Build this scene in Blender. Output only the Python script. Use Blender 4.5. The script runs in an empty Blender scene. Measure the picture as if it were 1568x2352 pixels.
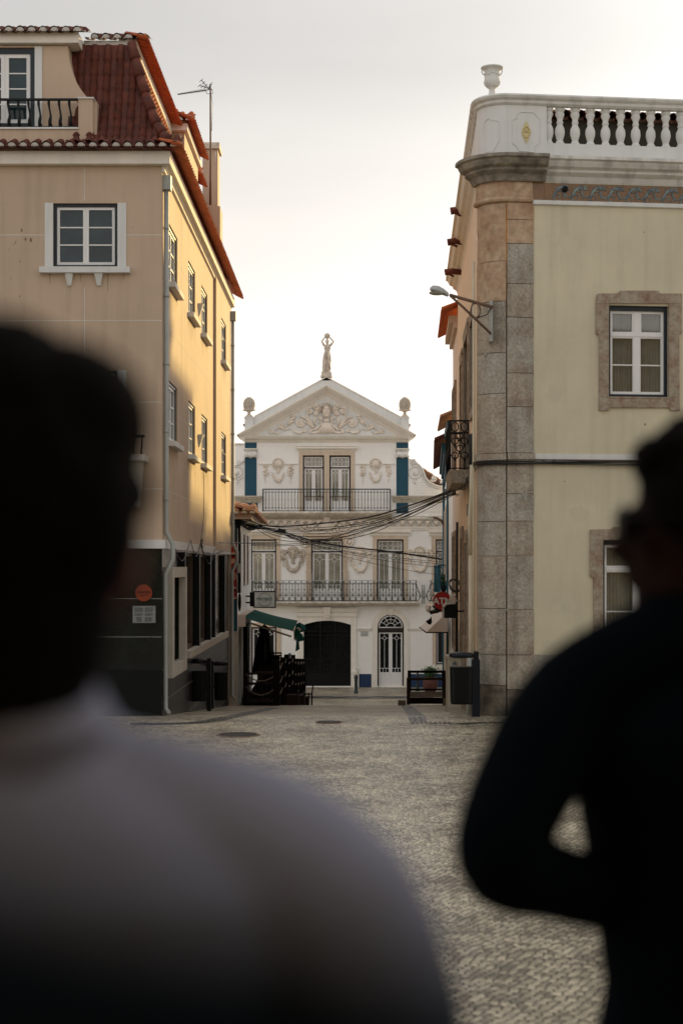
EXPO = 0.57; SUN_AZ = 30.0; SUN_EL = 13.2; SUN_E = 3.4; WORLD_S = .085
VEIL = [(11.1, 9.8, 8.6), (10.3, 9.4, 8.55), (5.75, 5.55, 5.3), (6.2, 6.15, 6.1)]; VEIL_MIX = .75
import bpy, bmesh, math, random
from mathutils import Vector, Matrix
random.seed(11)
R = math.radians
F = 3640.0; CX = 784.0; HY = 1300.0; CZ = 2.8       # lens in picture units, eye height over the square
scene = bpy.context.scene
COL = scene.collection

def px(x, y, D):
    return Vector(((x-CX)/F*D, D, CZ+(HY-y)/F*D))

# ------------------------------------------------------------------ materials
def _nt(name):
    m = bpy.data.materials.new(name); m.use_nodes = True
    nt = m.node_tree; b = nt.nodes['Principled BSDF']
    return m, nt, b

def N(nt, typ, **kw):
    n = nt.nodes.new(typ)
    for k, v in kw.items():
        if k.startswith('i_'):
            n.inputs[k[2:].replace('_', ' ')].default_value = v
        else:
            setattr(n, k, v)
    return n

def mat(name, col, rough=.8, var=.12, scale=3., bump=.15, bscale=60., streak=0., col2=None, mix2=.5, s2=1.2, metal=0., spec=.4, dist=.01, crack=0.):
    """plain procedural surface: mottled colour, fine bump, optional second colour in patches and vertical streaks"""
    m, nt, b = _nt(name)
    L = nt.links.new
    tc = N(nt, 'ShaderNodeTexCoord')
    c = (*col, 1)
    n1 = N(nt, 'ShaderNodeTexNoise'); n1.inputs['Scale'].default_value = scale; n1.inputs['Detail'].default_value = 6; n1.inputs['Roughness'].default_value = .65
    L(tc.outputs['Object'], n1.inputs['Vector'])
    mr = N(nt, 'ShaderNodeMapRange'); mr.inputs[1].default_value = .25; mr.inputs[2].default_value = .75
    mr.inputs[3].default_value = 1-var; mr.inputs[4].default_value = 1+var
    L(n1.outputs['Fac'], mr.inputs[0])
    cur = N(nt, 'ShaderNodeRGB'); cur.outputs[0].default_value = c; cur = cur.outputs[0]
    if col2 is not None:
        n2 = N(nt, 'ShaderNodeTexNoise'); n2.inputs['Scale'].default_value = s2; n2.inputs['Detail'].default_value = 8; n2.inputs['Roughness'].default_value = .7
        L(tc.outputs['Object'], n2.inputs['Vector'])
        r2 = N(nt, 'ShaderNodeMapRange'); r2.inputs[1].default_value = .5-.18*mix2*2+.05; r2.inputs[2].default_value = .72; r2.clamp = True
        L(n2.outputs['Fac'], r2.inputs[0])
        mx = N(nt, 'ShaderNodeMixRGB'); L(r2.outputs[0], mx.inputs[0]); L(cur, mx.inputs[1]); mx.inputs[2].default_value = (*col2, 1)
        cur = mx.outputs[0]
    if streak:
        mp = N(nt, 'ShaderNodeMapping'); mp.inputs['Scale'].default_value = (5, 5, .35); L(tc.outputs['Object'], mp.inputs[0])
        n3 = N(nt, 'ShaderNodeTexNoise'); n3.inputs['Scale'].default_value = 1.; n3.inputs['Detail'].default_value = 7; L(mp.outputs[0], n3.inputs['Vector'])
        r3 = N(nt, 'ShaderNodeMapRange'); r3.inputs[1].default_value = .48; r3.inputs[2].default_value = .75; r3.inputs[3].default_value = 1; r3.inputs[4].default_value = 1-streak
        L(n3.outputs['Fac'], r3.inputs[0])
        m3 = N(nt, 'ShaderNodeMath', operation='MULTIPLY'); L(mr.outputs[0], m3.inputs[0]); L(r3.outputs[0], m3.inputs[1])
        fac = m3.outputs[0]
    else:
        fac = mr.outputs[0]
    vm = N(nt, 'ShaderNodeVectorMath', operation='SCALE'); L(cur, vm.inputs[0]); L(fac, vm.inputs['Scale'])
    L(vm.outputs[0], b.inputs['Base Color'])
    b.inputs['Roughness'].default_value = rough; b.inputs['Metallic'].default_value = metal
    b.inputs['Specular IOR Level'].default_value = spec
    if bump:
        nb = N(nt, 'ShaderNodeTexNoise'); nb.inputs['Scale'].default_value = bscale; nb.inputs['Detail'].default_value = 4
        L(tc.outputs['Object'], nb.inputs['Vector'])
        bp = N(nt, 'ShaderNodeBump'); bp.inputs['Strength'].default_value = bump; bp.inputs['Distance'].default_value = dist
        L(nb.outputs['Fac'], bp.inputs['Height']); L(bp.outputs[0], b.inputs['Normal'])
    return m

def pane_mat(name, col, rough=.06, spec=.9, var=.5):
    m = mat(name, col, rough=rough, var=var, scale=1.6, bump=.04, bscale=1.2, spec=spec, dist=.02)
    return m

M = {}
M['cream_wall']  = mat('cream_wall', (.54, .41, .305), var=.09, scale=.6, bump=.35, bscale=60, streak=.13, col2=(.51, .40, .295), mix2=.45, s2=.5, dist=.004)
M['yellow_wall'] = mat('yellow_wall', (.64, .59, .435), var=.09, scale=.7, bump=.4, bscale=50, streak=.12, col2=(.58, .53, .40), mix2=.45, s2=.6, dist=.005)
M['white_wall']  = mat('white_wall', (.86, .85, .83), var=.04, scale=.8, bump=.2, bscale=60, streak=.04, dist=.004)
M['pink_wall']   = mat('pink_wall', (.74, .60, .51), var=.06, bump=.2, streak=.1, dist=.004)
M['ochre_wall']  = mat('ochre_wall', (.80, .63, .46), var=.06, bump=.2, streak=.1, dist=.004)
M['white_trim']  = mat('white_trim', (.68, .69, .68), var=.05, scale=2, bump=.1, streak=.12, dist=.003)
M['facade_trim'] = mat('facade_trim', (.80, .76, .69), var=.06, scale=2, bump=.15, streak=.08, dist=.004)
M['tan_trim']    = mat('tan_trim', (.60, .49, .38), var=.08, scale=2, bump=.15, streak=.1, dist=.004)
M['weathered']   = mat('weathered_trim', (.70, .64, .55), var=.1, scale=3, bump=.2, streak=.25, col2=(.42,.38,.31), mix2=.35, s2=3.5)
M['cornice']     = mat('white_cornice', (.66, .66, .63), var=.06, scale=2, bump=.2, streak=.4)
M['blue_paint']  = mat('blue_paint', (.005, .062, .105), rough=.6, var=.1, scale=2, bump=.1)
M['navy_base']   = mat('navy_base_paint', (.01, .035, .10), rough=.6, var=.2, bump=.1)
M['stone']       = mat('limestone_block', (.43, .39, .32), var=.42, scale=22, bump=.9, bscale=45, streak=.3, col2=(.26, .20, .15), mix2=.5, s2=2.2, dist=.012)
M['stone_grey']  = mat('grey_limestone_block', (.42, .40, .345), var=.42, scale=24, bump=.9, bscale=50, streak=.3, col2=(.27, .21, .16), mix2=.4, s2=2, dist=.012)
M['stone_warm']  = mat('warm_limestone_block', (.50, .38, .265), var=.3, scale=9, bump=.5, bscale=45, col2=(.33, .19, .11), mix2=.55, s2=2.3, dist=.012)
M['cornice_stone'] = mat('weathered_cornice_stone', (.33, .30, .25), var=.3, scale=9, bump=.6, bscale=45, streak=.35, col2=(.08, .07, .058), mix2=.5, s2=3.2, dist=.012)
M['stone_dirty'] = mat('blackened_limestone', (.25, .215, .165), var=.3, scale=9, bump=.6, bscale=45, col2=(.03, .027, .022), mix2=.65, s2=2.6, dist=.012)
M['frame_stone'] = mat('window_surround_stone', (.36, .315, .25), var=.3, scale=16, bump=.4, bscale=60, col2=(.22, .12, .075), mix2=.38, s2=5, dist=.008)
M['niche_stone'] = mat('door_surround_stone', (.48, .44, .38), var=.12, scale=5, bump=.3, streak=.15)
M['clad']        = mat('dark_polished_cladding', (.009, .012, .011), rough=.14, var=.5, scale=2.5, bump=.05, spec=.4)
M['clad_base']   = mat('black_stone_plinth', (.004, .006, .007), rough=.4, var=.4, scale=3, bump=.1, spec=.25)
M['tile']        = mat('shaded_terracotta_tile', (.15, .036, .02), rough=.75, var=.3, scale=5, bump=.3, col2=(.05,.02,.015), mix2=.5, s2=6)  # darker copy of the roof tile for slopes out of the sun, shade in its colour
M['tile_lit']    = mat('sunlit_terracotta_tile', (.48, .12, .035), rough=.75, var=.3, scale=5, bump=.3, col2=(.30,.07,.03), mix2=.5, s2=6)  # brighter copy of the same tile for sunlit slopes, sunlight in its colour
M['tile_old']    = mat('weathered_terracotta_tile', (.42, .17, .09), rough=.85, var=.3, scale=6, bump=.4, col2=(.42,.33,.24), mix2=.55, s2=5)
M['mortar']      = mat('lime_mortar', (.62, .60, .56), var=.15, bump=.3)
M['navy_frame']  = mat('navy_window_frame', (.006, .014, .024), rough=.4, var=.1, bump=0)
M['brown_frame'] = mat('dark_brown_frame', (.022, .010, .008), rough=.5, var=.2, bump=.05)
M['sash']        = mat('white_lacquer', (.78, .78, .78), rough=.35, var=.03, bump=0)
M['pane_blue']   = pane_mat('cool_window_glass', (.018, .036, .042), rough=.08, spec=.4)
M['pane_grey']   = pane_mat('curtained_glass', (.26, .25, .20), rough=.10)
M['pane_dark']   = pane_mat('dark_window_glass', (.005, .006, .007), rough=.12, spec=.25)
M['pane_shop']   = pane_mat('shop_glass', (.035, .040, .036), rough=.03, spec=1.)
M['iron']        = mat('black_iron', (.008, .009, .010), rough=.5, var=.2, bump=.1, spec=.2)
M['iron_blue']   = mat('blue_grey_iron', (.022, .034, .04), rough=.45, var=.2, bump=.05)
M['blue_iron']   = mat('blue_painted_iron', (.01, .085, .13), rough=.5, var=.15, bump=.05)
M['galv']        = mat('galvanised_pipe', (.38, .40, .38), rough=.5, var=.12, scale=4, bump=.1, streak=.2)
M['rust']        = mat('rusted_steel', (.16, .10, .07), rough=.8, var=.3, bump=.2)
M['plastic']     = mat('black_plastic', (.004, .005, .006), rough=.4, var=.2, bump=.03, spec=.2)
M['binblue']     = mat('dark_blue_grey_plastic', (.006, .009, .014), rough=.4, var=.2, bump=.03, spec=.25)
M['grey_box']    = mat('grey_enamel', (.36, .37, .36), rough=.5, var=.08, bump=.05)
M['cab']         = mat('beige_enamel_cabinet', (.50, .47, .38), rough=.55, var=.06, bump=.05, streak=.2)
M['wood_dark']   = mat('dark_stained_wood', (.006, .0035, .003), rough=.8, spec=.1, var=.3, scale=6, bump=.2)
M['wood_mid']    = mat('weathered_brown_wood', (.022, .012, .008), rough=.8, spec=.15, var=.3, scale=6, bump=.2)
M['wood_grey']   = mat('grey_timber', (.16, .13, .10), rough=.8, var=.3, scale=6, bump=.3)
M['door_wood']   = mat('varnished_door', (.09, .055, .035), rough=.45, var=.3, scale=4, bump=.1)
M['green']       = mat('green_canvas', (.001, .048, .036), rough=.9, spec=.1, var=.12, bump=.2)
M['canvas']      = mat('off_white_canvas', (.66, .56, .49), rough=.9, var=.06, bump=.15)
M['red']         = mat('red_enamel', (.42, .012, .012), rough=.35, var=.1, bump=0)
M['redsign']     = mat('red_vinyl', (.36, .008, .014), rough=.5, var=.08, bump=0)
M['peach']       = mat('peach_vinyl', (.62, .40, .28), rough=.6, var=.08, bump=0)
M['signwhite']   = mat('sign_face_white', (.74, .75, .70), rough=.4, var=.03, bump=0)
M['signgreen']   = mat('sign_green_ink', (.005, .09, .06), rough=.5, var=.05, bump=0)
M['steelplate']  = mat('brushed_plaque', (.26, .28, .29), rough=.35, var=.08, bump=0, metal=.3)
M['orange']      = mat('orange_disc_enamel', (.24, .04, .012), rough=.5, var=.15, bump=0)
M['pot']         = mat('terracotta_pot', (.09, .03, .022), rough=.8, var=.2, bump=.2)
M['leaf']        = mat('leaf_green', (.045, .10, .03), rough=.6, var=.4, scale=20, bump=.1)
M['cable']       = mat('black_cable_sheath', (.008, .009, .010), rough=.5, var=.1, bump=0)
M['cream_pipe']  = mat('cream_painted_pipe', (.62, .56, .42), rough=.6, var=.08, bump=.1, streak=.1)
M['lampglass']   = mat('lamp_housing_grey', (.42, .44, .44), rough=.4, var=.1, bump=.05)
M['curtain']     = mat('net_curtain', (.40, .38, .33), rough=.95, var=.15, scale=8, bump=.2)
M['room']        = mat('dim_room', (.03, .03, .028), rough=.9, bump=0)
M['relief']      = mat('relief_plaster', (.76, .68, .59), var=.08, scale=4, bump=.2, streak=.1)
M['relief_dirty']= mat('soot_stained_relief', (.64, .56, .47), var=.12, scale=5, bump=.2, col2=(.24,.20,.16), mix2=.45, s2=5)
M['statue']      = mat('lichened_statue_stone', (.66, .59, .51), var=.2, scale=5, bump=.35, col2=(.44,.40,.34), mix2=.5, s2=4)
M['white_relief']= mat('white_relief_plaster', (.76, .74, .71), var=.05, scale=3, bump=.15, streak=.08)
M['tileblue']    = mat('glazed_blue_leaf', (.25, .33, .33), rough=.25, var=.4, scale=14, bump=.05, col2=(.03,.07,.13), mix2=.5, s2=9)
M['tileorange']  = mat('glazed_orange_ground', (.20, .105, .045), rough=.25, var=.25, scale=9, bump=.05)
M['yellow_orn']  = mat('pale_yellow_ornament', (.60, .52, .28), var=.1, bump=.1)

def glass_mat():
    m, nt, b = _nt('window_glass'); L = nt.links.new
    out = nt.nodes['Material Output']
    tr = N(nt, 'ShaderNodeBsdfTransparent'); tr.inputs[0].default_value = (.62, .66, .66, 1)
    gl = N(nt, 'ShaderNodeBsdfGlossy'); gl.inputs['Roughness'].default_value = .03; gl.inputs[0].default_value = (.9,.9,.9,1)
    fr = N(nt, 'ShaderNodeFresnel'); fr.inputs[0].default_value = 1.9
    mx = N(nt, 'ShaderNodeMixShader'); L(fr.outputs[0], mx.inputs[0]); L(tr.outputs[0], mx.inputs[1]); L(gl.outputs[0], mx.inputs[2]); L(mx.outputs[0], out.inputs[0])
    return m
M['glass'] = glass_mat()

# ------------------------------------------------------------------ frames (a wall's own axes)
class Fr:
    def __init__(s, O, U, Nn=None):
        s.O = Vector((O[0], O[1], 0)); s.U = Vector((U[0], U[1], 0)).normalized()
        s.N = Vector((Nn[0], Nn[1], 0)).normalized() if Nn else Vector((s.U.y, -s.U.x, 0))
    def p(s, u, n, z): 
        v = s.O + s.U*u + s.N*n; return Vector((v.x, v.y, z))
    def at(s, x, y, n=0.):
        d = Vector(((x-CX)/F, 1, (HY-y)/F)); O = s.O + s.N*n
        t = O.dot(s.N)/d.dot(s.N)
        P = d*t; return ((P-O).dot(s.U), CZ + d.z*t)
FAC = Fr((-.747, 80), (1, 0), (0, -1))
LF  = Fr((-3.282, 29), (1, 0), (0, -1))
LS  = Fr((-3.282, 29), (.00577, 1), (1, -.00577))
RF  = Fr((3.03, 29.1), (1, .12), (.12, -1))
RS  = Fr((2.53, 29.6), (.0415, 1), (-1, .0415))
BF  = Fr((-3.02, 46), (1, 0), (0, -1))
BS  = Fr((-3.02, 46), (-.02, 1), (1, .02))
def A(zx, zy): return 516.7+zx*.3296, 746.4+zy*.3296
def B(zx, zy): return 516.7+zx*.3479, 1148.3+zy*.3479
def AF(zx, zy): return FAC.at(*A(zx, zy))
def BFc(zx, zy): return FAC.at(*B(zx, zy))

# ------------------------------------------------------------------ mesh builder
WL = {}
class MB:
    def __init__(s): s.v = []; s.f = []; s.m = []; s.sm = []; s.mi = 0; s.smooth = False
    def add(s, vs, fs, smooth=None):
        o = len(s.v); s.v += [Vector(a) for a in vs]
        for f in fs: s.f.append([i+o for i in f]); s.m.append(s.mi); s.sm.append(s.smooth if smooth is None else smooth)
        return s
    def quad(s, *p): return s.add(p, [list(range(len(p)))])
    def hexa(s, a):   # 8 points: bottom 4, top 4
        return s.add(a, [(0,3,2,1), (4,5,6,7), (0,1,5,4), (1,2,6,5), (2,3,7,6), (3,0,4,7)])
    def box(s, fr, u0, u1, n0, n1, z0, z1):
        return s.hexa([fr.p(u0,n0,z0), fr.p(u1,n0,z0), fr.p(u1,n1,z0), fr.p(u0,n1,z0), fr.p(u0,n0,z1), fr.p(u1,n0,z1), fr.p(u1,n1,z1), fr.p(u0,n1,z1)])
    def bx(s, x0, x1, y0, y1, z0, z1):
        return s.hexa([(x0,y0,z0),(x1,y0,z0),(x1,y1,z0),(x0,y1,z0),(x0,y0,z1),(x1,y0,z1),(x1,y1,z1),(x0,y1,z1)])
    def prism(s, fr, pts, n0, n1):
        k = len(pts)
        vs = [fr.p(u, n0, z) for u, z in pts]+[fr.p(u, n1, z) for u, z in pts]
        fs = [list(range(k)), list(range(2*k-1, k-1, -1))]+[(i, (i+1)%k, k+(i+1)%k, k+i) for i in range(k)]
        return s.add(vs, fs)
    def loft(s, rings, closed=True, cap=True, smooth=None):
        k = len(rings[0]); vs = [p for r in rings for p in r]; fs = []
        for i in range(len(rings)-1):
            for j in range(k if closed else k-1):
                fs.append((i*k+j, i*k+(j+1)%k, (i+1)*k+(j+1)%k, (i+1)*k+j))
        if cap and closed: fs.append(tuple(range(k-1, -1, -1))); fs.append(tuple((len(rings)-1)*k+j for j in range(k)))
        return s.add(vs, fs, smooth)
    def tube(s, pts, r, sides=6, smooth=True):
        pts = [Vector(p) for p in pts]; rs = r if isinstance(r, (list, tuple)) else [r]*len(pts)
        rings = []; up = Vector((0.13, .07, 1)).normalized(); t0 = None
        for i, p in enumerate(pts):
            t = (pts[min(i+1, len(pts)-1)]-pts[max(i-1, 0)]).normalized()
            if t0 is None:
                a = t.cross(up); 
                if a.length < .1: a = t.cross(Vector((1, 0, 0)))
                a.normalize()
            else:
                a = (a - t*a.dot(t)).normalized()
            b = t.cross(a); t0 = t
            rings.append([p+(a*math.cos(q)+b*math.sin(q))*rs[i] for q in [2*math.pi*k/sides for k in range(sides)]])
        return s.loft(rings, smooth=smooth)
    def lathe(s, o, prof, seg=16, sx=1., sy=1., smooth=True, a0=0., a1=2*math.pi):
        o = Vector(o); full = abs(a1-a0-2*math.pi) < 1e-6
        n = seg if full else seg+1
        rings = [[o+Vector((r*sx*math.cos(a0+(a1-a0)*k/seg), r*sy*math.sin(a0+(a1-a0)*k/seg), z)) for k in range(n)] for r, z in prof]
        return s.loft(rings, closed=full, cap=full, smooth=smooth)
    def ball(s, c, rx, ry=None, rz=None, seg=8, rings=6, rot=None):
        ry = rx if ry is None else ry; rz = rx if rz is None else rz; c = Vector(c); rr = []
        for i in range(rings+1):
            t = math.pi*(i+.02 if i == 0 else i-.02 if i == rings else i)/rings
            ring = []
            for k in range(seg):
                a = 2*math.pi*k/seg; v = Vector((rx*math.sin(t)*math.cos(a), ry*math.sin(t)*math.sin(a), -rz*math.cos(t)))
                if rot: v = rot @ v
                ring.append(c+v)
            rr.append(ring)
        return s.loft(rr, smooth=True)
    def build_each(s, name, mats, parent=None, fix=True):
        """one object per loose piece"""
        par = list(range(len(s.v)))
        def find(a):
            while par[a] != a: par[a] = par[par[a]]; a = par[a]
            return a
        for f in s.f:
            for i in f[1:]: par[find(i)] = find(f[0])
        groups = {}
        for k, f in enumerate(s.f): groups.setdefault(find(f[0]), []).append(k)
        out = []
        for ks in groups.values():
            m = MB(); idx = {}
            for k in ks:
                g = []
                for i in s.f[k]:
                    if i not in idx: idx[i] = len(m.v); m.v.append(s.v[i])
                    g.append(idx[i])
                m.f.append(g); m.m.append(s.m[k]); m.sm.append(s.sm[k])
            out.append(m.build(name, mats, parent, fix=fix))
        return out
    def build(s, name, mats, parent=None, loc=None, fix=True):
        if not isinstance(mats, (list, tuple)): mats = [mats]
        if parent is not None: base = WL[parent.name]
        elif loc is not None: base = Vector(loc)
        else:
            lo = Vector([min(v[i] for v in s.v) for i in range(3)]); hi = Vector([max(v[i] for v in s.v) for i in range(3)])
            base = Vector(((lo.x+hi.x)/2, (lo.y+hi.y)/2, lo.z))
        me = bpy.data.meshes.new(name); me.from_pydata([tuple(v-base) for v in s.v], [], s.f)
        for m in mats: me.materials.append(M[m] if isinstance(m, str) else m)
        me.polygons.foreach_set('material_index', s.m); me.polygons.foreach_set('use_smooth', s.sm)
        if fix:
            bm = bmesh.new(); bm.from_mesh(me); bmesh.ops.recalc_face_normals(bm, faces=bm.faces); bm.to_mesh(me); bm.free()
        me.update()
        o = bpy.data.objects.new(name, me); COL.objects.link(o)
        if parent is not None: o.parent = parent; WL[o.name] = base
        else: o.location = base; WL[o.name] = base
        return o

def tag(o, label=None, cat=None, group=None, kind=None):
    if label: o['label'] = label
    if cat: o['category'] = cat
    if group: o['group'] = group
    if kind: o['kind'] = kind
    return o
def thing(name, label, cat, loc, group=None, rz=0):
    o = bpy.data.objects.new(name, None); COL.objects.link(o); o.location = loc; o.rotation_euler.z = rz
    o.empty_display_size = .2; WL[o.name] = Vector(loc); return tag(o, label, cat, group)
def copy_tree(o, loc=None, rz=None, label=None, parent=None, scale=None):
    c = o.copy(); COL.objects.link(c); c.parent = parent
    if loc is not None: c.location = loc
    if rz is not None: c.rotation_euler.z = rz
    if scale is not None: c.scale = scale
    if label: c['label'] = label
    for ch in list(o.children): copy_tree(ch, parent=c)
    return c
def text_mesh(txt, size, fr, u, n, z, name, material, parent=None, align='CENTER', extrude=.004, sx=1., rot=0., shear=0., loc=None, bold=0.):
    cu = bpy.data.curves.new('txt', 'FONT'); cu.body = txt; cu.size = size; cu.align_x = align; cu.align_y = 'CENTER'
    cu.extrude = extrude; cu.shear = shear; cu.offset = bold; cu.resolution_u = 3
    o = bpy.data.objects.new('txt', cu); COL.objects.link(o)
    dg = bpy.context.evaluated_depsgraph_get(); me = bpy.data.meshes.new_from_object(o.evaluated_get(dg))
    bpy.data.objects.remove(o)
    mb = MB(); c, sn = math.cos(rot), math.sin(rot)
    # frame U must run to the reader's right
    vs = []
    for v in me.vertices:
        a, b = v.co.x*sx, v.co.y; a, b = a*c-b*sn, a*sn+b*c
        vs.append(fr.p(u+a, n+v.co.z, z+b))
    mb.add(vs, [list(p.vertices) for p in me.polygons], smooth=False)
    bpy.data.meshes.remove(me)
    return mb.build(name, material, parent, loc)

def wall(mb, fr, u0, u1, z0, z1, holes=(), depth=.2, n=0.):
    """a wall face with real openings and their reveals"""
    us = sorted({u0, u1, *[h[0] for h in holes], *[h[1] for h in holes]}); zs = sorted({z0, z1, *[h[2] for h in holes], *[h[3] for h in holes]})
    us = [a for a in us if u0 <= a <= u1]; zs = [a for a in zs if z0 <= a <= z1]
    for a, b in zip(us, us[1:]):
        for c, d in zip(zs, zs[1:]):
            if any(h[0]-1e-6 <= a and b <= h[1]+1e-6 and h[2]-1e-6 <= c and d <= h[3]+1e-6 for h in holes): continue
            mb.quad(fr.p(a,n,c), fr.p(b,n,c), fr.p(b,n,d), fr.p(a,n,d))
    for h in holes:
        a, b, c, d = h[:4]; k = n-depth
        mb.quad(fr.p(a,n,c), fr.p(a,n,d), fr.p(a,k,d), fr.p(a,k,c)); mb.quad(fr.p(b,n,c), fr.p(b,n,d), fr.p(b,k,d), fr.p(b,k,c))
        mb.quad(fr.p(a,n,c), fr.p(b,n,c), fr.p(b,k,c), fr.p(a,k,c)); mb.quad(fr.p(a,n,d), fr.p(b,n,d), fr.p(b,k,d), fr.p(a,k,d))
def border(mb, fr, u0, u1, z0, z1, w, n0, n1, wb=None, wt=None):
    """four mitre-free bars round an opening, butted"""
    wb = w if wb is None else wb; wt = w if wt is None else wt
    mb.box(fr, u0, u0+w, n0, n1, z0, z1); mb.box(fr, u1-w, u1, n0, n1, z0, z1)
    if wb: mb.box(fr, u0+w, u1-w, n0, n1, z0, z0+wb)
    if wt: mb.box(fr, u0+w, u1-w, n0, n1, z1-wt, z1)
def mould(mb, fr, u0, u1, prof, e0=0., e1=0.):
    """run a moulding: prof = [(projection, z)...]; e0/e1 = 1 returns the profile round the ends"""
    ends = []
    for u, e, sgn in ((u0, e0, -1), (u1, e1, 1)):
        ends.append([fr.p(u+sgn*e*n, n, z) for n, z in prof]+[fr.p(u+(sgn*e*prof[0][0]), 0, prof[-1][1]) if False else fr.p(u, -.02, prof[-1][1]), fr.p(u, -.02, prof[0][1])])
    mb.loft(ends, closed=True, cap=True, smooth=False)
def arc(c, r, a0, a1, n): return [(c[0]+r*math.cos(a0+(a1-a0)*i/n), c[1]+r*math.sin(a0+(a1-a0)*i/n)) for i in range(n+1)]
def ftube(mb, fr, pts, n, r, sides=5): mb.tube([fr.p(a[0], n if len(a) < 3 else a[2], a[1]) for a in pts], r, sides)
def scroll(mb, fr, cu, cz, r, turns=1.6, flip=1, a0=0., th=.03, n=.03, steps=22, tail=None):
    pts = []
    for i in range(steps+1):
        t = i/steps; a = a0+flip*turns*2*math.pi*t; rr = r*(1-.82*t)
        pts.append((cu+rr*math.cos(a), cz+rr*math.sin(a)))
    if tail: pts = list(tail)+pts
    k = len(pts)
    mb.tube([fr.p(a, n, b) for a, b in pts], [th*(1-.35*i/k) for i in range(k)], 6)
    mb.ball(fr.p(cu, n, cz), th*1.5, th*1.2, th*1.5, 6, 4)
def bez(a, b, c, n=8): return [((1-t)**2*a[0]+2*t*(1-t)*b[0]+t*t*c[0], (1-t)**2*a[1]+2*t*(1-t)*b[1]+t*t*c[1]) for t in [i/n for i in range(n+1)]]
def sag(a, b, s, n=14): 
    a = Vector(a); b = Vector(b); return [a.lerp(b, i/n)-Vector((0, 0, s*4*(i/n)*(1-i/n))) for i in range(n+1)]

def tiles(mb, e0, e1, up, rows, w=.24, row=.42, r=.075, caps=None, droop=.03, end=True):
    """barrel-tile roof: eave from e0 to e1, 'up' is the unit vector up the slope"""
    e0 = Vector(e0); e1 = Vector(e1); up = Vector(up).normalized(); ev = (e1-e0); n = max(1, round(ev.length/w)); du = ev/n; eu = ev.normalized()
    nz = eu.cross(up); nz = nz if nz.z > 0 else -nz
    L = up*(rows*row)
    mb.quad(e0, e1, e1+L, e0+L)
    for k in range(n):
        c = e0+du*(k+.5)
        rings = []
        for j in range(rows):
            for q, rr, h in ((0, r*1.12, .018), (.97, r*.9, .0)):
                jj = c+up*((j+q)*row)+nz*(h+random.uniform(-.004, .004))+eu*random.uniform(-.006, .006)
                rings.append([jj+eu*(rr*math.cos(a))+nz*(rr*math.sin(a)) for a in [math.pi*i/6 for i in range(7)]])
        mb.loft(rings, closed=False, cap=False, smooth=True)
        if caps is not None:
            m0 = mb.mi; mb.mi = caps; f = c-up*.001
            ring = [f+eu*(r*1.05*math.cos(a))+nz*(r*1.05*math.sin(a)) for a in [math.pi*i/6 for i in range(7)]]
            mb.add(ring, [tuple(range(7))]); mb.mi = m0
        # channel tile drooping under the edge between two caps
        if k < n:
            c2 = e0+du*k
            rings = []
            for q in (-.06, rows*row*.4):
                jj = c2+up*q+nz*(.02)
                rings.append([jj+eu*(r*.95*math.cos(a))+nz*(-r*.8*math.sin(a)) for a in [math.pi*i/5 for i in range(6)]])
            mb.loft(rings, closed=False, cap=False, smooth=True)
def pipe(mb, pts, r=.05, sides=10): mb.tube(pts, r, sides)
# ------------------------------------------------------------------ camera, sky, sun
cam = bpy.data.cameras.new('camera'); co = bpy.data.objects.new('camera', cam); COL.objects.link(co)
co.location = (0, 0, CZ); co.rotation_euler = (R(90), 0, 0)
cam.sensor_fit = 'HORIZONTAL'; cam.sensor_width = 24; cam.lens = F/1568*24
cam.shift_y = (HY-1176)/1568; cam.clip_start = .05; cam.clip_end = 3000
cam.dof.use_dof = True; cam.dof.focus_distance = 46; cam.dof.aperture_fstop = 2.1; cam.dof.aperture_blades = 0
scene.camera = co
scene.view_settings.view_transform = 'Standard'; scene.view_settings.look = 'None'
scene.view_settings.exposure = EXPO; scene.view_settings.gamma = 1
scene.cycles.use_denoising = True
try: scene.cycles.denoiser = 'OPENIMAGEDENOISE'
except Exception: pass
scene.cycles.max_bounces = 6; scene.cycles.diffuse_bounces = 4; scene.cycles.glossy_bounces = 3
scene.cycles.transparent_max_bounces = 8; scene.cycles.caustics_reflective = False; scene.cycles.caustics_refractive = False
scene.cycles.sample_clamp_indirect = 6

AZ = SUN_AZ; EL = SUN_EL          # azimuth from the view direction towards the right, elevation
sd = Vector((math.sin(R(AZ))*math.cos(R(EL)), math.cos(R(AZ))*math.cos(R(EL)), math.sin(R(EL))))
sl = bpy.data.lights.new('sun', 'SUN'); sl.energy = SUN_E; sl.angle = R(2.2); sl.color = (1, .70, .25)
so = bpy.data.objects.new('sun', sl); COL.objects.link(so); so.rotation_euler = sd.to_track_quat('Z', 'Y').to_euler(); so.location = (20, 60, 40)

w = bpy.data.worlds.new('World'); scene.world = w; w.use_nodes = True
nt = w.node_tree; L = nt.links.new; bg = nt.nodes['Background']
sky = N(nt, 'ShaderNodeTexSky'); sky.sky_type = 'NISHITA'; sky.sun_disc = False
sky.sun_elevation = R(EL); sky.sun_rotation = R(AZ); sky.dust_density = 3.; sky.air_density = 1.; sky.ozone_density = 1.
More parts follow.
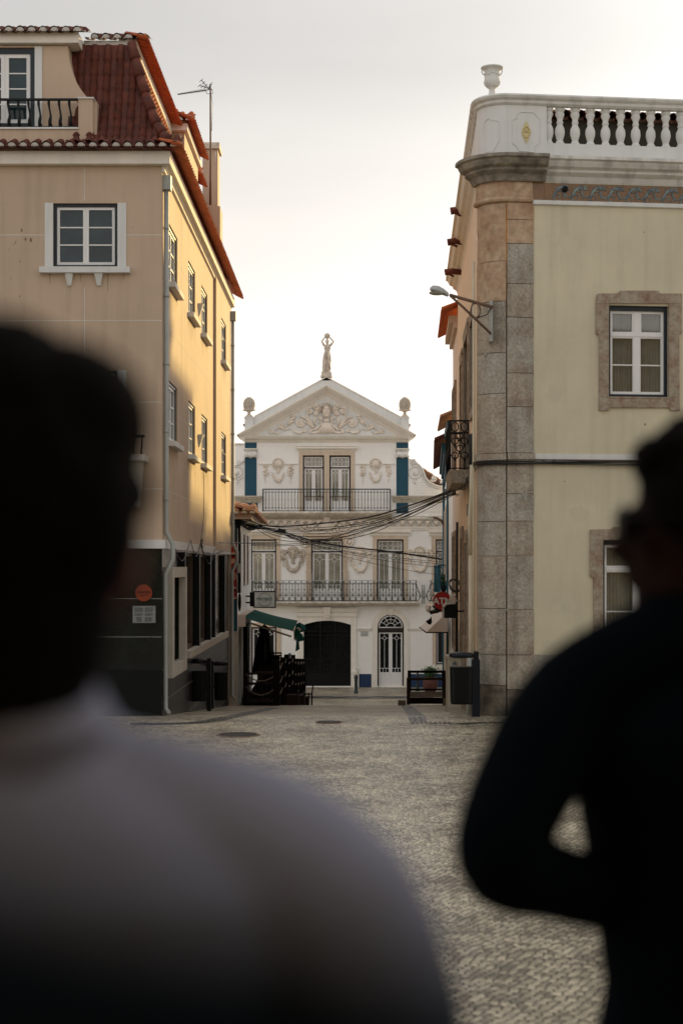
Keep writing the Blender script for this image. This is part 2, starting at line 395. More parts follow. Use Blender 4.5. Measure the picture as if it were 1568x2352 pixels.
# thin high cloud veil: greyer towards the zenith, brighter towards the horizon, faint streaks
hs = N(nt, 'ShaderNodeHueSaturation'); hs.inputs['Saturation'].default_value = .25; hs.inputs['Value'].default_value = 1.0
L(sky.outputs[0], hs.inputs['Color'])
tc = N(nt, 'ShaderNodeTexCoord'); sx = N(nt, 'ShaderNodeSeparateXYZ'); L(tc.outputs['Generated'], sx.inputs[0])
cr = N(nt, 'ShaderNodeValToRGB'); L(sx.outputs['Z'], cr.inputs[0])
e = cr.color_ramp.elements
e[0].position = 0.; e[0].color = (*VEIL[0], 1); e[1].position = .12; e[1].color = (*VEIL[1], 1)
e2 = e.new(.30); e2.color = (*VEIL[2], 1); e3 = e.new(1.); e3.color = (*VEIL[3], 1)
mp = N(nt, 'ShaderNodeMapping'); mp.inputs['Scale'].default_value = (2.2, 2.2, 9); mp.inputs['Rotation'].default_value = (0, R(8), R(30)); L(tc.outputs['Generated'], mp.inputs[0])
cn = N(nt, 'ShaderNodeTexNoise'); cn.inputs['Scale'].default_value = 1.6; cn.inputs['Detail'].default_value = 5; L(mp.outputs[0], cn.inputs['Vector'])
mr = N(nt, 'ShaderNodeMapRange'); mr.inputs[1].default_value = .35; mr.inputs[2].default_value = .7; mr.inputs[3].default_value = .93; mr.inputs[4].default_value = 1.05; L(cn.outputs['Fac'], mr.inputs[0])
vs = N(nt, 'ShaderNodeVectorMath', operation='SCALE'); L(cr.outputs[0], vs.inputs[0]); L(mr.outputs[0], vs.inputs['Scale'])
# the half of the sky away from the low sun is cooler
dt = N(nt, 'ShaderNodeVectorMath', operation='DOT_PRODUCT'); L(tc.outputs['Generated'], dt.inputs[0]); dt.inputs[1].default_value = (math.sin(R(AZ)), math.cos(R(AZ)), 0)
dr_ = N(nt, 'ShaderNodeMapRange', interpolation_type='SMOOTHSTEP'); dr_.inputs[1].default_value = -.5; dr_.inputs[2].default_value = .4; dr_.inputs[3].default_value = 1.; dr_.inputs[4].default_value = 0.; L(dt.outputs['Value'], dr_.inputs[0])
cool = N(nt, 'ShaderNodeMixRGB', blend_type='MULTIPLY'); L(dr_.outputs[0], cool.inputs[0]); L(vs.outputs[0], cool.inputs[1]); cool.inputs[2].default_value = (1.36, 1.37, 1.40, 1); vs = cool
mx = N(nt, 'ShaderNodeMixRGB'); mx.inputs[0].default_value = VEIL_MIX; L(hs.outputs[0], mx.inputs[1]); L(vs.outputs[0], mx.inputs[2])
L(mx.outputs[0], bg.inputs[0]); bg.inputs[1].default_value = WORLD_S

# ------------------------------------------------------------------ ground
_G = [(-400, 1.2), (3.2, 1.2), (9., .12), (12, .06), (29, .05), (36.8, -.54), (46, -1.25), (48, -1.42), (64, -2.98), (67, -3.12), (72, -3.22), (80, -3.33), (120, -3.6), (900, -5)]
def gz(D):
    for (a, za), (b, zb) in zip(_G, _G[1:]):
        if D <= b:
            t = (D-a)/(b-a); return za+(zb-za)*t
    return _G[-1][1]
def gpt(x, y):
    """where the picture's ground point lies on the paving"""
    D = 8.
    while D < 100:
        if CZ-(y-HY)/F*D <= gz(D): break
        D += .02
    return Vector(((x-CX)/F*D, D, gz(D)))
def onG(x, D, dz=0): return Vector((x, D, gz(D)+dz))
Ds = [-300, -60, -10, 0, 3, 3.3]+[3.3+.5*i for i in range(1, 12)]+[9.3, 10, 11, 12, 14, 17, 20, 24, 28, 29, 29.6, 31, 34]+[36.8, 40, 44, 46, 46.7, 47.4, 48.2, 50, 54, 58, 62, 63.5, 64.5, 66, 68, 72, 76, 80, 90, 120, 200, 900]
mb = MB(); mb.smooth = True
rows = [[Vector((x, D, gz(D))) for x in (-500, -60, -20, -8, -4, -2, 0, 2, 4, 8, 20, 60, 500)] for D in sorted(Ds)]
mb.loft(rows, closed=False, cap=False)

def cobble(name, c0, c1, joint, sc=13.5, rot=28, wobble=1.):
    m, nt, b = _nt(name); L = nt.links.new
    tc = N(nt, 'ShaderNodeTexCoord'); mp = N(nt, 'ShaderNodeMapping'); mp.inputs['Rotation'].default_value = (0, 0, R(rot)); L(tc.outputs['Object'], mp.inputs[0])
    # gently bent rows
    wn = N(nt, 'ShaderNodeTexNoise'); wn.inputs['Scale'].default_value = .35; wn.inputs['Detail'].default_value = 2; L(mp.outputs[0], wn.inputs['Vector'])
    wa = N(nt, 'ShaderNodeVectorMath', operation='SCALE'); wa.inputs['Scale'].default_value = wobble; L(wn.outputs['Color'], wa.inputs[0])
    ad = N(nt, 'ShaderNodeVectorMath', operation='ADD'); L(mp.outputs[0], ad.inputs[0]); L(wa.outputs[0], ad.inputs[1])
    v1 = N(nt, 'ShaderNodeTexVoronoi', voronoi_dimensions='2D', feature='DISTANCE_TO_EDGE'); v2 = N(nt, 'ShaderNodeTexVoronoi', voronoi_dimensions='2D')
    for v in (v1, v2): v.inputs['Scale'].default_value = sc; v.inputs['Randomness'].default_value = .55; L(ad.outputs[0], v.inputs['Vector'])
    j = N(nt, 'ShaderNodeMapRange', interpolation_type='SMOOTHSTEP'); j.inputs[1].default_value = .02; j.inputs[2].default_value = .13; L(v1.outputs['Distance'], j.inputs[0])
    sp = N(nt, 'ShaderNodeSeparateColor'); L(v2.outputs['Color'], sp.inputs[0])
    big = N(nt, 'ShaderNodeTexNoise'); big.inputs['Scale'].default_value = .9; big.inputs['Detail'].default_value = 6; big.inputs['Roughness'].default_value = .6; L(tc.outputs['Object'], big.inputs['Vector'])
    s = N(nt, 'ShaderNodeMath', operation='MULTIPLY_ADD'); L(sp.outputs[0], s.inputs[0]); s.inputs[1].default_value = .8; 
    bs = N(nt, 'ShaderNodeMapRange'); bs.inputs[1].default_value = .3; bs.inputs[2].default_value = .7; bs.inputs[3].default_value = -.4; bs.inputs[4].default_value = .4; L(big.outputs['Fac'], bs.inputs[0]); L(bs.outputs[0], s.inputs[2])
    c = N(nt, 'ShaderNodeMixRGB'); L(s.outputs[0], c.inputs[0]); c.inputs[1].default_value = (*c0, 1); c.inputs[2].default_value = (*c1, 1)
    fn = N(nt, 'ShaderNodeTexNoise'); fn.inputs['Scale'].default_value = 120; fn.inputs['Detail'].default_value = 3; L(tc.outputs['Object'], fn.inputs['Vector'])
    fm = N(nt, 'ShaderNodeMapRange'); fm.inputs[3].default_value = .75; fm.inputs[4].default_value = 1.2; L(fn.outputs['Fac'], fm.inputs[0])
    cs = N(nt, 'ShaderNodeVectorMath', operation='SCALE'); L(c.outputs[0], cs.inputs[0]); L(fm.outputs[0], cs.inputs['Scale'])
    c2 = N(nt, 'ShaderNodeMixRGB'); L(j.outputs[0], c2.inputs[0]); c2.inputs[1].default_value = (*joint, 1); L(cs.outputs[0], c2.inputs[2])
    L(c2.outputs[0], b.inputs['Base Color'])
    rr = N(nt, 'ShaderNodeMapRange'); rr.inputs[3].default_value = .75; rr.inputs[4].default_value = .33; L(j.outputs[0], rr.inputs[0]); L(rr.outputs[0], b.inputs['Roughness'])
    b.inputs['Specular IOR Level'].default_value = .5
    h = N(nt, 'ShaderNodeMath', operation='MULTIPLY_ADD'); L(sp.outputs[1], h.inputs[0]); h.inputs[1].default_value = .6; L(j.outputs[0], h.inputs[2])
    bp = N(nt, 'ShaderNodeBump'); bp.inputs['Strength'].default_value = 1; bp.inputs['Distance'].default_value = .016; L(h.outputs[0], bp.inputs['Height'])
    un = N(nt, 'ShaderNodeTexNoise'); un.inputs['Scale'].default_value = 2.6; un.inputs['Detail'].default_value = 3; L(tc.outputs['Object'], un.inputs['Vector'])
    b2 = N(nt, 'ShaderNodeBump'); b2.inputs['Strength'].default_value = .8; b2.inputs['Distance'].default_value = .035; L(un.outputs['Fac'], b2.inputs['Height']); L(bp.outputs[0], b2.inputs['Normal'])
    L(b2.outputs[0], b.inputs['Normal'])
    return m
M['cobble'] = cobble('limestone_setts', (.21, .18, .13), (.90, .79, .58), (.03, .025, .018), sc=16., wobble=.5)
M['basalt'] = cobble('basalt_setts', (.018, .022, .024), (.05, .055, .058), (.012, .012, .012), sc=11, rot=5)
M['whitesett'] = cobble('white_setts', (.30, .29, .26), (.5, .48, .44), (.05, .05, .05), sc=11, rot=5)
tag(mb.build('ground', 'cobble', loc=(0, 0, 0), fix=False), kind='structure')

def strip(name, cl, width, m='basalt', dz=.004):
    """a ribbon of darker setts following the paving"""
    mb = MB(); mb.smooth = True; rows = []
    pts = []
    for a, b in zip(cl, cl[1:]):
        k = max(1, int((b-a).length/.5)); pts += [a.lerp(b, i/k) for i in range(k)]
    pts.append(cl[-1])
    for i, p in enumerate(pts):
        t = pts[min(i+1, len(pts)-1)]-pts[max(0, i-1)]; nrm = Vector((t.y, -t.x, 0)).normalized()
        rows.append([onG(q.x, q.y, dz) for q in (p-nrm*width/2, p+nrm*width/2)])
    mb.loft(rows, closed=False, cap=False); return tag(mb.build(name, m, loc=(0, 0, 0), fix=False), kind='structure')
strip('paving_strip', [gpt(x, y) for x, y in ((300, 1664), (401, 1663), (446, 1661.5), (490, 1656), (542, 1645), (630, 1626.5))], .34)
strip('paving_strip', [gpt(960, 1660), gpt(932, 1622)], .30)
strip('paving_strip', [gpt(1050, 1664), gpt(1110, 1661), gpt(1180, 1660), gpt(1300, 1659)], .22)
mb = MB()
a0 = gpt(937, 1662.5)
for i in range(9):
    x = a0.x+.052+i*.052*1.55; mb.add([onG(x, a0.y-.05, .009), onG(x+.045, a0.y-.05, .009), onG(x+.045, a0.y+.22, .009), onG(x, a0.y+.22, .009)], [(0,1,2,3)])
tag(mb.build('paving_marker', 'basalt', loc=(0, 0, 0), fix=False), kind='structure')
strip('paving_band', [onG(-3.6, 72.6), onG(4.2, 72.6)], 1.6, 'basalt')
mb = MB()
for i in range(34):
    for j in range(2):
        x = -1.1+i*.155; y = 72.15+j*.62
        if (i//4+j) % 2 == 0 and -1.1 < x < 2.4:
            mb.add([onG(x, y, .009), onG(x+.15, y, .009), onG(x+.15, y+.3, .009), onG(x, y+.3, .009)], [(0,1,2,3)])
tag(mb.build('paving_inlay', 'whitesett', loc=(0, 0, 0), fix=False), kind='structure')
for (x, y, wpx, lab) in ((547, 1689.5, 103, 'large dark round manhole cover in the cobbles towards the left building'), (755, 1660.5, 64, 'smaller round manhole cover set mid street farther off')):
    c = gpt(x, y); r = wpx/2*c.y/F; t = thing('manhole_cover', lab, 'manhole cover', c, 'manhole covers in the cobbles')
    m1 = MB(); rim = [onG(c.x+r*math.cos(a), c.y+r*math.sin(a), .006) for a in [2*math.pi*i/32 for i in range(32)]]
    inn = [onG(c.x+r*.9*math.cos(a), c.y+r*.9*math.sin(a), .018) for a in [2*math.pi*i/32 for i in range(32)]]
    m1.loft([rim, inn], closed=True, cap=False); m1.build('rim', 'rust', t)
    m2 = MB(); m2.add([onG(c.x+r*.89*math.cos(a), c.y+r*.89*math.sin(a), .012) for a in [2*math.pi*i/32 for i in range(32)]], [tuple(range(32))])
    for i in range(-6, 7):
        hw = math.sqrt(max(0, (r*.8)**2-(i*r*.125)**2))
        for s in (-1, 1):
            p, q = onG(c.x+i*r*.125-.012, c.y, .013), onG(c.x+i*r*.125+.012, c.y, .013)
            m2.hexa([Vector((p.x, c.y+s*.03, p.z)), Vector((q.x, c.y+s*.03, q.z)), Vector((q.x, c.y+s*hw, p.z)), Vector((p.x, c.y+s*hw, p.z)),
                     Vector((p.x, c.y+s*.03, p.z+.01)), Vector((q.x, c.y+s*.03, q.z+.01)), Vector((q.x, c.y+s*hw, p.z+.01)), Vector((p.x, c.y+s*hw, p.z+.01))])
    m2.build('lid', 'iron', t)
# ------------------------------------------------------------------ left apartment building
SL = 29/F
def lu(x): return (x-372)*SL
def lz(y): return CZ+(HY-y)*SL
def casement(root, fr, u0, u1, z0, z1, depth=.2, fm='navy_frame', fw=.058, bars=2, pm='pane_blue', sw=.05, leaves=2, sill=None, sillm='white_trim', n=0., curtain=False):
    mb = MB(); k = n-depth
    border(mb, fr, u0, u1, z0, z1, fw, k, k+.07); win = mb.build('window', fm, root)
    a, b, c, d = u0+fw, u1-fw, z0+fw, z1-fw; wd = (b-a)/leaves
    for i in range(leaves):
        l0 = a+i*wd+.002; l1 = a+(i+1)*wd-.002
        m2 = MB(); border(m2, fr, l0, l1, c+.002, d-.002, sw, k+.005, k+.045)
        border(m2, fr, l0+sw-.012, l1-sw+.012, c+sw-.01, d-sw+.01, .012, k+.045, k+.052)
        for j in range(1, bars+1):
            zz = c+sw+(d-c-2*sw)*j/(bars+1); m2.box(fr, l0+sw, l1-sw, k+.012, k+.038, zz-.011, zz+.011)
        m2.build('casement', 'sash', win)
    m3 = MB(); m3.quad(fr.p(a, k+.018, c), fr.p(b, k+.018, c), fr.p(b, k+.018, d), fr.p(a, k+.018, d)); m3.build('glass_pane', pm, win)
    if sill:
        e, p, h = sill; m4 = MB(); m4.box(fr, u0-e, u1+e, n-.05, n+p, z0-h, z0-.002); m4.build('sill', sillm, win)
    return win

LB = thing('apartment_building', 'tall cream apartment block with red tiled mansard roof and a sunlit street side', 'building', (-3.282, 29, 0))
wf = [(lu(122), lu(270), lz(614), lz(466)), (-6.2, -5.02, lz(614), lz(466)), (lu(122), lu(270), 4.4, lz(850))]
mb = MB(); wall(mb, LF, -14, 0, 3.2, 10.2, wf, .12)
sw_ = [(1.10, 2.57), (4.69, 6.16), (7.69, 9.16), (12.47, 13.97)]
rows_ = [(8.20, 9.32), (5.18, 6.33)]
h1 = [(a, b, c, d) for a, b in sw_[:3] for c, d in rows_]; h2 = [(sw_[3][0], sw_[3][1], c, d) for c, d in rows_]
wall(mb, LS, 0, 10.86, 3.2, 10.2, h1, .14)
wall(mb, LS, 10.86, 15.84, 3.2, 10.2, h2, .14, n=.07)
mb.quad(LS.p(10.86, 0, 3.2), LS.p(10.86, .07, 3.2), LS.p(10.86, .07, 10.2), LS.p(10.86, 0, 10.2))
mb.quad(LS.p(15.84, .07, -2.5), LS.p(15.84, -14, -2.5), LS.p(15.84, -14, 10.2), LS.p(15.84, .07, 10.2))
mb.quad(LF.p(-14, 0, -1), LF.p(-14, -16, -1), LF.p(-14, -16, 10.2), LF.p(-14, 0, 10.2))
mb.quad(LF.p(-14, 0, 10.2), LF.p(0, 0, 10.2), LS.p(15.84, 0, 10.2), LF.p(-14, -16, 10.2))
mb.build('wall', 'cream_wall', LB)
mb = MB()   # plaster joints
for y in (539, 735.6, 923, 1122.6):
    z = lz(y); mb.box(LF, -14, lu(103) if y == 539 else 0, -.001, .0025, z-.007, z+.007)
    if y == 539: mb.box(LF, lu(290), 0, -.001, .0025, z-.007, z+.007)
    if y == 539:
        for a, b in ((0, 1.1), (2.57, 4.69), (6.16, 7.69), (9.16, 10.8)): mb.box(LS, a, b, -.001, .0025, z-.005, z+.005)
    elif y == 923:
        for a, b in ((0, 1.1), (2.57, 4.69), (6.16, 7.69), (9.16, 10.8)): mb.box(LS, a, b, -.001, .0025, z-.005, z+.005)
    else: mb.box(LS, 0, 10.8, -.001, .0025, z-.005, z+.005)
    mb.box(LS, 10.87, 15.8, .069, .0725, z-.005, z+.005)
mb.box(LF, lu(194)-.007, lu(194)+.007, -.001, .0028, lz(460), 10.1); mb.box(LF, lu(194)-.007, lu(194)+.007, -.001, .0028, 3.3, lz(660))
mb.box(LS, 3.3-.004, 3.3+.004, -.001, .0028, 3.3, 10.1)
mb.build('plaster_joint', 'mortar', LB)
# front windows
for i, h in enumerate(wf[:2]):
    w_ = casement(LB, LF, h[0], h[1], h[2], h[3], .12, sw=.05, sill=(.235, .13, .11))
    mb = MB()
    for a, b in ((h[0]-.152, h[0]), (h[1], h[1]+.16)): mb.box(LF, a, b, -.01, .018, h[2], h[3]+.004)
    mb.build_each('side_panel', 'white_trim', w_)
    mb = MB()
    for x in (.3, .84):
        c = h[0]+x; mb.hexa([LF.p(c-.035, 0, h[2]-.335), LF.p(c+.035, 0, h[2]-.335), LF.p(c+.035, .03, h[2]-.335), LF.p(c-.035, .03, h[2]-.335),
                             LF.p(c-.075, 0, h[2]-.112), LF.p(c+.075, 0, h[2]-.112), LF.p(c+.075, .10, h[2]-.112), LF.p(c-.075, .10, h[2]-.112)])
    mb.build_each('bracket', 'white_trim', w_)
w_ = casement(LB, LF, wf[2][0], wf[2][1], 4.4, wf[2][3], .12)
for a, b in ((wf[2][0]-.152, wf[2][0]), (wf[2][1], wf[2][1]+.16)): mb = MB(); mb.box(LF, a, b, -.01, .018, 4.9, wf[2][3]+.004); mb.build('side_panel', 'white_trim', w_)
# balcony on the first floor front
bal = MB(); bal.box(LF, lu(-60), lu(341), 0, .55, lz(1062), lz(1048)); 
bal.hexa([LF.p(lu(295), 0, lz(1165)), LF.p(lu(322), 0, lz(1165)), LF.p(lu(322), .2, lz(1165)), LF.p(lu(295), .2, lz(1165)), LF.p(lu(290), 0, lz(1062)), LF.p(lu(331), 0, lz(1062)), LF.p(lu(331), .45, lz(1062)), LF.p(lu(290), .45, lz(1062))])
bal.build('balcony', 'facade_trim', LB)
mb = MB()
def s_baluster(mb, fr, u, n, z0, z1, r=.014, amp=.05):
    H = z1-z0; pts = [fr.p(u, n+amp*(.2-1.2*math.sin(math.pi*min(1, t*1.5))*0+ (.9*math.exp(-((t-.18)/.18)**2))-.3), z0+H*t) for t in [i/10 for i in range(11)]]
    mb.tube(pts, r, 5)
for i in range(14): s_baluster(mb, LF, lu(334)-i*.14, .5, lz(1048), lz(1008), .016, .12)
mb.box(LF, lu(-60), lu(340), .47, .53, lz(1010), lz(1004)); mb.build('balcony_railing', 'iron', LB)
# side windows
for i, (a, b) in enumerate(sw_):
    for c, d in rows_:
        n = .07 if i == 3 else 0
        casement(LB, LS, a, b, c, d, .10-n*0, fw=.05, bars=2, sw=.05, sill=(.06, .13, .10), n=n)
mb = MB()
for (u, z) in ((6.95, 8.75), (6.95, 5.78)):
    mb.hexa([LS.p(u-.02, 0, z-.28), LS.p(u+.02, 0, z-.28), LS.p(u+.02, .02, z-.28), LS.p(u-.02, .02, z-.28), LS.p(u-.11, 0, z), LS.p(u+.11, 0, z), LS.p(u+.11, .12, z), LS.p(u-.11, .12, z)])
mb.build_each('wall_sconce', 'white_trim', LB)
# weathering: runoff below the sills, rusty spots on the front
random.seed(12)
mb = MB()
for i, (a, b) in enumerate(sw_):
    for c, d in rows_:
        n = .07 if i == 3 else 0
        for k in range(7):
            u_ = random.uniform(a-.04, b+.04); l = random.uniform(.12, .5); w2 = random.uniform(.01, .028); mb.quad(LS.p(u_-w2, n+.0015, c-.1), LS.p(u_+w2, n+.0015, c-.1), LS.p(u_+w2*.3, n+.0015, c-.1-l), LS.p(u_-w2*.3, n+.0015, c-.1-l))
for k in range(8):
    u_ = random.uniform(wf[0][0]-.2, wf[0][1]+.2); l = random.uniform(.1, .45); w2 = random.uniform(.008, .018); mb.quad(LF.p(u_-w2, .0015, wf[0][2]-.11), LF.p(u_+w2, .0015, wf[0][2]-.11), LF.p(u_+w2*.3, .0015, wf[0][2]-.11-l), LF.p(u_-w2*.3, .0015, wf[0][2]-.11-l))
M['runoff'] = mat('runoff_stain', (.36, .27, .19), var=.15, bump=.1); mb.build('runoff_stain', 'runoff', LB)['kind'] = 'stuff'
mb = MB()
for x, y, s2 in ((50, 528, 5), (58, 549, 5), (71, 551, 6), (36, 556, 3), (45, 600, 3), (32, 560, 2), (20, 572, 2), (45, 680, 2.5), (304, 522, 2), (25, 640, 2), (283, 850, 2.5)):
    pts = [(lu(x)+s2*.008*random.uniform(.25, .6)*math.cos(q), lz(y)+s2*.008*random.uniform(.6, 1.1)*math.sin(q)) for q in [2*math.pi*k/9 for k in range(9)]]
    mb.prism(LF, pts, -.001, .002)
M['spot'] = mat('brown_stain', (.22, .13, .09), var=.4, scale=40, bump=.1); mb.build('rust_spot', 'spot', LB)
# ground floor: band, dark cladding, plinth
mb = MB(); mb.box(LF, -14, .06, -.02, .06, 3.12, 3.28); mb.box(LS, 0.001, 15.86, -.02, .06, 3.12, 3.28); mb.build('string_course', 'white_trim', LB)
shop = [(4.1, 6.1), (6.4, 8.9), (9.2, 10.2), (12.2, 13.2)]
mb = MB(); wall(mb, LF, -14, 0, .9, 3.12, [], .1)
wall(mb, LS, 0, 15.84, .9, 3.12, [(a, b, 1.03, 3.08) for a, b in shop]+[(.95, 2.85, .95, 2.62)], .16)
mb.build('cladding', 'clad', LB)
mb = MB(); wall(mb, LF, -14, 0, -.6, .9); wall(mb, LS, 0, 15.84, -2.5, .9); mb.build('plinth', 'clad_base', LB)
mb = MB()
for z in (.9, .3, -.3, -.9): mb.box(LS, 0.0, 15.84, -.001, .002, z-.004, z+.004); 
for z in (2.2, 1.5): mb.box(LS, 2.9, 4.05, -.001, .002, z-.004, z+.004); mb.box(LS, 10.5, 12.1, -.001, .002, z-.004, z+.004); mb.box(LF, -3, 0, -.001, .002, z-.004, z+.004)
mb.build('cladding_joint', 'galv', LB)
for a, b in shop:
    m1 = MB(); border(m1, LS, a, b, 1.03, 3.08, .07, -.15, -.05); s_ = m1.build('shop_window', 'door_wood', LB)
    m2 = MB(); m2.quad(LS.p(a, -.10, 1.05), LS.p(b, -.10, 1.05), LS.p(b, -.10, 3.06), LS.p(a, -.10, 3.06)); m2.build('glass_pane', 'pane_shop', s_)
for u0, u1, z0 in ((6.1, 6.4, .96), (8.9, 9.2, 1.03), (10.2, 10.4, 1.03), (13.2, 13.45, 1.03), (3.05, 3.25, 2.62)):
    m1 = MB(); m1.box(LS, u0, u1, -.02, .10, z0, 3.08); m1.build('mullion_fin', 'plastic', LB)
mb = MB(); mb.box(LS, 3.85, 14.0, -.02, .14, .88, 1.03); mb.build('shop_sill', 'niche_stone', LB)
mb = MB(); border(mb, LS, .59, 3.19, .70, 2.78, .3, -.16, .13, wb=.22, wt=.2); dr = mb.build('door_surround', 'niche_stone', LB)
m2 = MB(); m2.quad(LS.p(.8, -.14, .9), LS.p(2.9, -.14, .9), LS.p(2.9, -.14, 2.7), LS.p(.8, -.14, 2.7)); m2.box(LS, 1.7, 1.8, -.14, -.09, .93, 2.57); m2.build('door', 'door_wood', dr)
# drainpipes
def drain(u, n, ztop, zbend, zbot, name='drainpipe'):
    m1 = MB(); m1.box(LS, u-.09, u+.11, n-.05, n+.13, ztop, ztop+.26)
    m1.tube([LS.p(u, n+.04, ztop+.05), LS.p(u, n+.04, zbend+.5), LS.p(u, n+.04, zbend+.32), LS.p(u, n+.16, zbend+.1), LS.p(u, n+.16, zbend-.18), LS.p(u, n+.02, zbend-.45), LS.p(u, n+.02, zbot+.1), LS.p(u-.03, n+.1, zbot)], .045, 10)
    for k in range(5):
        z = zbend+.9+k*1.25
        if z < ztop: m1.tube([LS.p(u, n+.04, z), LS.p(u, n+.04, z+.05)], .053, 10)
    m1.build(name, 'galv', LB)
drain(.17, .02, 9.72, 3.1, .08); drain(15.7, .09, 9.72, 3.1, -.95)
# main eave
mb = MB(); mb.box(LF, -14, .16, -.02, .16, 10.13, 10.36); mb.box(LS, 0, 15.95, 0, .165, 10.132, 10.362)
mould(mb, LS, 0, 15.9, [(.0, 10.02), (.05, 10.03), (.05, 10.08), (.10, 10.11), (.10, 10.134)]); mb.build('eave_cornice', 'facade_trim', LB)
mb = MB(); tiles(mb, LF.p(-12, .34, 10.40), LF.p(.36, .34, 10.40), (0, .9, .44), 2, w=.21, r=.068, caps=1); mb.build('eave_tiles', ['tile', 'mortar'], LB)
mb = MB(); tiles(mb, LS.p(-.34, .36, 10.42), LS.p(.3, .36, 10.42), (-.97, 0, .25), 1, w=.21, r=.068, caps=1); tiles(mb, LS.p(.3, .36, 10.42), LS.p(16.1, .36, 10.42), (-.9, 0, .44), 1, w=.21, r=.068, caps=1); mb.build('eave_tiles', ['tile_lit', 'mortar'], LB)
# mansard, bell-cast profile
prof = [(.12, 10.50), (.0, 10.66), (-.12, 10.86), (-.24, 11.15), (-.36, 11.5), (-.47, 11.85), (-.57, 12.2), (-.66, 12.56)]
def pn(t):   # profile point by length 0..1
    t = max(0, min(.9999, t))*(len(prof)-1); i = int(t); f = t-i; return tuple(prof[i][k]*(1-f)+prof[i+1][k]*f for k in (0, 1))
def mansard(mb, fr, u0, u1, sgn, w=.24):
    # sgn: +1 hip at u=u1=0 end on the front; -1 hip at u0=0 on the side
    rings = [[fr.p((u1 if sgn < 0 else u0), n, z), fr.p(-sgn*0+sgn*n if True else 0, n, z)] for n, z in prof]
    mb.loft(rings, closed=False, cap=False)
    k = int((u1-u0)/w)
    for i in range(k):
        uc = (u1-(i+.5)*w) if sgn > 0 else (u0+(i+.5)*w)
        ts = []
        for j in range(8):
            for q in (0, .96): ts.append((j+q)/8)
        rings = []
        for j, t in enumerate(ts):
            n, z = pn(t)
            if (-n) > abs(uc)+.02: break
            n2, z2 = pn(t+.03); tn = Vector((0, n2-n, z2-z)).normalized(); nn, nz_ = tn.z, -tn.y   # outward normal in (n,z)
            rr = .078 if j % 2 == 0 else .062; off = .02 if j % 2 == 0 else 0
            rings.append([fr.p(uc+rr*math.cos(a), n+nn*(rr*math.sin(a)+off), z+nz_*(rr*math.sin(a)+off)) for a in [math.pi*m/5 for m in range(6)]])
        if len(rings) > 1: mb.loft(rings, closed=False, cap=False, smooth=True)
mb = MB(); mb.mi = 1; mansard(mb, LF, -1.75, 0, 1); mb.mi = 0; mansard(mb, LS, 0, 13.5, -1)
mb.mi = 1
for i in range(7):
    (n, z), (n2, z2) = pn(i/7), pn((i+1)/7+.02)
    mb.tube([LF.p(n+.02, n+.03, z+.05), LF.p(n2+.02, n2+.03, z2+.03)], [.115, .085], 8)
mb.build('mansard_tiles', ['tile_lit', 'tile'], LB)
# dormer on the front
mb = MB(); DD = Fr((0, 29.22), (1, 0), (0, -1)); SD = 29.22/F
def dx(x): return (x-CX)*SD
def dz(y): return CZ+(HY-y)*SD
wall(mb, DD, dx(-320), dx(96), dz(340), dz(104), [(dx(-60), dx(80), dz(292), dz(108))], .15)
mb.prism(DD, [(dx(96), dz(340)), (dx(200), dz(340)), (dx(200), dz(223)), (dx(186), dz(205)), (dx(174), dz(185)), (dx(165), dz(160)), (dx(159), dz(135)), (dx(156), dz(104)), (dx(96), dz(104))], -.6, 0)
mb.build('dormer_wall', 'cream_wall', LB)
dw = casement(LB, DD, dx(-60), dx(80), dz(292), dz(110), .1, fw=.09, bars=3, sw=.07)
mb = MB(); mb.box(DD, dx(80), dx(97), -.01, .02, dz(300), dz(106)); mb.build('side_panel', 'white_trim', dw)
PD = Fr((0, 28.95), (1, 0), (0, -1)); SP = 28.95/F
mb = MB(); pz = lambda y: CZ+(HY-y)*SP; pxx = lambda x: (x-CX)*SP
mb.box(PD, pxx(-320), pxx(180), -.2, 0, pz(338), pz(296)); mb.box(PD, pxx(180), pxx(213), -.42, .002, pz(338), pz(226)); mb.box(PD, pxx(213), pxx(221), -.42, -.08, pz(338), pz(229))
mb.build('balcony_parapet', 'cream_wall', LB)
mb = MB(); mb.box(PD, pxx(-320), pxx(180), -.22, .03, pz(296), pz(292)); mb.box(PD, pxx(178), pxx(216), -.44, .03, pz(226), pz(223)); mb.build('parapet_coping', 'white_trim', LB)
mb = MB(); mb.box(PD, pxx(-320), pxx(180), -.09, -.03, pz(228), pz(223.5)); mb.box(PD, pxx(-320), pxx(180), -.09, -.03, pz(291.5), pz(288))
for i in range(22):
    u = pxx(160)-i*.187
    pts = [PD.p(u+(.0 if t < .1 else 0)+.02*math.sin(t*5), -.06+.08*math.exp(-((t-.2)/.15)**2), pz(290)+(pz(227)-pz(290))*t) for t in [k/9 for k in range(10)]]
    mb.tube(pts, [.024, .03, .032, .026, .02, .018, .018, .02, .026, .022], 6)
    mb.ball(PD.p(u+.02, -.03, pz(286)), .035, .03, .05, 6, 4)
mb.build('balcony_railing', 'iron', LB)
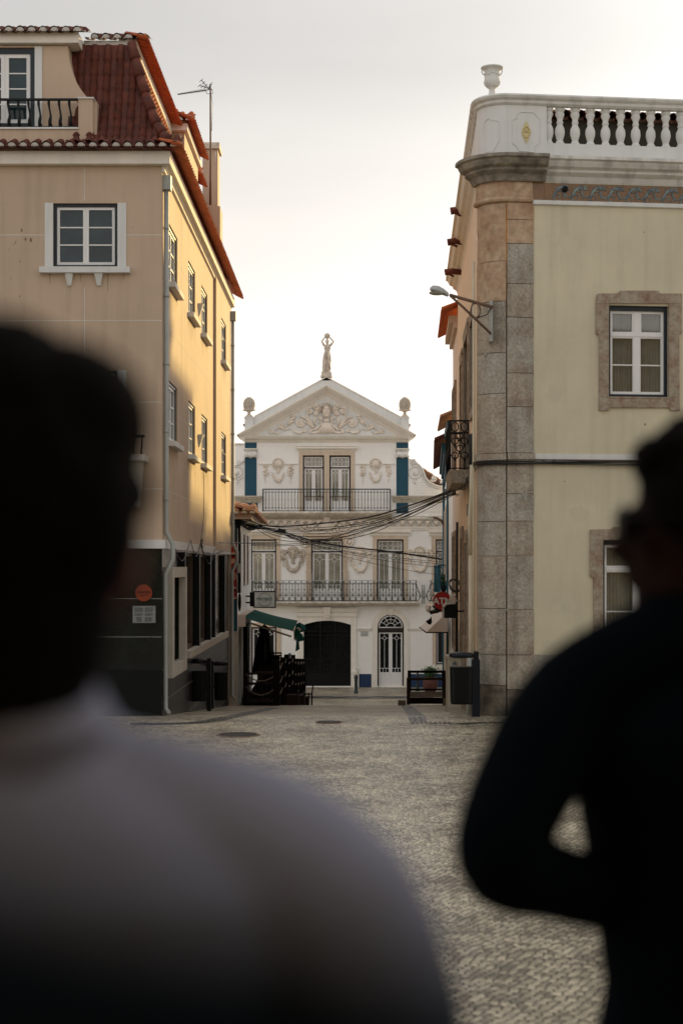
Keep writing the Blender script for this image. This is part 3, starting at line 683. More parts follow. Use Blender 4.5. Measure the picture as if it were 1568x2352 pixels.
# upper eaves
mb = MB(); mb.box(DD, dx(-320), dx(182), -.7, .12, 12.42, 12.62)
U2 = Fr((0, 29.85), (1, 0), (0, -1)); mb.box(U2, dx(182), -3.86, -.3, .12, 12.43, 12.665)
mb.box(LS, .72, 6.6, -.9, -.57, 12.50, 12.701)
mb.build('upper_eave_cornice', 'facade_trim', LB)
mb = MB(); tiles(mb, (dx(-300), 29.0, 12.60), (dx(195), 29.0, 12.60), (0, .95, .30), 3, w=.21, r=.07, caps=1)
tiles(mb, (dx(195), 29.66, 12.69), (-3.66, 29.66, 12.69), (0, .95, .30), 3, w=.21, r=.07, caps=1); mb.build('upper_roof_tiles', ['tile', 'mortar'], LB)
mb = MB(); tiles(mb, LS.p(.62, -.38, 12.68), LS.p(6.7, -.38, 12.72), (-.97, 0, .25), 1, w=.21, r=.068, caps=1); mb.build('upper_roof_tiles', ['tile_lit', 'mortar'], LB)
mb = MB(); mb.hexa([LF.p(-14, -.7, 12.60), LS.p(.9, -.85, 12.60), LS.p(12, -.85, 12.60), LF.p(-14, -13, 12.60), LF.p(-12, -4, 13.6), LF.p(-4, -4, 13.6), LF.p(-4, -9, 13.6), LF.p(-12, -9, 13.6)]); mb.build('roof_deck', 'tile', LB)
# side dormers with their own eaves
for (a, b, xo, z) in ((6.5, 10.0, -3.36, 12.72), (10.9, 12.3, -3.60, 12.60)):
    n = xo-(-3.282); m1 = MB(); m1.box(LS, a+.25, b-.1, -1.2, n-.22, 10.6, z-.06); d_ = m1.build('side_dormer', 'cream_wall', LB)
    m2 = MB(); m2.box(LS, a+.1, b, -1.2, n-.14, z-.12, z+.04); m2.build('dormer_cornice', 'facade_trim', d_)
    m3 = MB(); tiles(m3, LS.p(a, n, z+.08), LS.p(b, n, z+.08), (-.9, 0, .42), 3, w=.21, r=.068, caps=1)
    tiles(m3, LS.p(a, n-1.2, z+.08), LS.p(a, n, z+.08), (0, .9, .42), 2, w=.21, r=.068, caps=1); m3.build('dormer_tiles', ['tile_lit', 'mortar'], d_)
# chimney
c0 = px(465, 400, 42); c1 = px(500, 400, 42)
mb = MB(); mb.bx(c0.x, c1.x, 42, 42.7, 10.3, 13.85); mb.bx(c0.x-.02, c1.x+.06, 42.01, 42.9, 10.3, 12.35); mb.bx(c0.x+.02, c1.x+.03, 41.98, 42.9, 10.3, 11.6)
ch = mb.build('chimney', 'cream_wall', LB)
mb = MB(); mb.bx(c0.x-.07, c1.x+.05, 41.93, 42.77, 13.86, 14.02); 
for x in (c0.x+.03, c1.x-.08): mb.bx(x, x+.05, 41.99, 42.0, 13.5, 13.8)
mb.build('chimney_cap', 'weathered', ch)
# things on the building
an = px(483, 470, 41.5); t = thing('tv_antenna', 'thin television antenna on a mast fixed beside the chimney', 'antenna', (an.x, an.y, an.z))
def P(x, y, D=41.5): return px(x, y, D)
mb = MB(); mb.tube([P(483, 470), P(483.5, 380), P(483, 196)], [.035, .028, .02], 6); mb.build('mast', 'rust', t)
mb = MB(); mb.tube([P(408, 216), P(487, 204)], .013, 5)
for i in range(15):
    q = i/14; x = 410+q*58; y = 215.6-q*9.0; l = 3.2+2.5*q; mb.tube([P(x-l*.9, y-l*.5, 41.3), P(x+l*.9, y+l*.5, 41.7)], .007, 4)
for dx_, dy_ in ((-18, -20), (-22, -8), (4, -12)):
    mb.tube([P(480, 203), P(480+dx_, 203+dy_)], .010, 4)
    for k in range(3): 
        f = .4+.3*k; mb.tube([P(480+dx_*f-4, 203+dy_*f+4), P(480+dx_*f+4, 203+dy_*f-3)], .007, 4)
mb.tube([P(470, 203), P(476, 215), P(489, 213), P(487, 205)], .008, 4); mb.tube([P(484, 208), P(488, 240), P(486, 300)], .006, 4); mb.build('aerial', 'iron', t)
# round orange sign and plaque on the cladding
c = px(330, 1362, 28.97); t = thing('round_sign', 'round orange wall sign on dark cladding above the metal plaque', 'sign', (c.x, 28.97, c.z))
SG = Fr((0, 28.985), (1, 0), (0, -1))
mb = MB(); mb.prism(SG, [(c.x+(.150+.006*(i % 2))*math.cos(a), c.z+(.150+.006*(i % 2))*math.sin(a)) for i, a in enumerate([2*math.pi*k/48 for k in range(48)])], 0, .02); mb.build('disc', 'orange', t)
text_mesh('HUNTERS', .062, SG, c.x+.01, .022, c.z+.01, 'lettering', 'brown_frame', t, sx=.85)
mb = MB(); [mb.box(SG, c.x-.075+k*.018, c.x-.063+k*.018, .0, .022, c.z-.055, c.z-.036) for k in range(9)]; mb.build('small_print', 'brown_frame', t)
text_mesh('62', .026, SG, c.x, .022, c.z-.095, 'lettering', 'brown_frame', t)
a = px(304.5, 1392, 28.97); b = px(357, 1431, 28.97)
t = thing('wall_plaque', 'rectangular metal plaque with columns of small print on dark cladding', 'plaque', ((a.x+b.x)/2, 28.97, b.z))
mb = MB(); mb.box(SG, a.x, b.x, 0, .012, b.z, a.z); mb.build('plate', 'steelplate', t)
mb = MB(); random.seed(3)
for col in (0, 1):
    x0 = a.x+.04+col*.185
    for r in range(15):
        if r in (5, 9): continue
        z = a.z-.035-r*.0175; x = x0+(.03 if r > 9 and col == 0 else 0); e = x0+.15-(.04*random.random() if r in (4, 8) or r > 9 else 0)
        while x < e: l = random.uniform(.01, .03); mb.box(SG, x, min(e, x+l), .012, .0135, z-.0045, z+.0045); x += l+.006
for x in (a.x+.02, b.x-.02):
    for z in (a.z-.02, b.z+.02): mb.ball(SG.p(x, .013, z), .006, .004, .006, 6, 4)
mb.build('small_print', 'iron', t)
random.seed(5)
# ------------------------------------------------------------------ white ornate facade closing the street
TF = thing('ornate_townhouse', 'white ornate townhouse with pediment and long balconies closing the end of the street', 'building', (-.747, 80, -3.33))
def au(zx): return AF(zx, 500)[0]
def az(zy): return AF(700, zy)[1]
def bu(zx): return BFc(zx, 500)[0]
def bz(zy): return BFc(700, zy)[1]
G0 = gz(80)-.02
# openings
top_doors = [(au(542), au(690), az(1303), az(908)), (au(727), au(875), az(1303), az(908))]
mid_doors = [(bu(170), bu(338), bz(668), bz(260)), (bu(568), bu(778), bz(668), bz(260)), (bu(1002), bu(1178), bz(668), bz(260)), (bu(1390), bu(1560), bz(668), bz(260))]
gate = (bu(518), bu(830), bz(1230), bz(797)); GS = bz(825); arch = (bu(1005), bu(1180), bz(1230), bz(845))
gdoor = (bu(172), bu(340), bz(1230), bz(840)); gwin = (bu(1392), bu(1560), bz(1088), bz(850))
XL, XR = bu(-260), bu(2500)      # lower floor width; right end run on out of view to block low sun
ZW = az(1192)                     # top of the side wings
mb = MB()
wall(mb, FAC, XL, XR, G0, ZW, mid_doors+[gate, arch, gdoor, gwin]+[(a, b, c, ZW) for a, b, c, d in top_doors], .25)
wall(mb, FAC, au(138), au(1278), ZW, az(775), [(a, b, ZW, d) for a, b, c, d in top_doors], .25)
# pediment field and body behind
ap = (au(707), az(420)); pl = (au(100), az(775)); pr = (au(1312), az(775))
mb.prism(FAC, [(au(138), az(776)), (au(1278), az(776)), (au(1278), az(745)), (ap[0], az(432)), (au(138), az(745))], -.4, 0)
for u in (au(138), au(1278)): mb.quad(FAC.p(u, 0, ZW), FAC.p(u, -11, ZW), FAC.p(u, -11, az(745)), FAC.p(u, 0, az(745)))
for u in (XL, XR): mb.quad(FAC.p(u, 0, G0), FAC.p(u, -11, G0), FAC.p(u, -11, ZW), FAC.p(u, 0, ZW))
mb.quad(FAC.p(XL, 0, ZW), FAC.p(XR, 0, ZW), FAC.p(XR, -11, ZW), FAC.p(XL, -11, ZW))
# spandrels of the arched openings
def spandrel(mb, u0, u1, zs, za, n=0., rise_only=True, k=14):
    cu = (u0+u1)/2; h = za-zs; w_ = (u1-u0)/2; r = (w_*w_+h*h)/(2*h); cz = za-r; a1 = math.asin(min(1, w_/r))
    return [(cu+r*math.sin(-a1+2*a1*i/k), cz+r*math.cos(-a1+2*a1*i/k)) for i in range(k+1)]
mb.build('wall', 'white_wall', TF)
# roof slopes and gable parapet
mb = MB(); za = az(358); 
for s_, u_e, z_e in ((-1, au(120), az(690)), (1, au(1296), az(690))):
    mb.quad(FAC.p(au(707), -.3, za-.15), FAC.p(u_e, -.3, z_e), FAC.p(u_e, -11, z_e), FAC.p(au(707), -11, za-.15))
mb.build('roof', 'tile', TF)
mb = MB(); gpts = [(au(138), az(770)), (au(138), az(732)), (au(205), az(637)), (au(707), az(366)), (au(1222), az(640)), (au(1278), az(732)), (au(1278), az(770))]
mb.prism(FAC, gpts, -.55, .02); mb.build('gable_parapet', 'white_trim', TF)
mb = MB()
for a, b in (((au(205), az(633)), (au(707), az(358))), ((au(707), az(358)), (au(1222), az(636)))):
    mb.hexa([FAC.p(a[0], -.6, a[1]-.05), FAC.p(b[0], -.6, b[1]-.05), FAC.p(b[0], .06, b[1]-.05), FAC.p(a[0], .06, a[1]-.05), FAC.p(a[0], -.6, a[1]), FAC.p(b[0], -.6, b[1]), FAC.p(b[0], .06, b[1]), FAC.p(a[0], .06, a[1])])
mb.build('gable_coping', 'facade_trim', TF)
# raking cornice: three stepped bands
mb = MB()
def rake(off, n1, th):
    z = lambda p: p
    for s_ in (-1, 1):
        A0 = (au(707), az(420+off)); E = (au(707)+s_*(au(1328)-au(707)+.0)*(1-off*.00), az(770)+0) ; 
        slope = (az(768)-az(420))/((au(1328)-au(707)))
        L_ = (au(1328)-au(707))-max(0, off)*.012
        B_ = (au(707)+s_*L_, A0[1]+slope*L_)
        mb.hexa([FAC.p(A0[0], 0, A0[1]-th), FAC.p(B_[0], 0, B_[1]-th), FAC.p(B_[0], n1, B_[1]-th), FAC.p(A0[0], n1, A0[1]-th), FAC.p(A0[0], 0, A0[1]), FAC.p(B_[0], 0, B_[1]), FAC.p(B_[0], n1, B_[1]), FAC.p(A0[0], n1, A0[1])])
rake(0, .50, .07); rake(10, .44, .08); rake(22, .34, .08); rake(34, .24, .08); rake(46, .14, .1); rake(60, .05, .08); rake(74, .025, .03)
mould(mb, FAC, au(140), au(1272), [(.03, az(818)), (.10, az(812)), (.10, az(806)), (.20, az(800)), (.28, az(795)), (.34, az(793)), (.34, az(786)), (.42, az(783)), (.44, az(776))], .0, .0)
mb.build('pediment_cornice', 'facade_trim', TF)
mb = MB()
for s_, u in ((-1, au(140)), (1, au(1272))):
    prof = [(.03, az(818)), (.20, az(800)), (.34, az(790)), (.44, az(776))]
    pts = [(u, az(818))]+[(u+s_*p_[0]*.9, p_[1]) for p_ in prof]+[(u, az(770))]
    mb.prism(FAC, pts, -.5, .3)
mb.build_each('cornice_return', 'facade_trim', TF)
# blue pilaster panels
for a, b in ((138, 220), (1193, 1276)):
    m1 = MB(); m1.box(FAC, au(a), au(b), -.02, .03, az(1192), az(878)); m1.box(FAC, au(a), au(b), -.02, .03, az(860), az(820)); m1.box(FAC, au(a+(0 if a > 500 else 2)), au(b+(0 if a > 500 else 8)), -.02, .03, az(1312), az(1240)); p_ = m1.build('pilaster', 'blue_paint', TF)
    m2 = MB(); mould(m2, FAC, au(a-8), au(b+8), [(.03, az(878)), (.06, az(872)), (.12, az(866)), (.12, az(860))]); m2.build('capital', 'facade_trim', p_)
    m3 = MB(); cu = au((a+b)/2)
    for q in range(-2, 3):
        m3.tube([FAC.p(cu+q*.11, .06, az(882)), FAC.p(cu+q*.115, .17, az(897)), FAC.p(cu+q*.10, .15, az(915)), FAC.p(cu+q*.12, .08, az(930-abs(q)*5))], [.05, .085, .08, .03], 6)
    scroll(m3, FAC, cu-.28, az(918), .08, 1.2, 1, 0, .03, .08); scroll(m3, FAC, cu+.28, az(918), .08, 1.2, -1, math.pi, .03, .08)
    m3.build('acanthus_bracket', 'white_relief', p_)
# side wing cornices and quoins
mb = MB()
wp = [(.02, az(1240)), (.08, az(1232)), (.14, az(1222)), (.26, az(1212)), (.30, az(1206)), (.38, az(1200)), (.40, az(1192))]
mould(mb, FAC, XL, au(245), wp, 0, .35); mould(mb, FAC, au(1175), XR, wp, .35, 0)
mb.build_each('wing_cornice', 'weathered', TF)
mb = MB(); mb.box(FAC, XL, XR, -.01, .03, az(1300), az(1305)); mb.build('wing_string_course', 'facade_trim', TF)
# left and right scrolled attic walls
mb = MB(); u = lambda zx: au(zx)
left_o = [(35, 1192), (138, 1192), (138, 930), (100, 945), (60, 975), (40, 1010), (36, 1060), (10, 1100), (-40, 1130), (-110, 1140), (-110, 1192)]
mb.prism(FAC, [(u(a), az(b)) for a, b in left_o], -.35, -.02); a1_ = mb.build('scrolled_attic', 'white_wall', TF)
mb = MB(); right_o = [(1276, 1192), (1276, 925), (1300, 935), (1330, 965), (1355, 985), (1380, 1010), (1395, 1060), (1425, 1095), (1480, 1120), (1540, 1130), (1540, 1192)]
mb.prism(FAC, [(u(a), az(b)) for a, b in right_o], -.35, -.02); a2_ = mb.build('scrolled_attic', 'white_wall', TF)
mb = MB()
def ring(mb, zx, zy, r, th, n=.02): mb.tube([FAC.p(u(zx)+r*math.cos(a), n, az(zy)+r*math.sin(a)) for a in [2*math.pi*i/20 for i in range(21)]], th, 6)
ring(mb, 1322, 1028, .30, .035); mb.ball(FAC.p(u(1326), .03, az(1032)), .14, .1, .14, 8, 5)
ftube(mb, FAC, [(u(a), az(b)) for a, b in ((1300, 945), (1318, 938), (1330, 960), (1350, 975), (1372, 1000), (1385, 1035), (1395, 1065), (1420, 1095), (1460, 1118), (1500, 1128), (1530, 1122))], .03, .06, 6)
ftube(mb, FAC, [(u(a), az(b)) for a, b in ((1300, 975), (1345, 990), (1368, 1030), (1382, 1075), (1412, 1108), (1452, 1130), (1500, 1140), (1528, 1136))], .02, .04, 6)
scroll(mb, FAC, u(1452), az(1068), .17, 1.4, 1, 3.6, .05, .03); scroll(mb, FAC, u(1310), az(950), .13, 1.4, -1, -.5, .045, .03)
for q in range(5): ftube(mb, FAC, [(u(1500), az(1105)), (u(1498+q*8), az(1085-abs(q-2)*-3)), (u(1508+q*7), az(1072+abs(q-2)*7))], .03, .03)
ftube(mb, FAC, [(u(a), az(b)) for a, b in ((1322, 1075), (1318, 1095), (1328, 1108))], .02, .04); 
for q in range(6): mb.box(FAC, u(1342-q*7)-.0, u(1385+q*22), -.02, .0, az(1098+q*18)-.012, az(1098+q*18)+.012)
mb.build('scroll_relief', 'white_relief', a2_)
mb = MB()
ring(mb, 84, 1022, .27, .035); mb.ball(FAC.p(u(80), .03, az(1030)), .13, .1, .13, 8, 5)
ftube(mb, FAC, [(u(a), az(b)) for a, b in ((135, 945), (110, 955), (95, 968), (60, 985), (42, 1005), (35, 1050), (0, 1085))], .03, .055, 6)
ftube(mb, FAC, [(u(a), az(b)) for a, b in ((60, 1060), (90, 1080), (125, 1060))], .02, .04); scroll(mb, FAC, u(102), az(960), .12, 1.4, 1, 2., .04, .03)
ftube(mb, FAC, [(u(a), az(b)) for a, b in ((100, 1075), (90, 1095), (86, 1110))], .02, .03)
for q in range(6): mb.box(FAC, u(40-q*20), u(124), -.02, .0, az(1098+q*18)-.012, az(1098+q*18)+.012)
mb.build('scroll_relief', 'white_relief', a1_)

# french doors with patterned glazing bars
def french(fr, u0, u1, z0, z1, kind='mid', pane='pane_grey', n=-.22, name='balcony_door'):
    fw = .07; W = u1-u0; H = z1-z0
    m1 = MB(); border(m1, fr, u0, u1, z0, z1, fw, n, n+.12, wb=.0, wt=.07)
    tz = z1-.07-(.52 if kind != 'ground' else 0)   # underside of the transom light
    if kind != 'ground': m1.box(fr, u0+fw, u1-fw, n, n+.12, tz-.06, tz)
    d_ = m1.build(name, 'brown_frame', TF)
    a, b = u0+fw, u1-fw
    if kind != 'ground':
        m2 = MB(); border(m2, fr, a+.003, b-.003, tz+.003, z1-.073, .055, n+.02, n+.07)
        i0, i1, j0, j1 = a+.058, b-.058, tz+.058, z1-.128; k = 4 if W < 1.5 else 5
        cw = (i1-i0)/k; mid = (j0+j1)/2; dd = cw*.30; t_ = .014
        def bar(p, q, th=t_): m2.tube([fr.p(p[0], n+.045, p[1]), fr.p(q[0], n+.045, q[1])], th, 4, smooth=False)
        for q in range(k):
            c = i0+cw*(q+.5)
            if q % 1 == 0:
                bar((c-dd, mid), (c, mid+dd)); bar((c, mid+dd), (c+dd, mid)); bar((c+dd, mid), (c, mid-dd)); bar((c, mid-dd), (c-dd, mid))
                bar((c, mid+dd), (c, j1)); bar((c, mid-dd), (c, j0))
            if q < k-1: bar((c+dd, mid), (c+cw-dd, mid))
        bar((i0, mid), (i0+cw*.5-dd, mid)); bar((i1-cw*.5+dd, mid), (i1, mid)); m2.build('transom_light', 'sash', d_)
        top = tz-.063
    else: top = z1-.073
    mid = (a+b)/2; lw = (b-a)/2
    for i in range(2):
        l0, l1 = a+i*lw+.003, a+(i+1)*lw-.003; s_ = .075; m3 = MB()
        sL = s_ if i == 0 else s_*1.15; sR = s_*1.15 if i == 0 else s_
        m3.box(fr, l0, l0+sL, n+.02, n+.07, z0+.01, top); m3.box(fr, l1-sR, l1, n+.02, n+.07, z0+.01, top)
        zp = z0+.01+(top-z0)*.25     # top of solid panel
        m3.box(fr, l0+sL, l1-sR, n+.02, n+.07, top-.07, top); m3.box(fr, l0+sL, l1-sR, n+.02, n+.06, z0+.01, zp)
        for q in range(5): zz = z0+.12+(zp-z0-.2)*q/4; m3.box(fr, l0+sL+.03, l1-sR-.03, n+.06, n+.068, zz, zz+.035)
        g0, g1 = l0+sL, l1-sR; c = (g0+g1)/2; t_ = .013
        def bar(p, q, th=t_): m3.tube([fr.p(p[0], n+.045, p[1]), fr.p(q[0], n+.045, q[1])], th, 4, smooth=False)
        zl = zp+(top-zp)*.10; gw = g1-g0; dc = top-.07-gw*.52; dd = gw*.25
        bar((g0, zl), (g1, zl)); 
        for q in (1/3, 2/3): bar((g0+gw*q, zp), (g0+gw*q, zl))
        bar((c-dd, dc), (c, dc+dd)); bar((c, dc+dd), (c+dd, dc)); bar((c+dd, dc), (c, dc-dd)); bar((c, dc-dd), (c-dd, dc))
        bar((g0, dc), (c-dd, dc)); bar((c+dd, dc), (g1, dc)); bar((c, dc+dd), (c, top-.07)); bar((c, dc-dd), (c, zl))
        m3.build('door_leaf', 'sash', d_)
    m4 = MB(); m4.quad(fr.p(a, n+.03, z0+.02), fr.p(b, n+.03, z0+.02), fr.p(b, n+.03, z1-.05), fr.p(a, n+.03, z1-.05)); m4.build('glass_pane', pane, d_)
    return d_
for h in top_doors: french(FAC, *h)
for h in mid_doors: french(FAC, *h)
french(FAC, gdoor[0], gdoor[1], gdoor[2], gdoor[3], 'ground', 'pane_dark', name='shop_door')
french(FAC, arch[0], arch[1], arch[2], bz(866), 'ground', 'pane_dark', name='entrance_door')
# plain window at right on the ground floor
casement(TF, FAC, gwin[0], gwin[1], gwin[2], gwin[3], .2, fm='navy_frame', bars=0, pm='pane_dark')
# surrounds
def surround(u0, u1, z0, z1, w_, top=None, n=.05, m='tan_trim', head=None, name='surround'):
    m1 = MB(); m1.box(FAC, u0-w_, u0, -.02, n, z0, z1); m1.box(FAC, u1, u1+w_, -.02, n, z0, z1); m1.box(FAC, u0-w_, u1+w_, -.02, n, z1, z1+(top or w_))
    o = m1.build(name, m, TF)
    if head:
        z = z1+(top or w_); e, h = head; m2 = MB()
        mould(m2, FAC, u0-w_-e, u1+w_+e, [(.05, z+.002), (.09, z+h*.2), (.09, z+h*.35), (.18, z+h*.6), (.22, z+h*.65), (.22, z+h)], 0, 0); m2.build('head_moulding', 'facade_trim', o)
    return o
m1 = MB(); z0, z1 = az(1303), az(880)
for a, b in ((515, 541.5), (690.5, 726.5), (875.5, 903)): m1.box(FAC, au(a), au(b), -.02, .05, z0, az(907))
m1.box(FAC, au(515), au(903), -.02, .05, az(907), z1); o_ = m1.build('surround', 'tan_trim', TF)
m2 = MB(); mould(m2, FAC, au(512), au(908), [(.05, az(881)), (.08, az(874)), (.16, az(866)), (.22, az(862)), (.22, az(852)), (.26, az(846))], .6, .6); m2.build('head_moulding', 'facade_trim', o_)
w28 = bu(28)-bu(0)
surround(mid_doors[0][0], mid_doors[0][1], bz(668), bz(260), w28, head=(.08, .25)); surround(mid_doors[2][0], mid_doors[2][1], bz(668), bz(260), w28, .16, head=(.12, .3)); surround(mid_doors[3][0], mid_doors[3][1], bz(668), bz(260), w28, .16, head=(.12, .3))
surround(gdoor[0], gdoor[1], bz(1230), gdoor[3], w28); 
surround(gwin[0], gwin[1], bz(1088), gwin[3], bu(24)-bu(0))
mb = MB(); mb.box(FAC, gwin[0]-.3, gwin[1]+.3, -.02, .10, bz(1115), bz(1088)); mb.build('window_sill', 'facade_trim', TF)
# centre door of the first floor: pilasters, dentils and crest
m1 = MB()
for a, b in ((535, 567), (779, 808)):
    c = bu((a+b)/2); h = (bu(b)-bu(a))/2
    m1.box(FAC, c-h, c+h, -.02, .06, bz(668), bz(262)); m1.box(FAC, c-h-.04, c+h+.04, -.02, .10, bz(474), bz(468)); m1.box(FAC, c-h-.03, c+h+.03, -.02, .14, bz(275), bz(250))
    for q in range(4): m1.box(FAC, c-h+.03+q*.075, c-h+.06+q*.075, .06, .075, bz(640), bz(485))
    for q in range(5):
        z = bz(455-q*22)
        for s_ in (-1, 1): m1.tube([FAC.p(c-s_*h*.8, .07, z), FAC.p(c+s_*h*.8, .07, bz(455-(q+1)*22))], .014, 4)
m1.box(FAC, bu(535), bu(808), -.02, .08, bz(258), bz(236)); m1.box(FAC, bu(528), bu(815), -.02, .2, bz(238), bz(228))
for q in range(26): m1.box(FAC, bu(572)+q*(bu(778)-bu(572))/26, bu(572)+q*(bu(778)-bu(572))/26+.045, .08, .12, bz(256), bz(247))
cd = m1.build('door_pilasters', 'tan_trim', TF)
m1 = MB(); c = bu(672)
for s_ in (-1, 1):
    scroll(m1, FAC, c+s_*(bu(790)-bu(672)), bz(172), .30, 1.7, s_, .5 if s_ > 0 else 2.6, .06, .12); scroll(m1, FAC, c+s_*(bu(740)-bu(672)), bz(195), .24, 1.5, -s_, 1.5, .055, .14)
    scroll(m1, FAC, c+s_*(bu(705)-bu(672)), bz(170), .2, 1.4, s_, 1.0, .05, .16); scroll(m1, FAC, c+s_*(bu(822)-bu(672)), bz(280), .26, 1.5, s_, .8, .06, .1)
    ftube(m1, FAC, bez((c+s_*.1, bz(215)), (c+s_*1.2, bz(225)), (c+s_*(bu(850)-bu(672)), bz(180))), .12, .07); ftube(m1, FAC, bez((c+s_*.12, bz(140)), (c+s_*.8, bz(140)), (c+s_*(bu(800)-bu(672)), bz(150))), .12, .06)
    ftube(m1, FAC, bez((c+s_*(bu(830)-bu(672)), bz(225)), (c+s_*(bu(858)-bu(672)), bz(260)), (c+s_*(bu(835)-bu(672)), bz(298))), .1, .06)
    for q in range(4): m1.ball(FAC.p(c+s_*(.3+.42*q), .12, bz(168+q*6)), .10, .08, .10, 7, 5)
m1.lathe(FAC.p(c, .12, bz(205)), [(.05, 0), (.28, .1), (.33, .28), (.25, .42), (.12, .5), (.2, .62), (.05, .78)], 10, 1, .5); m1.box(FAC, c-1.9, c+1.9, -.02, .1, bz(232), bz(218)); m1.build('crest_relief', 'relief', cd)
# gate
m1 = MB(); arcp = spandrel(m1, gate[0], gate[1], GS, bz(797.5))
# facade already spans above the springing: cut by a proud stone head carrying the flat arch
m1.prism(FAC, [(gate[0]-.28, bz(776)), (gate[0]-.28, G0), (gate[0], G0), (gate[0], GS)]+arcp[1:-1]+[(gate[1], GS), (gate[1], G0), (gate[1]+.28, G0), (gate[1]+.28, bz(776))], -.02, .07)
m1.box(FAC, gate[0]-.32, gate[0]-.02, .07, .13, G0, bz(1150)); m1.box(FAC, gate[1]+.02, gate[1]+.32, .07, .13, G0, bz(1150))
for s_, uu in ((-1, gate[0]-.2), (1, gate[1]+.2)): m1.ball(FAC.p(uu, .1, bz(1140)), .17, .06, .17, 8, 5); scroll(m1, FAC, uu+s_*.05, bz(1125), .13, 1.2, s_, 0, .03, .09)
gs = m1.build('gate_surround', 'facade_trim', TF)
m1 = MB(); mould(m1, FAC, bu(478), bu(868), [(.07, bz(776)), (.12, bz(770)), (.12, bz(745)), (.18, bz(740)), (.22, bz(722)), (.30, bz(712))], .3, .3); m1.build('head_moulding', 'facade_trim', gs)
m1 = MB(); m1.hexa([FAC.p(bu(657), 0, bz(797)), FAC.p(bu(688), 0, bz(797)), FAC.p(bu(688), .2, bz(797)), FAC.p(bu(657), .2, bz(797)), FAC.p(bu(648), 0, bz(706)), FAC.p(bu(697), 0, bz(706)), FAC.p(bu(697), .34, bz(706)), FAC.p(bu(648), .34, bz(706))])
scroll(m1, FAC, bu(672), bz(770), .14, 1.2, 1, 0, .03, .26); m1.build('keystone', 'facade_trim', gs)
m1 = MB(); m1.quad(*[FAC.p(a, -.2, b) for a, b in ((gate[0], G0), (gate[1], G0), (gate[1], bz(790)), (gate[0], bz(790)))]); gb = m1.build('gate_glass', 'pane_dark', TF)
m1 = MB(); gu = lambda t: gate[0]+(gate[1]-gate[0])*t
m1.box(FAC, gate[0], gate[1], -.16, -.08, G0, bz(1145)); 
for t in (0., .335, .645, .985): m1.box(FAC, gu(t), gu(t)+.05+(.03 if 0 < t < .9 else 0), -.16, -.07, bz(1145), bz(797))
for z in (1140, 900, 872): m1.box(FAC, gate[0], gate[1], -.15, -.09, bz(z), bz(z)+.05)
for p_ in range(3):
    a, b = gu((.02, .36, .67)[p_]), gu((.335, .645, .985)[p_]); c = (a+b)/2; w_ = (b-a)
    ringz = bz(1075); m1.tube([FAC.p(c+w_*.33*math.cos(q), -.11, ringz+w_*.33*math.sin(q)) for q in [2*math.pi*k/20 for k in range(21)]], .016, 5)
    for k in range(10): q = 2*math.pi*k/10; m1.tube([FAC.p(c+.05*math.cos(q), -.11, ringz+.05*math.sin(q)), FAC.p(c+w_*.32*math.cos(q), -.11, ringz+w_*.32*math.sin(q))], .010, 4)
    for s_ in (-1, 1):
        scroll(m1, FAC, c+s_*w_*.22, bz(1000), w_*.2, 1.5, s_, 1.57, .013, -.11); scroll(m1, FAC, c+s_*w_*.24, bz(925), w_*.2, 1.5, -s_, 1.57, .013, -.11); scroll(m1, FAC, c+s_*w_*.22, bz(845), w_*.18, 1.4, s_, 0, .013, -.11)
        ftube(m1, FAC, bez((c, bz(1040)), (c+s_*w_*.5, bz(980)), (c, bz(905))), -.11, .012)
    ftube(m1, FAC, [(c, bz(1040)), (c, bz(880))], -.11, .012)
m1.build('iron_gate', 'plastic', TF)
# arched door surround, fanlight
m1 = MB(); cu = (arch[0]+arch[1])/2; ra = (arch[1]-arch[0])/2; zs = bz(845)
o_p = arc((cu, zs), ra+.30, math.pi, 0, 18); i_p = arc((cu, zs), ra-.0, 0, math.pi, 18)
m1.prism(FAC, [(arch[0]-.26, G0), (arch[0]-.26, zs)]+o_p+[(arch[1]+.26, zs), (arch[1]+.26, G0), (arch[1], G0), (arch[1], zs)]+i_p[1:-1]+[(arch[0], zs), (arch[0], G0)], -.02, .05)
m1.box(FAC, arch[0]-.30, arch[0], .05, .09, G0, bz(1150)); m1.box(FAC, arch[1], arch[1]+.30, .05, .09, G0, bz(1150))
m1.hexa([FAC.p(cu-.09, 0, zs+ra-.02), FAC.p(cu+.09, 0, zs+ra-.02), FAC.p(cu+.09, .12, zs+ra-.02), FAC.p(cu-.09, .12, zs+ra-.02), FAC.p(cu-.14, 0, bz(718)), FAC.p(cu+.14, 0, bz(718)), FAC.p(cu+.14, .18, bz(718)), FAC.p(cu-.14, .18, bz(718))])
as_ = m1.build('arched_surround', 'facade_trim', TF)
m1 = MB(); m1.prism(FAC, [(arch[0], bz(866))]+[(arch[0], zs)]+arc((cu, zs), ra, math.pi, 0, 18)[1:-1]+[(arch[1], zs), (arch[1], bz(866))], .004, .010); fb = m1.build('fanlight_back', 'brown_frame', as_)
m1 = MB()
rr_ = ra-.09; m1.prism(FAC, arc((cu, zs+.01), rr_, 0, math.pi, 18), .010, .016); m1.build('fanlight_glass', 'pane_dark', as_)
m1 = MB()
def bar2(p, q, th=.016): m1.tube([FAC.p(p[0], .03, p[1]), FAC.p(q[0], .03, q[1])], th, 4)
m1.tube([FAC.p(a, .03, b) for a, b in arc((cu, zs+.02), rr_, 0, math.pi, 18)], .03, 4); bar2((cu-rr_, zs+.02), (cu+rr_, zs+.02), .03)
m1.tube([FAC.p(a, .03, b) for a, b in arc((cu, zs+.02), rr_*.38, 0, math.pi, 10)], .018, 4)
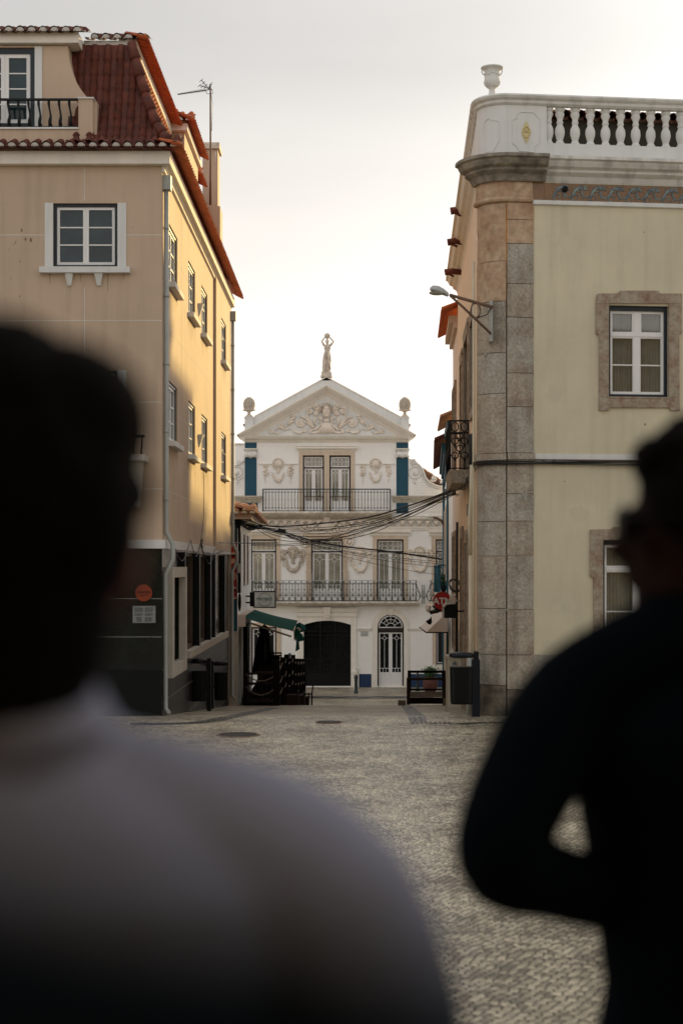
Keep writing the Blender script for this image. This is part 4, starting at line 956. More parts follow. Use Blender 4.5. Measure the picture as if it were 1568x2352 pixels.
for k in range(1, 6):
    q = math.pi*k/6; bar2((cu+rr_*.38*math.cos(q), zs+.02+rr_*.38*math.sin(q)), (cu+rr_*.98*math.cos(q), zs+.02+rr_*.98*math.sin(q)))
m1.tube([FAC.p(a, .03, b) for a, b in arc((cu, zs+.02), rr_*.7, .5, math.pi-.5, 10)], .014, 4); m1.build('fanlight', 'sash', as_)
# impost band, blue dado, slab and balconies
mb = MB()
for a, b in ((862, 966), (1206, 1368)): mould(mb, FAC, bu(a), bu(b), [(.02, bz(867)), (.05, bz(863)), (.05, bz(858)), (.09, bz(853)), (.09, bz(847))])
mb.build_each('impost_band', 'facade_trim', TF)
mb = MB()
for a, b in ((884, 968), (1206, 1700)): mb.box(FAC, bu(a), bu(b), -.02, .02, G0, bz(1150))
mb.box(FAC, XL, gdoor[0]-.3, -.02, .02, G0, bz(1150)); mb.build_each('dado', 'navy_base', TF)
mb = MB(); mould(mb, FAC, au(252), au(1160), [(.02, az(1372)), (.02, az(1352)), (.12, az(1346)), (.28, az(1338)), (.46, az(1332)), (.50, az(1327)), (.60, az(1325)), (.60, az(1318)), (.74, az(1316)), (.74, az(1303))], 0, 0); mb.build('balcony_slab', 'weathered', TF)
mb = MB()
for a, b in ((150, 1280), (1345, 1700)): mould(mb, FAC, bu(a), bu(b), [(.02, bz(700)), (.30, bz(700)), (.55, bz(690)), (.62, bz(682)), (.70, bz(680)), (.70, bz(669))], 0, 0)
mb.build('balcony_slab', 'weathered', TF)
mb = MB(); mould(mb, FAC, XL, XR, [(.02, bz(204)), (.05, bz(200)), (.05, bz(192)), (.08, bz(188)), (.08, bz(178)), (.04, bz(172)), (.0, bz(171))])
mould(mb, FAC, XL, au(250), [(.1, bz(136)), (.2, bz(130)), (.28, bz(124)), (.28, bz(112)), (.34, bz(108))]); mould(mb, FAC, au(1162), XR, [(.1, bz(136)), (.2, bz(130)), (.28, bz(124)), (.28, bz(112)), (.34, bz(108))])
mb.box(FAC, XL, XR, -.02, .1, bz(137), bz(133)); mb.build('entablature', 'facade_trim', TF)
for i in range(-4, 25):
    m1 = MB(); c = bu(285+i*55.3)
    if XL+.3 < c < XR-.3 and not (505 < 285+i*55.3 < 840 and False):
        m1.box(FAC, c-.13, c+.13, 0, .26, bz(146), bz(138)); m1.tube([FAC.p(c, .14, bz(146)), FAC.p(c, .20, bz(152)), FAC.p(c, .14, bz(160)), FAC.p(c, .04, bz(169))], [.09, .12, .09, .04], 6); m1.build('corbel', 'relief', TF)
# railings
mb = MB(); n = .70; u0, u1 = au(268), au(1148); zt, zb = az(1149), az(1302)
for z, r in ((zt, .028), (az(1170), .012), (az(1278), .012), (az(1298), .018)): mb.tube([FAC.p(u0, n, z), FAC.p(u1, n, z)], r, 5)
k = 40
for i in range(k+1):
    uu = u0+(u1-u0)*i/k; post = i in (0, k)
    mb.tube([FAC.p(uu, n, zt), FAC.p(uu, n, az(1302) if i % 4 == 0 else az(1290))], .026 if post else .013, 5)
    if not post:
        for z in ((1168,), (1222,), (1285,)): mb.ball(FAC.p(uu, n, az(z[0])), .026, None, None, 5, 4)
for uu in (u0, u1):
    for z in (zt, az(1298)): mb.tube([FAC.p(uu, n, z), FAC.p(uu, .02, z)], .02, 5)
    for q in range(1, 6): mb.tube([FAC.p(uu, n*q/6, zt), FAC.p(uu, n*q/6, az(1298))], .012, 5)
mb.build('upper_railing', 'iron_blue', TF)
def fancy_rail(u0, u1, brL, brR):
    mb = MB(); n = .64; zt, zb = bz(532), bz(664); z2 = bz(553); z3 = bz(627); step = bu(39.3)-bu(0); k = max(2, round((u1-u0)/step)); step = (u1-u0)/k
    mb2 = MB(); mb2.box(FAC, u0, u1, n-.03, n+.03, zt-.015, zt+.02)
    for z, r in ((z2, .010), (z3, .010), (zb, .022)): mb.tube([FAC.p(u0, n, z), FAC.p(u1, n, z)], r, 4)
    for i in range(k+1):
        uu = u0+step*i
        mb.tube([FAC.p(uu, n, zt), FAC.p(uu, n, bz(668))], .015 if i % 4 else .022, 5); mb.ball(FAC.p(uu, n, bz(592)), .024, None, None, 5, 4)
        if i < k:
            c = uu+step/2; mb.tube([FAC.p(c, n, bz(541)), FAC.p(c, n, bz(647))], .013, 4); mb.ball(FAC.p(c, n, bz(592)), .04, None, None, 6, 4)
            for s_ in (-1, 1):
                h = step/2
                ftube(mb, FAC, bez((c, z2), (c+s_*h*.95, z2+.02), (c+s_*h*.9, bz(536)), 5), n, .008, 4)
                ftube(mb, FAC, bez((c+s_*h*.1, bz(560)), (c+s_*h*.55, bz(562)), (c+s_*h*.5, bz(545)), 4), n, .007, 4)
                ftube(mb, FAC, bez((c, z3), (c+s_*h*.5, bz(618)), (c+s_*h*.62, bz(606)), 4), n, .008, 4)
                ftube(mb, FAC, bez((c, z3), (c+s_*h*.8, bz(635)), (c+s_*h*.92, bz(660)), 5), n, .011, 4)
                ftube(mb, FAC, [(c+s_*h*.75+.05*math.cos(q), bz(660)+.05*math.sin(q)) for q in [k2*.9 for k2 in range(7)]], n, .008, 4)
    for uu, br, s_ in ((u0, brL, -1), (u1, brR, 1)):
        if not br: continue
        o = .22*s_
        ftube(mb, FAC, [(uu, bz(560)), (uu+o, bz(634)), (uu+o*.45, bz(664)), (uu, bz(668))], n, .022, 5)
        ftube(mb, FAC, bez((uu, bz(600)), (uu+o*.8, bz(600)), (uu+o*.85, bz(640))), n, .010, 4); ftube(mb, FAC, bez((uu+o*.2, bz(610)), (uu+o*.1, bz(640)), (uu+o*.8, bz(636))), n, .010, 4)
        mb.ball(FAC.p(uu, n, bz(560)), .045, None, None, 6, 4)
        for z in (zt, zb): mb.tube([FAC.p(uu, n, z), FAC.p(uu, .02, z)], .02, 5)
    r_ = mb.build('balcony_railing', 'iron_blue', TF); mb2.build('handrail', 'galv', r_)
fancy_rail(bu(150), bu(1257), False, True); fancy_rail(bu(1352), bu(1690), True, False)
# wreath reliefs
def wreath(zx, zy, face=False, wide=1.):
    """upper floor: medallion, swag, two drops"""
    c = zx; m1 = MB()
    ring(m1, c, zy-42, .28, .035, .03); m1.ball(FAC.p(u(c), .05, az(zy-42)), .17, .12, .19, 9, 6)
    for k in range(9): q = 2*math.pi*k/9; m1.ball(FAC.p(u(c)+.17*math.cos(q), .06, az(zy-42)+.17*math.sin(q)), .065, .05, .065, 6, 4)
    m1.box(FAC, u(c-136), u(c-38), -.01, .06, az(zy-38), az(zy-44)); m1.box(FAC, u(c+38), u(c+136), -.01, .06, az(zy-38), az(zy-44))
    drops(m1, c, zy, 88, 118); swag(m1, c, zy, 40, 70); m1.build('wreath_relief', 'relief', TF)
def drops(m1, c, zy, off, ln, sc=1.):
    for s_ in (-1, 1):
        uu = u(c+s_*off); z = az(zy-34); m1.hexa([FAC.p(uu-.05, 0, z-.1), FAC.p(uu+.05, 0, z-.1), FAC.p(uu+.05, .08, z-.1), FAC.p(uu-.05, .08, z-.1), FAC.p(uu-.1, 0, z), FAC.p(uu+.1, 0, z), FAC.p(uu+.1, .12, z), FAC.p(uu-.1, .12, z)])
        for k in range(9):
            t = k/8; zz = az(zy-22+ln*t*.93); r = .115*(1-abs(t-.3)*1.05)*sc
            for q in range(3 if t < .6 else 1): m1.ball(FAC.p(uu+random.uniform(-.5, .5)*r*2.2*(1 if t < .6 else .4), .04+random.uniform(0, .04), zz+random.uniform(-.03, .03)), max(.03, r*.62), .05, max(.03, r*.62), 6, 4)
def swag(m1, c, zy, w_, dep, sc=1.):
    for k in range(17):
        t = k/16*2-1; zz = az(zy+30+dep*(1-t*t)*.8-10); r = (.05+.08*(1-t*t))*sc
        m1.ball(FAC.p(u(c+w_*t), .05+random.uniform(0, .03), zz+random.uniform(-.03, .03)), r*.75, .06, r*.75, 6, 4)
    for k in range(6): m1.ball(FAC.p(u(c)+random.uniform(-.07, .07)*sc, .05, az(zy+14*(k/5)*2-10)), .055*sc, .05, .055*sc, 6, 4)
wreath(370, 1010); wreath(1048, 1010)
def wreath_mid(zxB, face, dirty):
    m1 = MB(); cu = bu(zxB); z = lambda zy: bz(zy)
    zx = (B(zxB, 0)[0]-516.7)/.3296; to = lambda zyB: (B(0, zyB)[1]-746.4)/.3296
    ftube(m1, FAC, arc((cu, z(348)), .30, 0, math.pi, 12), .04, .05, 6)
    for s_ in (-1, 1): m1.box(FAC, min(cu+s_*.30, cu+s_*.58), max(cu+s_*.30, cu+s_*.58), -.01, .09, z(345), z(335))
    if face:   # small curly head in profile-like relief
        m1.ball(FAC.p(cu, .07, z(350)), .15, .14, .19, 10, 7); m1.ball(FAC.p(cu+.02, .2, z(356)), .03, .05, .05, 6, 4); m1.ball(FAC.p(cu, .16, z(372)), .07, .05, .05, 6, 4)
        for k in range(14): q = 2*math.pi*k/14; m1.ball(FAC.p(cu+.19*math.cos(q), .08, z(350)+.23*math.sin(q)), .075, .07, .075, 6, 4)
    else:
        m1.ball(FAC.p(cu, .06, z(345)), .12, .1, .12, 8, 6)
        for k in range(9): q = 2*math.pi*k/9; m1.ball(FAC.p(cu+.17*math.cos(q), .06, z(347)+.17*math.sin(q)), .075, .06, .075, 6, 4)
    drops(m1, zx, to(360), 66, 108, 1.15); 
    for k in range(5): m1.ball(FAC.p(cu+random.uniform(-.04, .04), .06, z(385+k*8)), .08, .06, .07, 6, 4)
    for k in range(19):
        q = math.pi*(1+k/18); m1.ball(FAC.p(cu+.33*math.cos(q), .06+random.uniform(0, .04), z(405)+.50*math.sin(q)*.95+random.uniform(-.02, .02)), .06+.05*abs(math.sin(q)), .07, .06+.05*abs(math.sin(q)), 6, 4)
    m1.build('wreath_relief', 'relief_dirty' if dirty else 'relief', TF)
wreath_mid(450, True, True); wreath_mid(890, True, False); wreath_mid(1284, False, False)
# pediment relief: mask, shell and scrolls. coordinates from the enlarged pediment
def pu(zx): return FAC.at(677.5+zx*.09155, 900)[0]
def pz2(zy): return FAC.at(750, 849.7+zy*.09155)[1]
m1 = MB(); C0 = pu(787)
def mir(f):
    for s_ in (-1, 1): f(lambda zx: C0+s_*(pu(zx)-C0), s_)
def S(zx, zy, r, turns, fl, a0, th=.045): mir(lambda X, s_: scroll(m1, FAC, X(zx), pz2(zy), r, turns, fl*s_, a0 if s_ > 0 else math.pi-a0, th, .08))
def T(pts, th=.045, n=.07): mir(lambda X, s_: m1.tube([FAC.p(X(a), n, pz2(b)) for a, b in pts], [th*(.6+.6*math.sin(math.pi*i/(len(pts)-1))) for i in range(len(pts))], 6))
S(1065, 905, .16, 1.5, 1, 2.5); S(1060, 1085, .13, 1.4, 1, 1.5, .05); S(1190, 1030, .18, 1.5, -1, 2., .055); S(1440, 1335, .19, 1.6, 1, 3., .06); S(1205, 1535, .11, 1.4, 1, 1.5, .045); S(1320, 1525, .10, 1.3, -1, 1.5, .045); S(960, 1010, .13, 1.3, 1, 0, .05)
S(950, 1225, .09, 1.2, 1, 0, .03); S(1080, 1240, .09, 1.2, -1, 0, .03)
T([(1100, 1460), (1150, 1400), (1240, 1280), (1330, 1200), (1450, 1170)], .05); T([(1080, 1440), (1180, 1300), (1270, 1180), (1260, 1050)], .05); T([(1060, 1400), (1100, 1300), (1100, 1220), (1060, 1200)], .05)
T([(1120, 1470), (1250, 1340), (1380, 1270), (1480, 1280)], .045); T([(1380, 1390), (1440, 1420), (1500, 1390), (1540, 1310), (1520, 1250)], .06); T([(1370, 1540), (1450, 1580), (1560, 1560), (1640, 1480)], .07)
T([(1560, 1200), (1640, 1220), (1720, 1300), (1760, 1400)], .07); T([(1600, 1280), (1680, 1310), (1730, 1380)], .06); T([(1540, 1160), (1620, 1150), (1680, 1180)], .05)
T([(1700, 1480), (1830, 1500), (1930, 1420), (2000, 1440), (2050, 1520)], .045); S(1900, 1400, .16, 1.3, 1, 3.1, .04); S(2160, 1540, .12, 1.4, -1, 1.6, .04); T([(1930, 1540), (2020, 1590), (2120, 1570)], .04)
T([(880, 1330), (900, 1450), (960, 1540), (1100, 1585), (1180, 1560)], .06); T([(900, 1320), (960, 1420), (1060, 1490), (1150, 1500)], .05); T([(870, 1260), (960, 1330), (1020, 1300)], .03); T([(890, 1150), (900, 1230), (940, 1290)], .03)
for k in range(-6, 7):
    t = k/6; m1.tube([FAC.p(C0+t*.10, .09, pz2(1320)), FAC.p(C0+t*.22, .13, pz2(1430)), FAC.p(C0+t*.50, .06, pz2(1590-abs(t)*20))], [.03, .05, .06], 6)
m1.ball(FAC.p(C0, .10, pz2(1270)), .14, .08, .10, 8, 5); m1.build('pediment_relief', 'relief', TF)
m1 = MB(); hz = pz2(1040)   # mask with face
m1.ball(FAC.p(C0, .12, hz), .21, .20, .33, 14, 10); m1.ball(FAC.p(C0, .26, pz2(1150)), .11, .09, .10, 8, 6)
m1.hexa([FAC.p(C0-.035, .28, pz2(1050)), FAC.p(C0+.035, .28, pz2(1050)), FAC.p(C0+.03, .38, pz2(1050)), FAC.p(C0-.03, .38, pz2(1050)), FAC.p(C0-.02, .28, pz2(985)), FAC.p(C0+.02, .28, pz2(985)), FAC.p(C0+.012, .33, pz2(985)), FAC.p(C0-.012, .33, pz2(985))])
for s_ in (-1, 1): m1.ball(FAC.p(C0+s_*.08, .27, pz2(1000)), .045, .03, .022, 7, 5); m1.tube([FAC.p(C0+s_*.03, .31, pz2(980)), FAC.p(C0+s_*.08, .32, pz2(970)), FAC.p(C0+s_*.14, .28, pz2(985))], .018, 5)
m1.tube([FAC.p(C0-.09, .28, pz2(1090)), FAC.p(C0, .335, pz2(1080)), FAC.p(C0+.09, .28, pz2(1090))], .022, 5); m1.tube([FAC.p(C0-.07, .28, pz2(1110)), FAC.p(C0, .34, pz2(1122)), FAC.p(C0+.07, .28, pz2(1110))], .022, 5)
mk = m1.build('mask_relief', 'relief', TF); m1 = MB(); random.seed(9)
for k in range(46):
    q = math.pi*(-.08+1.16*k/45); rr = random.uniform(.19, .30); m1.ball(FAC.p(C0+rr*1.05*math.cos(q), .12+random.uniform(0, .12), hz+.08+rr*1.05*math.sin(q)), random.uniform(.04, .075), .06, random.uniform(.04, .07), 6, 4)
m1.build('curls', 'relief_dirty', mk)
# small fittings
nb = thing('house_number_plate', 'small grey plate reading 2015 on the white wall between gate and arched door', 'plaque', FAC.p(bu(918), .03, bz(900)))
m1 = MB(); border(m1, FAC, bu(896), bu(942), bz(899), bz(869), .03, .0, .03, wb=.03, wt=.03); m1.box(FAC, bu(896)+.02, bu(942)-.02, .0, .018, bz(899)+.02, bz(869)-.02); m1.build('plate', 'grey_box', nb)
text_mesh('2015', .17, FAC, bu(918), .02, bz(881), 'lettering', 'white_trim', nb)
m1 = MB(); m1.box(FAC, bu(420), bu(434), 0, .1, bz(1057), bz(1012)); m1.box(FAC, bu(423), bu(431), .1, .12, bz(1040), bz(1028)); tag(m1.build('wall_letterbox', 'iron_blue'), 'small dark upright box on the white wall left of the iron gate', 'letterbox')
t = thing('meter_box', 'grey electrical box with conduits on the white wall between the two balconies', 'electrical box', FAC.p(bu(1307), 0, bz(685)))
m1 = MB(); m1.box(FAC, bu(1295), bu(1320), 0, .12, bz(640), bz(606)); m1.build('box', 'grey_box', t)
m1 = MB()
for zx in (1301, 1314):
    for a, b in ((560, 606), (640, 685)): m1.tube([FAC.p(bu(zx), .03, bz(a)), FAC.p(bu(zx), .03, bz(b))], .022, 6)
m1.build('conduit', 'grey_box', t)
# statue
st = thing('statue', 'stone statue of a robed woman holding a jar on her head atop the pediment', 'statue', FAC.p(au(707), -.25, az(350)))
sp = lambda zx, zy, n=0: FAC.p(FAC.at((1250+zx/11.2)/1.7417, 800)[0], -.25+n, FAC.at(750, (1320+zy/11.2)/1.7417)[1])
m1 = MB(); a0 = sp(390, 2020); a1 = sp(850, 1890)
m1.bx(a0.x, a1.x, 79.95, 80.55, sp(0, 2030).z, sp(0, 1885).z); m1.bx(sp(360, 0).x, sp(870, 0).x, 79.9, 80.6, sp(0, 2100).z, sp(0, 2030).z-.003); m1.bx(sp(425, 0).x, sp(820, 0).x, 79.98, 80.5, sp(0, 2260).z, sp(0, 2100).z-.003); m1.build('pedestal', 'statue', st)
m1 = MB()
prof = [(1885, 410, 790), (1840, 420, 770), (1750, 455, 780), (1700, 440, 800), (1600, 445, 800), (1450, 455, 800), (1330, 465, 815), (1180, 475, 815), (1050, 500, 795), (950, 525, 770), (900, 540, 770), (800, 515, 795), (720, 500, 805), (650, 520, 790), (615, 590, 740), (590, 620, 690)]
rings = []
for zy, xa, xb in prof:
    c = sp((xa+xb)/2, zy); r = (sp(xb, zy).x-sp(xa, zy).x)/2; ring_ = []
    for k in range(28):
        q = 2*math.pi*k/28; fold = 1+(.10*math.sin(q*7+zy*.004)+.05*math.sin(q*11-zy*.01))*(1 if zy > 950 else .3)
        ring_.append(Vector((c.x+r*fold*math.cos(q), c.y+r*.75*fold*math.sin(q), c.z)))
    rings.append(ring_)
m1.loft(rings, smooth=True)
m1.ball(sp(655, 500), .085, .095, .125, 12, 8); m1.ball(sp(655, 470, -.02), .10, .105, .10, 10, 6); m1.ball(sp(655, 530, .09), .016, .03, .03, 6, 4); m1.tube([sp(655, 600), sp(655, 560)], .045, 8)
for s_, e in ((-1, (410, 470)), (1, (935, 480))):
    sh = sp(520 if s_ < 0 else 780, 660); m1.tube([sh, sh.lerp(sp(*e), .5)+Vector((0, 0, -.01)), sp(*e), sp(*e).lerp(sp(560 if s_ < 0 else 750, 280), .5), sp(560 if s_ < 0 else 750, 280)], [.065, .055, .045, .04, .032], 8)
    h = sp(560 if s_ < 0 else 750, 285); 
    for k in range(4): m1.tube([h, h+Vector((-s_*.04, -.02+.014*k, .05+.012*k))], .012, 5)
m1.tube([sp(560, 1190, .17), sp(600, 1180, .2), sp(700, 1180, .2)], .03, 6); m1.tube([sp(700, 960, .15), sp(710, 1200, .2), sp(700, 1400, .2), sp(760, 1560, .18), sp(800, 1720, .12)], [.03, .04, .04, .04, .03], 6)
for x in (570, 620, 680): m1.tube([sp(x, 960, .16), sp(x-5, 1170, .2)], .022, 5)
m1.tube([sp(590, 1200, .17), sp(570, 1500, .2), sp(545, 1860, .17)], [.02, .035, .03], 5); m1.tube([sp(640, 1500, .2), sp(690, 1640, .2), sp(640, 1860, .2)], .03, 5)
m1.build('figure', 'statue', st, fix=False)
m1 = MB(); o = sp(655, 385); hz_ = lambda zy: sp(655, zy).z-o.z
m1.lathe(o, [(.045, 0), (.06, hz_(350)), (.10, hz_(300)), (.145, hz_(240)), (.15, hz_(200)), (.12, hz_(150)), (.085, hz_(130)), (.085, hz_(112))], 16); m1.build('jar', 'statue', st)
# pinecone finials
for zx, lab in ((167, 'left'), (1252, 'right')):
    c = FAC.p(au(zx), -.05, az(732)); t = thing('pinecone_finial', 'stone pinecone finial on the %s end of the pediment' % lab, 'finial', c, 'pinecone finials of the pediment')
    m1 = MB(); h = az(645)-az(735); m1.bx(c.x-.21, c.x+.21, c.y-.21, c.y+.21, c.z, c.z+h-.07); m1.bx(c.x-.23, c.x+.23, c.y-.23, c.y+.23, c.z+h-.067, c.z+h); m1.build('pedestal', 'white_trim', t)
    m1 = MB(); b = Vector((c.x, c.y, c.z+h)); q = lambda zy: az(zy)-b.z
    m1.lathe(b, [(.2, 0), (.2, .05), (.15, .09), (.09, .14), (.07, .22), (.09, .27), (.19, .31), (.31, .34), (.33, .37), (.28, .40), (.24, .40)], 16); m1.build('stem', 'statue', t)
    m1 = MB(); b.z += .36; m1.ball(b+Vector((0, 0, .27)), .26, .26, .34, 12, 10)
    for r in range(9):
        zz = -.22+.07*r; rr = .27*math.sqrt(max(.02, 1-(zz/.36)**2))
        for k in range(12):
            q_ = 2*math.pi*(k+.5*(r % 2))/12; m1.ball(b+Vector((rr*math.cos(q_), rr*math.sin(q_), .27+zz)), .045, .045, .05, 5, 4)
    m1.build('pinecone', 'statue', t)
# plain neighbours seen past the shoulders of the facade
bk = thing('grey_rendered_house', 'plain grey rendered house top behind the left shoulder of the white townhouse', 'house', (-7, 92, -3.5))
m1 = MB(); m1.bx(FAC.at(470, 1000)[0]-.747-3, px(572, 0, 92).x, 92, 99, -3.5, px(0, 1021, 92).z); m1.build('wall', 'white_wall', bk)
m1 = MB(); m1.bx(-13, px(574, 0, 92).x, 91.95, 99.05, px(0, 1022, 92).z+.003, px(0, 1018, 92).z); m1.build('parapet_coping', 'weathered', bk)
bk = thing('tile_roofed_house', 'house with an old orange tile roof behind the right shoulder of the white facade', 'house', (6, 92, -3.5))
a = px(938, 1050, 92); b = px(1030, 1108, 92)
m1 = MB(); m1.prism(Fr((0, 94), (1, 0), (0, -1)), [(a.x-2, -3.5), (b.x+4, -3.5), (b.x+4, b.z-2.6), (a.x-2, a.z-.1)], -6, 0); m1.build('wall', 'white_wall', bk)
m1 = MB(); tiles(m1, (b.x+3, 93.7, b.z-2.0), (b.x+3, 100, b.z-2.0), Vector((a.x-b.x-3, 0, a.z-b.z+2.0)), 16, w=.24, r=.085); m1.build('roof', 'tile_old', bk)
# ------------------------------------------------------------------ low house behind the left block, terrace, awning
SH = thing('corner_cafe_house', 'small low house with blue front panel, white side and old tiled roof in the street', 'house', (-2.82, 46, gz(46)))
def fz(y, D): return CZ+(HY-y)*D/F
def fx(x, D): return (x-CX)*D/F
m1 = MB(); z0 = -2.4; zt = fz(1196, 46)
m1.quad(BF.p(-6, 0, fz(1450, 46)), BF.p(0, 0, fz(1450, 46)), BF.p(0, 0, zt), BF.p(-6, 0, zt)); m1.build('blue_front', 'blue_paint', SH)
m1 = MB(); m1.box(BF, -6, .02, -.1, .03, z0, fz(1450, 46)); m1.build('stone_base', 'niche_stone', SH)
sidew = [(1.1, 1.7), (4.3, 4.95), (7.0, 7.6)]
m1 = MB(); wall(m1, BS, 0, 11.0, z0, zt, [(a, b, fz(1340, 48), fz(1232, 48)) for a, b in sidew]+[(.8, 2.6, -1.4, .9), (4, 9.2, -2.3, .9)], .2)
m1.quad(BS.p(11, 0, z0), BS.p(11, -5, z0), BS.p(11, -5, zt), BS.p(11, 0, zt)); m1.quad(BF.p(-6, 0, z0), BF.p(-6, -11, z0), BF.p(-6, -11, zt), BF.p(-6, 0, zt)); m1.build('wall', 'white_wall', SH)
for a, b in sidew:
    c, d = fz(1340, 48), fz(1232, 48); m2 = MB(); border(m2, BS, a-.1, b+.1, c-.1, d+.1, .11, -.18, .03); w_ = m2.build('window', 'frame_stone', SH)
    m3 = MB(); m3.quad(BS.p(a, -.12, c), BS.p(b, -.12, c), BS.p(b, -.12, d), BS.p(a, -.12, d)); m3.build('glass_pane', 'pane_dark', w_)
for a, b, c, d in ((.8, 2.6, -1.4, .9), (4, 9.2, -2.3, .9)):
    m2 = MB(); border(m2, BS, a, b, c, d, .1, -.18, -.08); 
    for k in range(1, int((b-a)/.9)): m2.box(BS, a+k*.9, a+k*.9+.06, -.18, -.08, c+.1, d-.1)
    w_ = m2.build('cafe_door', 'wood_dark', SH); m3 = MB(); m3.quad(BS.p(a, -.15, c), BS.p(b, -.15, c), BS.p(b, -.15, d), BS.p(a, -.15, d)); m3.build('glass_pane', 'pane_dark', w_)
# roof
ez = fz(1179, 45.3); ex = fx(588, 45.3)
m1 = MB(); 
tiles(m1, (-9, 45.3, ez), (ex, 45.3, ez), (0, .95, .30), 2, w=.23, r=.08, caps=1)
tiles(m1, (ex-.0, 45.4, ez+.01), (ex-.25, 57.2, ez+.01), (-.95, 0, .30), 2, w=.23, r=.08, caps=1)
for k in range(3): 
    p = Vector((ex-.05-k*.36, 45.45+k*.36, ez+.08+k*.09)); m1.tube([p, p+Vector((-.38, .38, .15))], [.12, .09], 8)
m1.build('roof', ['tile_old', 'mortar'], SH)
m1 = MB(); m1.hexa([(-9, 45.42, ez-.16), (ex-.14, 45.42, ez-.16), (ex-.4, 57.1, ez-.16), (-9, 57.1, ez-.16), (-9, 45.42, ez+.0), (ex-.14, 45.42, ez+.0), (ex-.4, 57.1, ez+.0), (-9, 57.1, ez+.0)]); m1.build('soffit', 'canvas', SH)
m1 = MB(); m1.box(BF, -6, .05, -.01, .07, fz(1214, 46), fz(1190, 46)); m1.build('eave_board', 'blue_paint', SH)  # blue painted board below the eave
# red food banner
D_ = 45.9; a = Vector((fx(515, D_), 0, fz(1244, D_))); b = Vector((fx(543.5, D_), 0, fz(1376, D_)))
BN = Fr((0, D_), (1, 0), (0, -1)); t = thing('food_banner', 'tall red vertical banner with food pictures and round pale badge on the blue panel', 'banner', (b.x, D_, b.z))
m1 = MB(); m1.box(BN, a.x-.2, b.x, 0, .03, b.z, a.z); m1.build('board', 'redsign', t)
m1 = MB(); cx_, cz_, r_ = fx(531, D_), fz(1323, D_), 12.2*D_/F; m1.prism(BN, arc((cx_, cz_), r_, 0, 2*math.pi, 28)[:-1], .03, .036); m1.build('badge', 'peach', t)
text_mesh("NE'S", .135, BN, cx_+.025, .037, cz_+.01, 'lettering', 'red', t, sx=.8)
m1 = MB(); m1.box(BN, cx_-.04, cx_+.08, .03, .037, cz_-.066, cz_-.062); m1.build("badge_line", "red", t)
m1 = MB()
for y0, dy, tl in ((1252, 5, 5), (1372, 5, 0)):
    p = [(fx(530, D_), fz(y0+4+tl*.4, D_)), (fx(542, D_), fz(y0+4-tl*.6, D_)), (fx(542, D_), fz(y0-1-tl*.6, D_)), (fx(530, D_), fz(y0-1+tl*.4, D_))]; m1.prism(BN, p, .03, .036)
m1.build('hatched_label', 'peach', t)
for y, cols in ((1274, ('peach', 'wood_mid')), (1290, ('peach', 'peach')), (1353, ('peach', 'wood_mid'))):
    m1 = MB(); cx_, cz_ = fx(536, D_), fz(y, D_)
    m1.prism(BN, [(cx_-.09, cz_), (cx_-.07, cz_+.06), (cx_, cz_+.09), (cx_+.07, cz_+.05), (cx_+.09, cz_-.0)], .03, .036); m1.mi = 1
    m1.prism(BN, [(cx_-.09, cz_-.002), (cx_+.09, cz_-.002), (cx_+.06, cz_-.06), (cx_, cz_-.045), (cx_-.06, cz_-.07)], .03, .037); m1.build('food_picture', list(cols), t)
# grey wall unit and black cable pods
m1 = MB(); m1.bx(fx(545.5, 45.8), fx(553.5, 45.8), 45.7, 45.9, fz(1316, 45.8), fz(1294, 45.8)); tag(m1.build('cable_junction_box', 'grey_box'), 'pale ribbed junction box on the corner of the low blue and white house', 'junction box')
m1 = MB(); m1.bx(fx(546, 45.8), fx(553, 45.8), 45.68, 45.88, fz(1362, 45.8), fz(1337, 45.8))
m1.ball(px(550, 1383, 45.75), .05, .05, .27, 8, 8); tag(m1.build('cable_splice_closure', 'plastic'), 'long black cable closure hanging on the corner beside the red banner', 'cable closure')
m1 = MB(); 
for x in (547, 549, 551): m1.tube([px(x, 1200, 45.75), px(x+.7, 1260, 45.75), px(x-.5, 1300, 45.75), px(x, 1345, 45.75)], .018, 5)
m1.tube([px(526+8*math.cos(q), 1232+22*math.sin(q), 45.9) for q in [i*.4-1.5 for i in range(9)]], .012, 4); tag(m1.build('wall_cable', 'cable'), 'bundle of black cables running down the corner beside the red banner', 'cable')
# PEPE VERDE box sign
D_ = 52.; PV = Fr((0, D_), (1, 0), (0, -1)); t = thing('hanging_box_sign', 'white box sign with green lettering in a circle above the green awning', 'sign', px(605, 1396, D_))
x0, x1, zb, zt_ = fx(582, D_), fx(633.5, D_), fz(1396.5, D_), fz(1357.5, D_)
m1 = MB(); border(m1, PV, x0, x1, zb, zt_, .035, -.14, .02, wb=.035, wt=.035); m1.box(PV, x0-.12, x0-.001, -.1, .0, zb+.05, zt_-.04); m1.box(PV, x0-.3, x0-.1, -.07, -.03, zt_-.2, zt_-.15); m1.box(PV, x0-.3, x0-.1, -.07, -.03, zb+.15, zb+.2); m1.build('frame', 'plastic', t)
m1 = MB(); m1.box(PV, x0+.03, x1-.03, -.13, .008, zb+.03, zt_-.03); m1.build('face', 'signwhite', t)
cx_, cz_ = (x0+x1)/2, (zb+zt_)/2+.0
m1 = MB(); rr = .21
for a0, a1 in ((.25, math.pi-.25), (math.pi+.35, 2*math.pi-.35)): m1.tube([PV.p(a, .012, b) for a, b in arc((cx_, cz_), rr, a0, a1, 20)], .006, 4)
m1.build('ring_motif', 'signgreen', t)
text_mesh('PEPE VERDE', .13, PV, cx_-.01, .009, cz_+.005, 'lettering', 'signgreen', t, sx=.74, bold=.002)
text_mesh('PIZZERIA', .035, PV, cx_, .009, cz_-.065, 'lettering', 'signgreen', t)
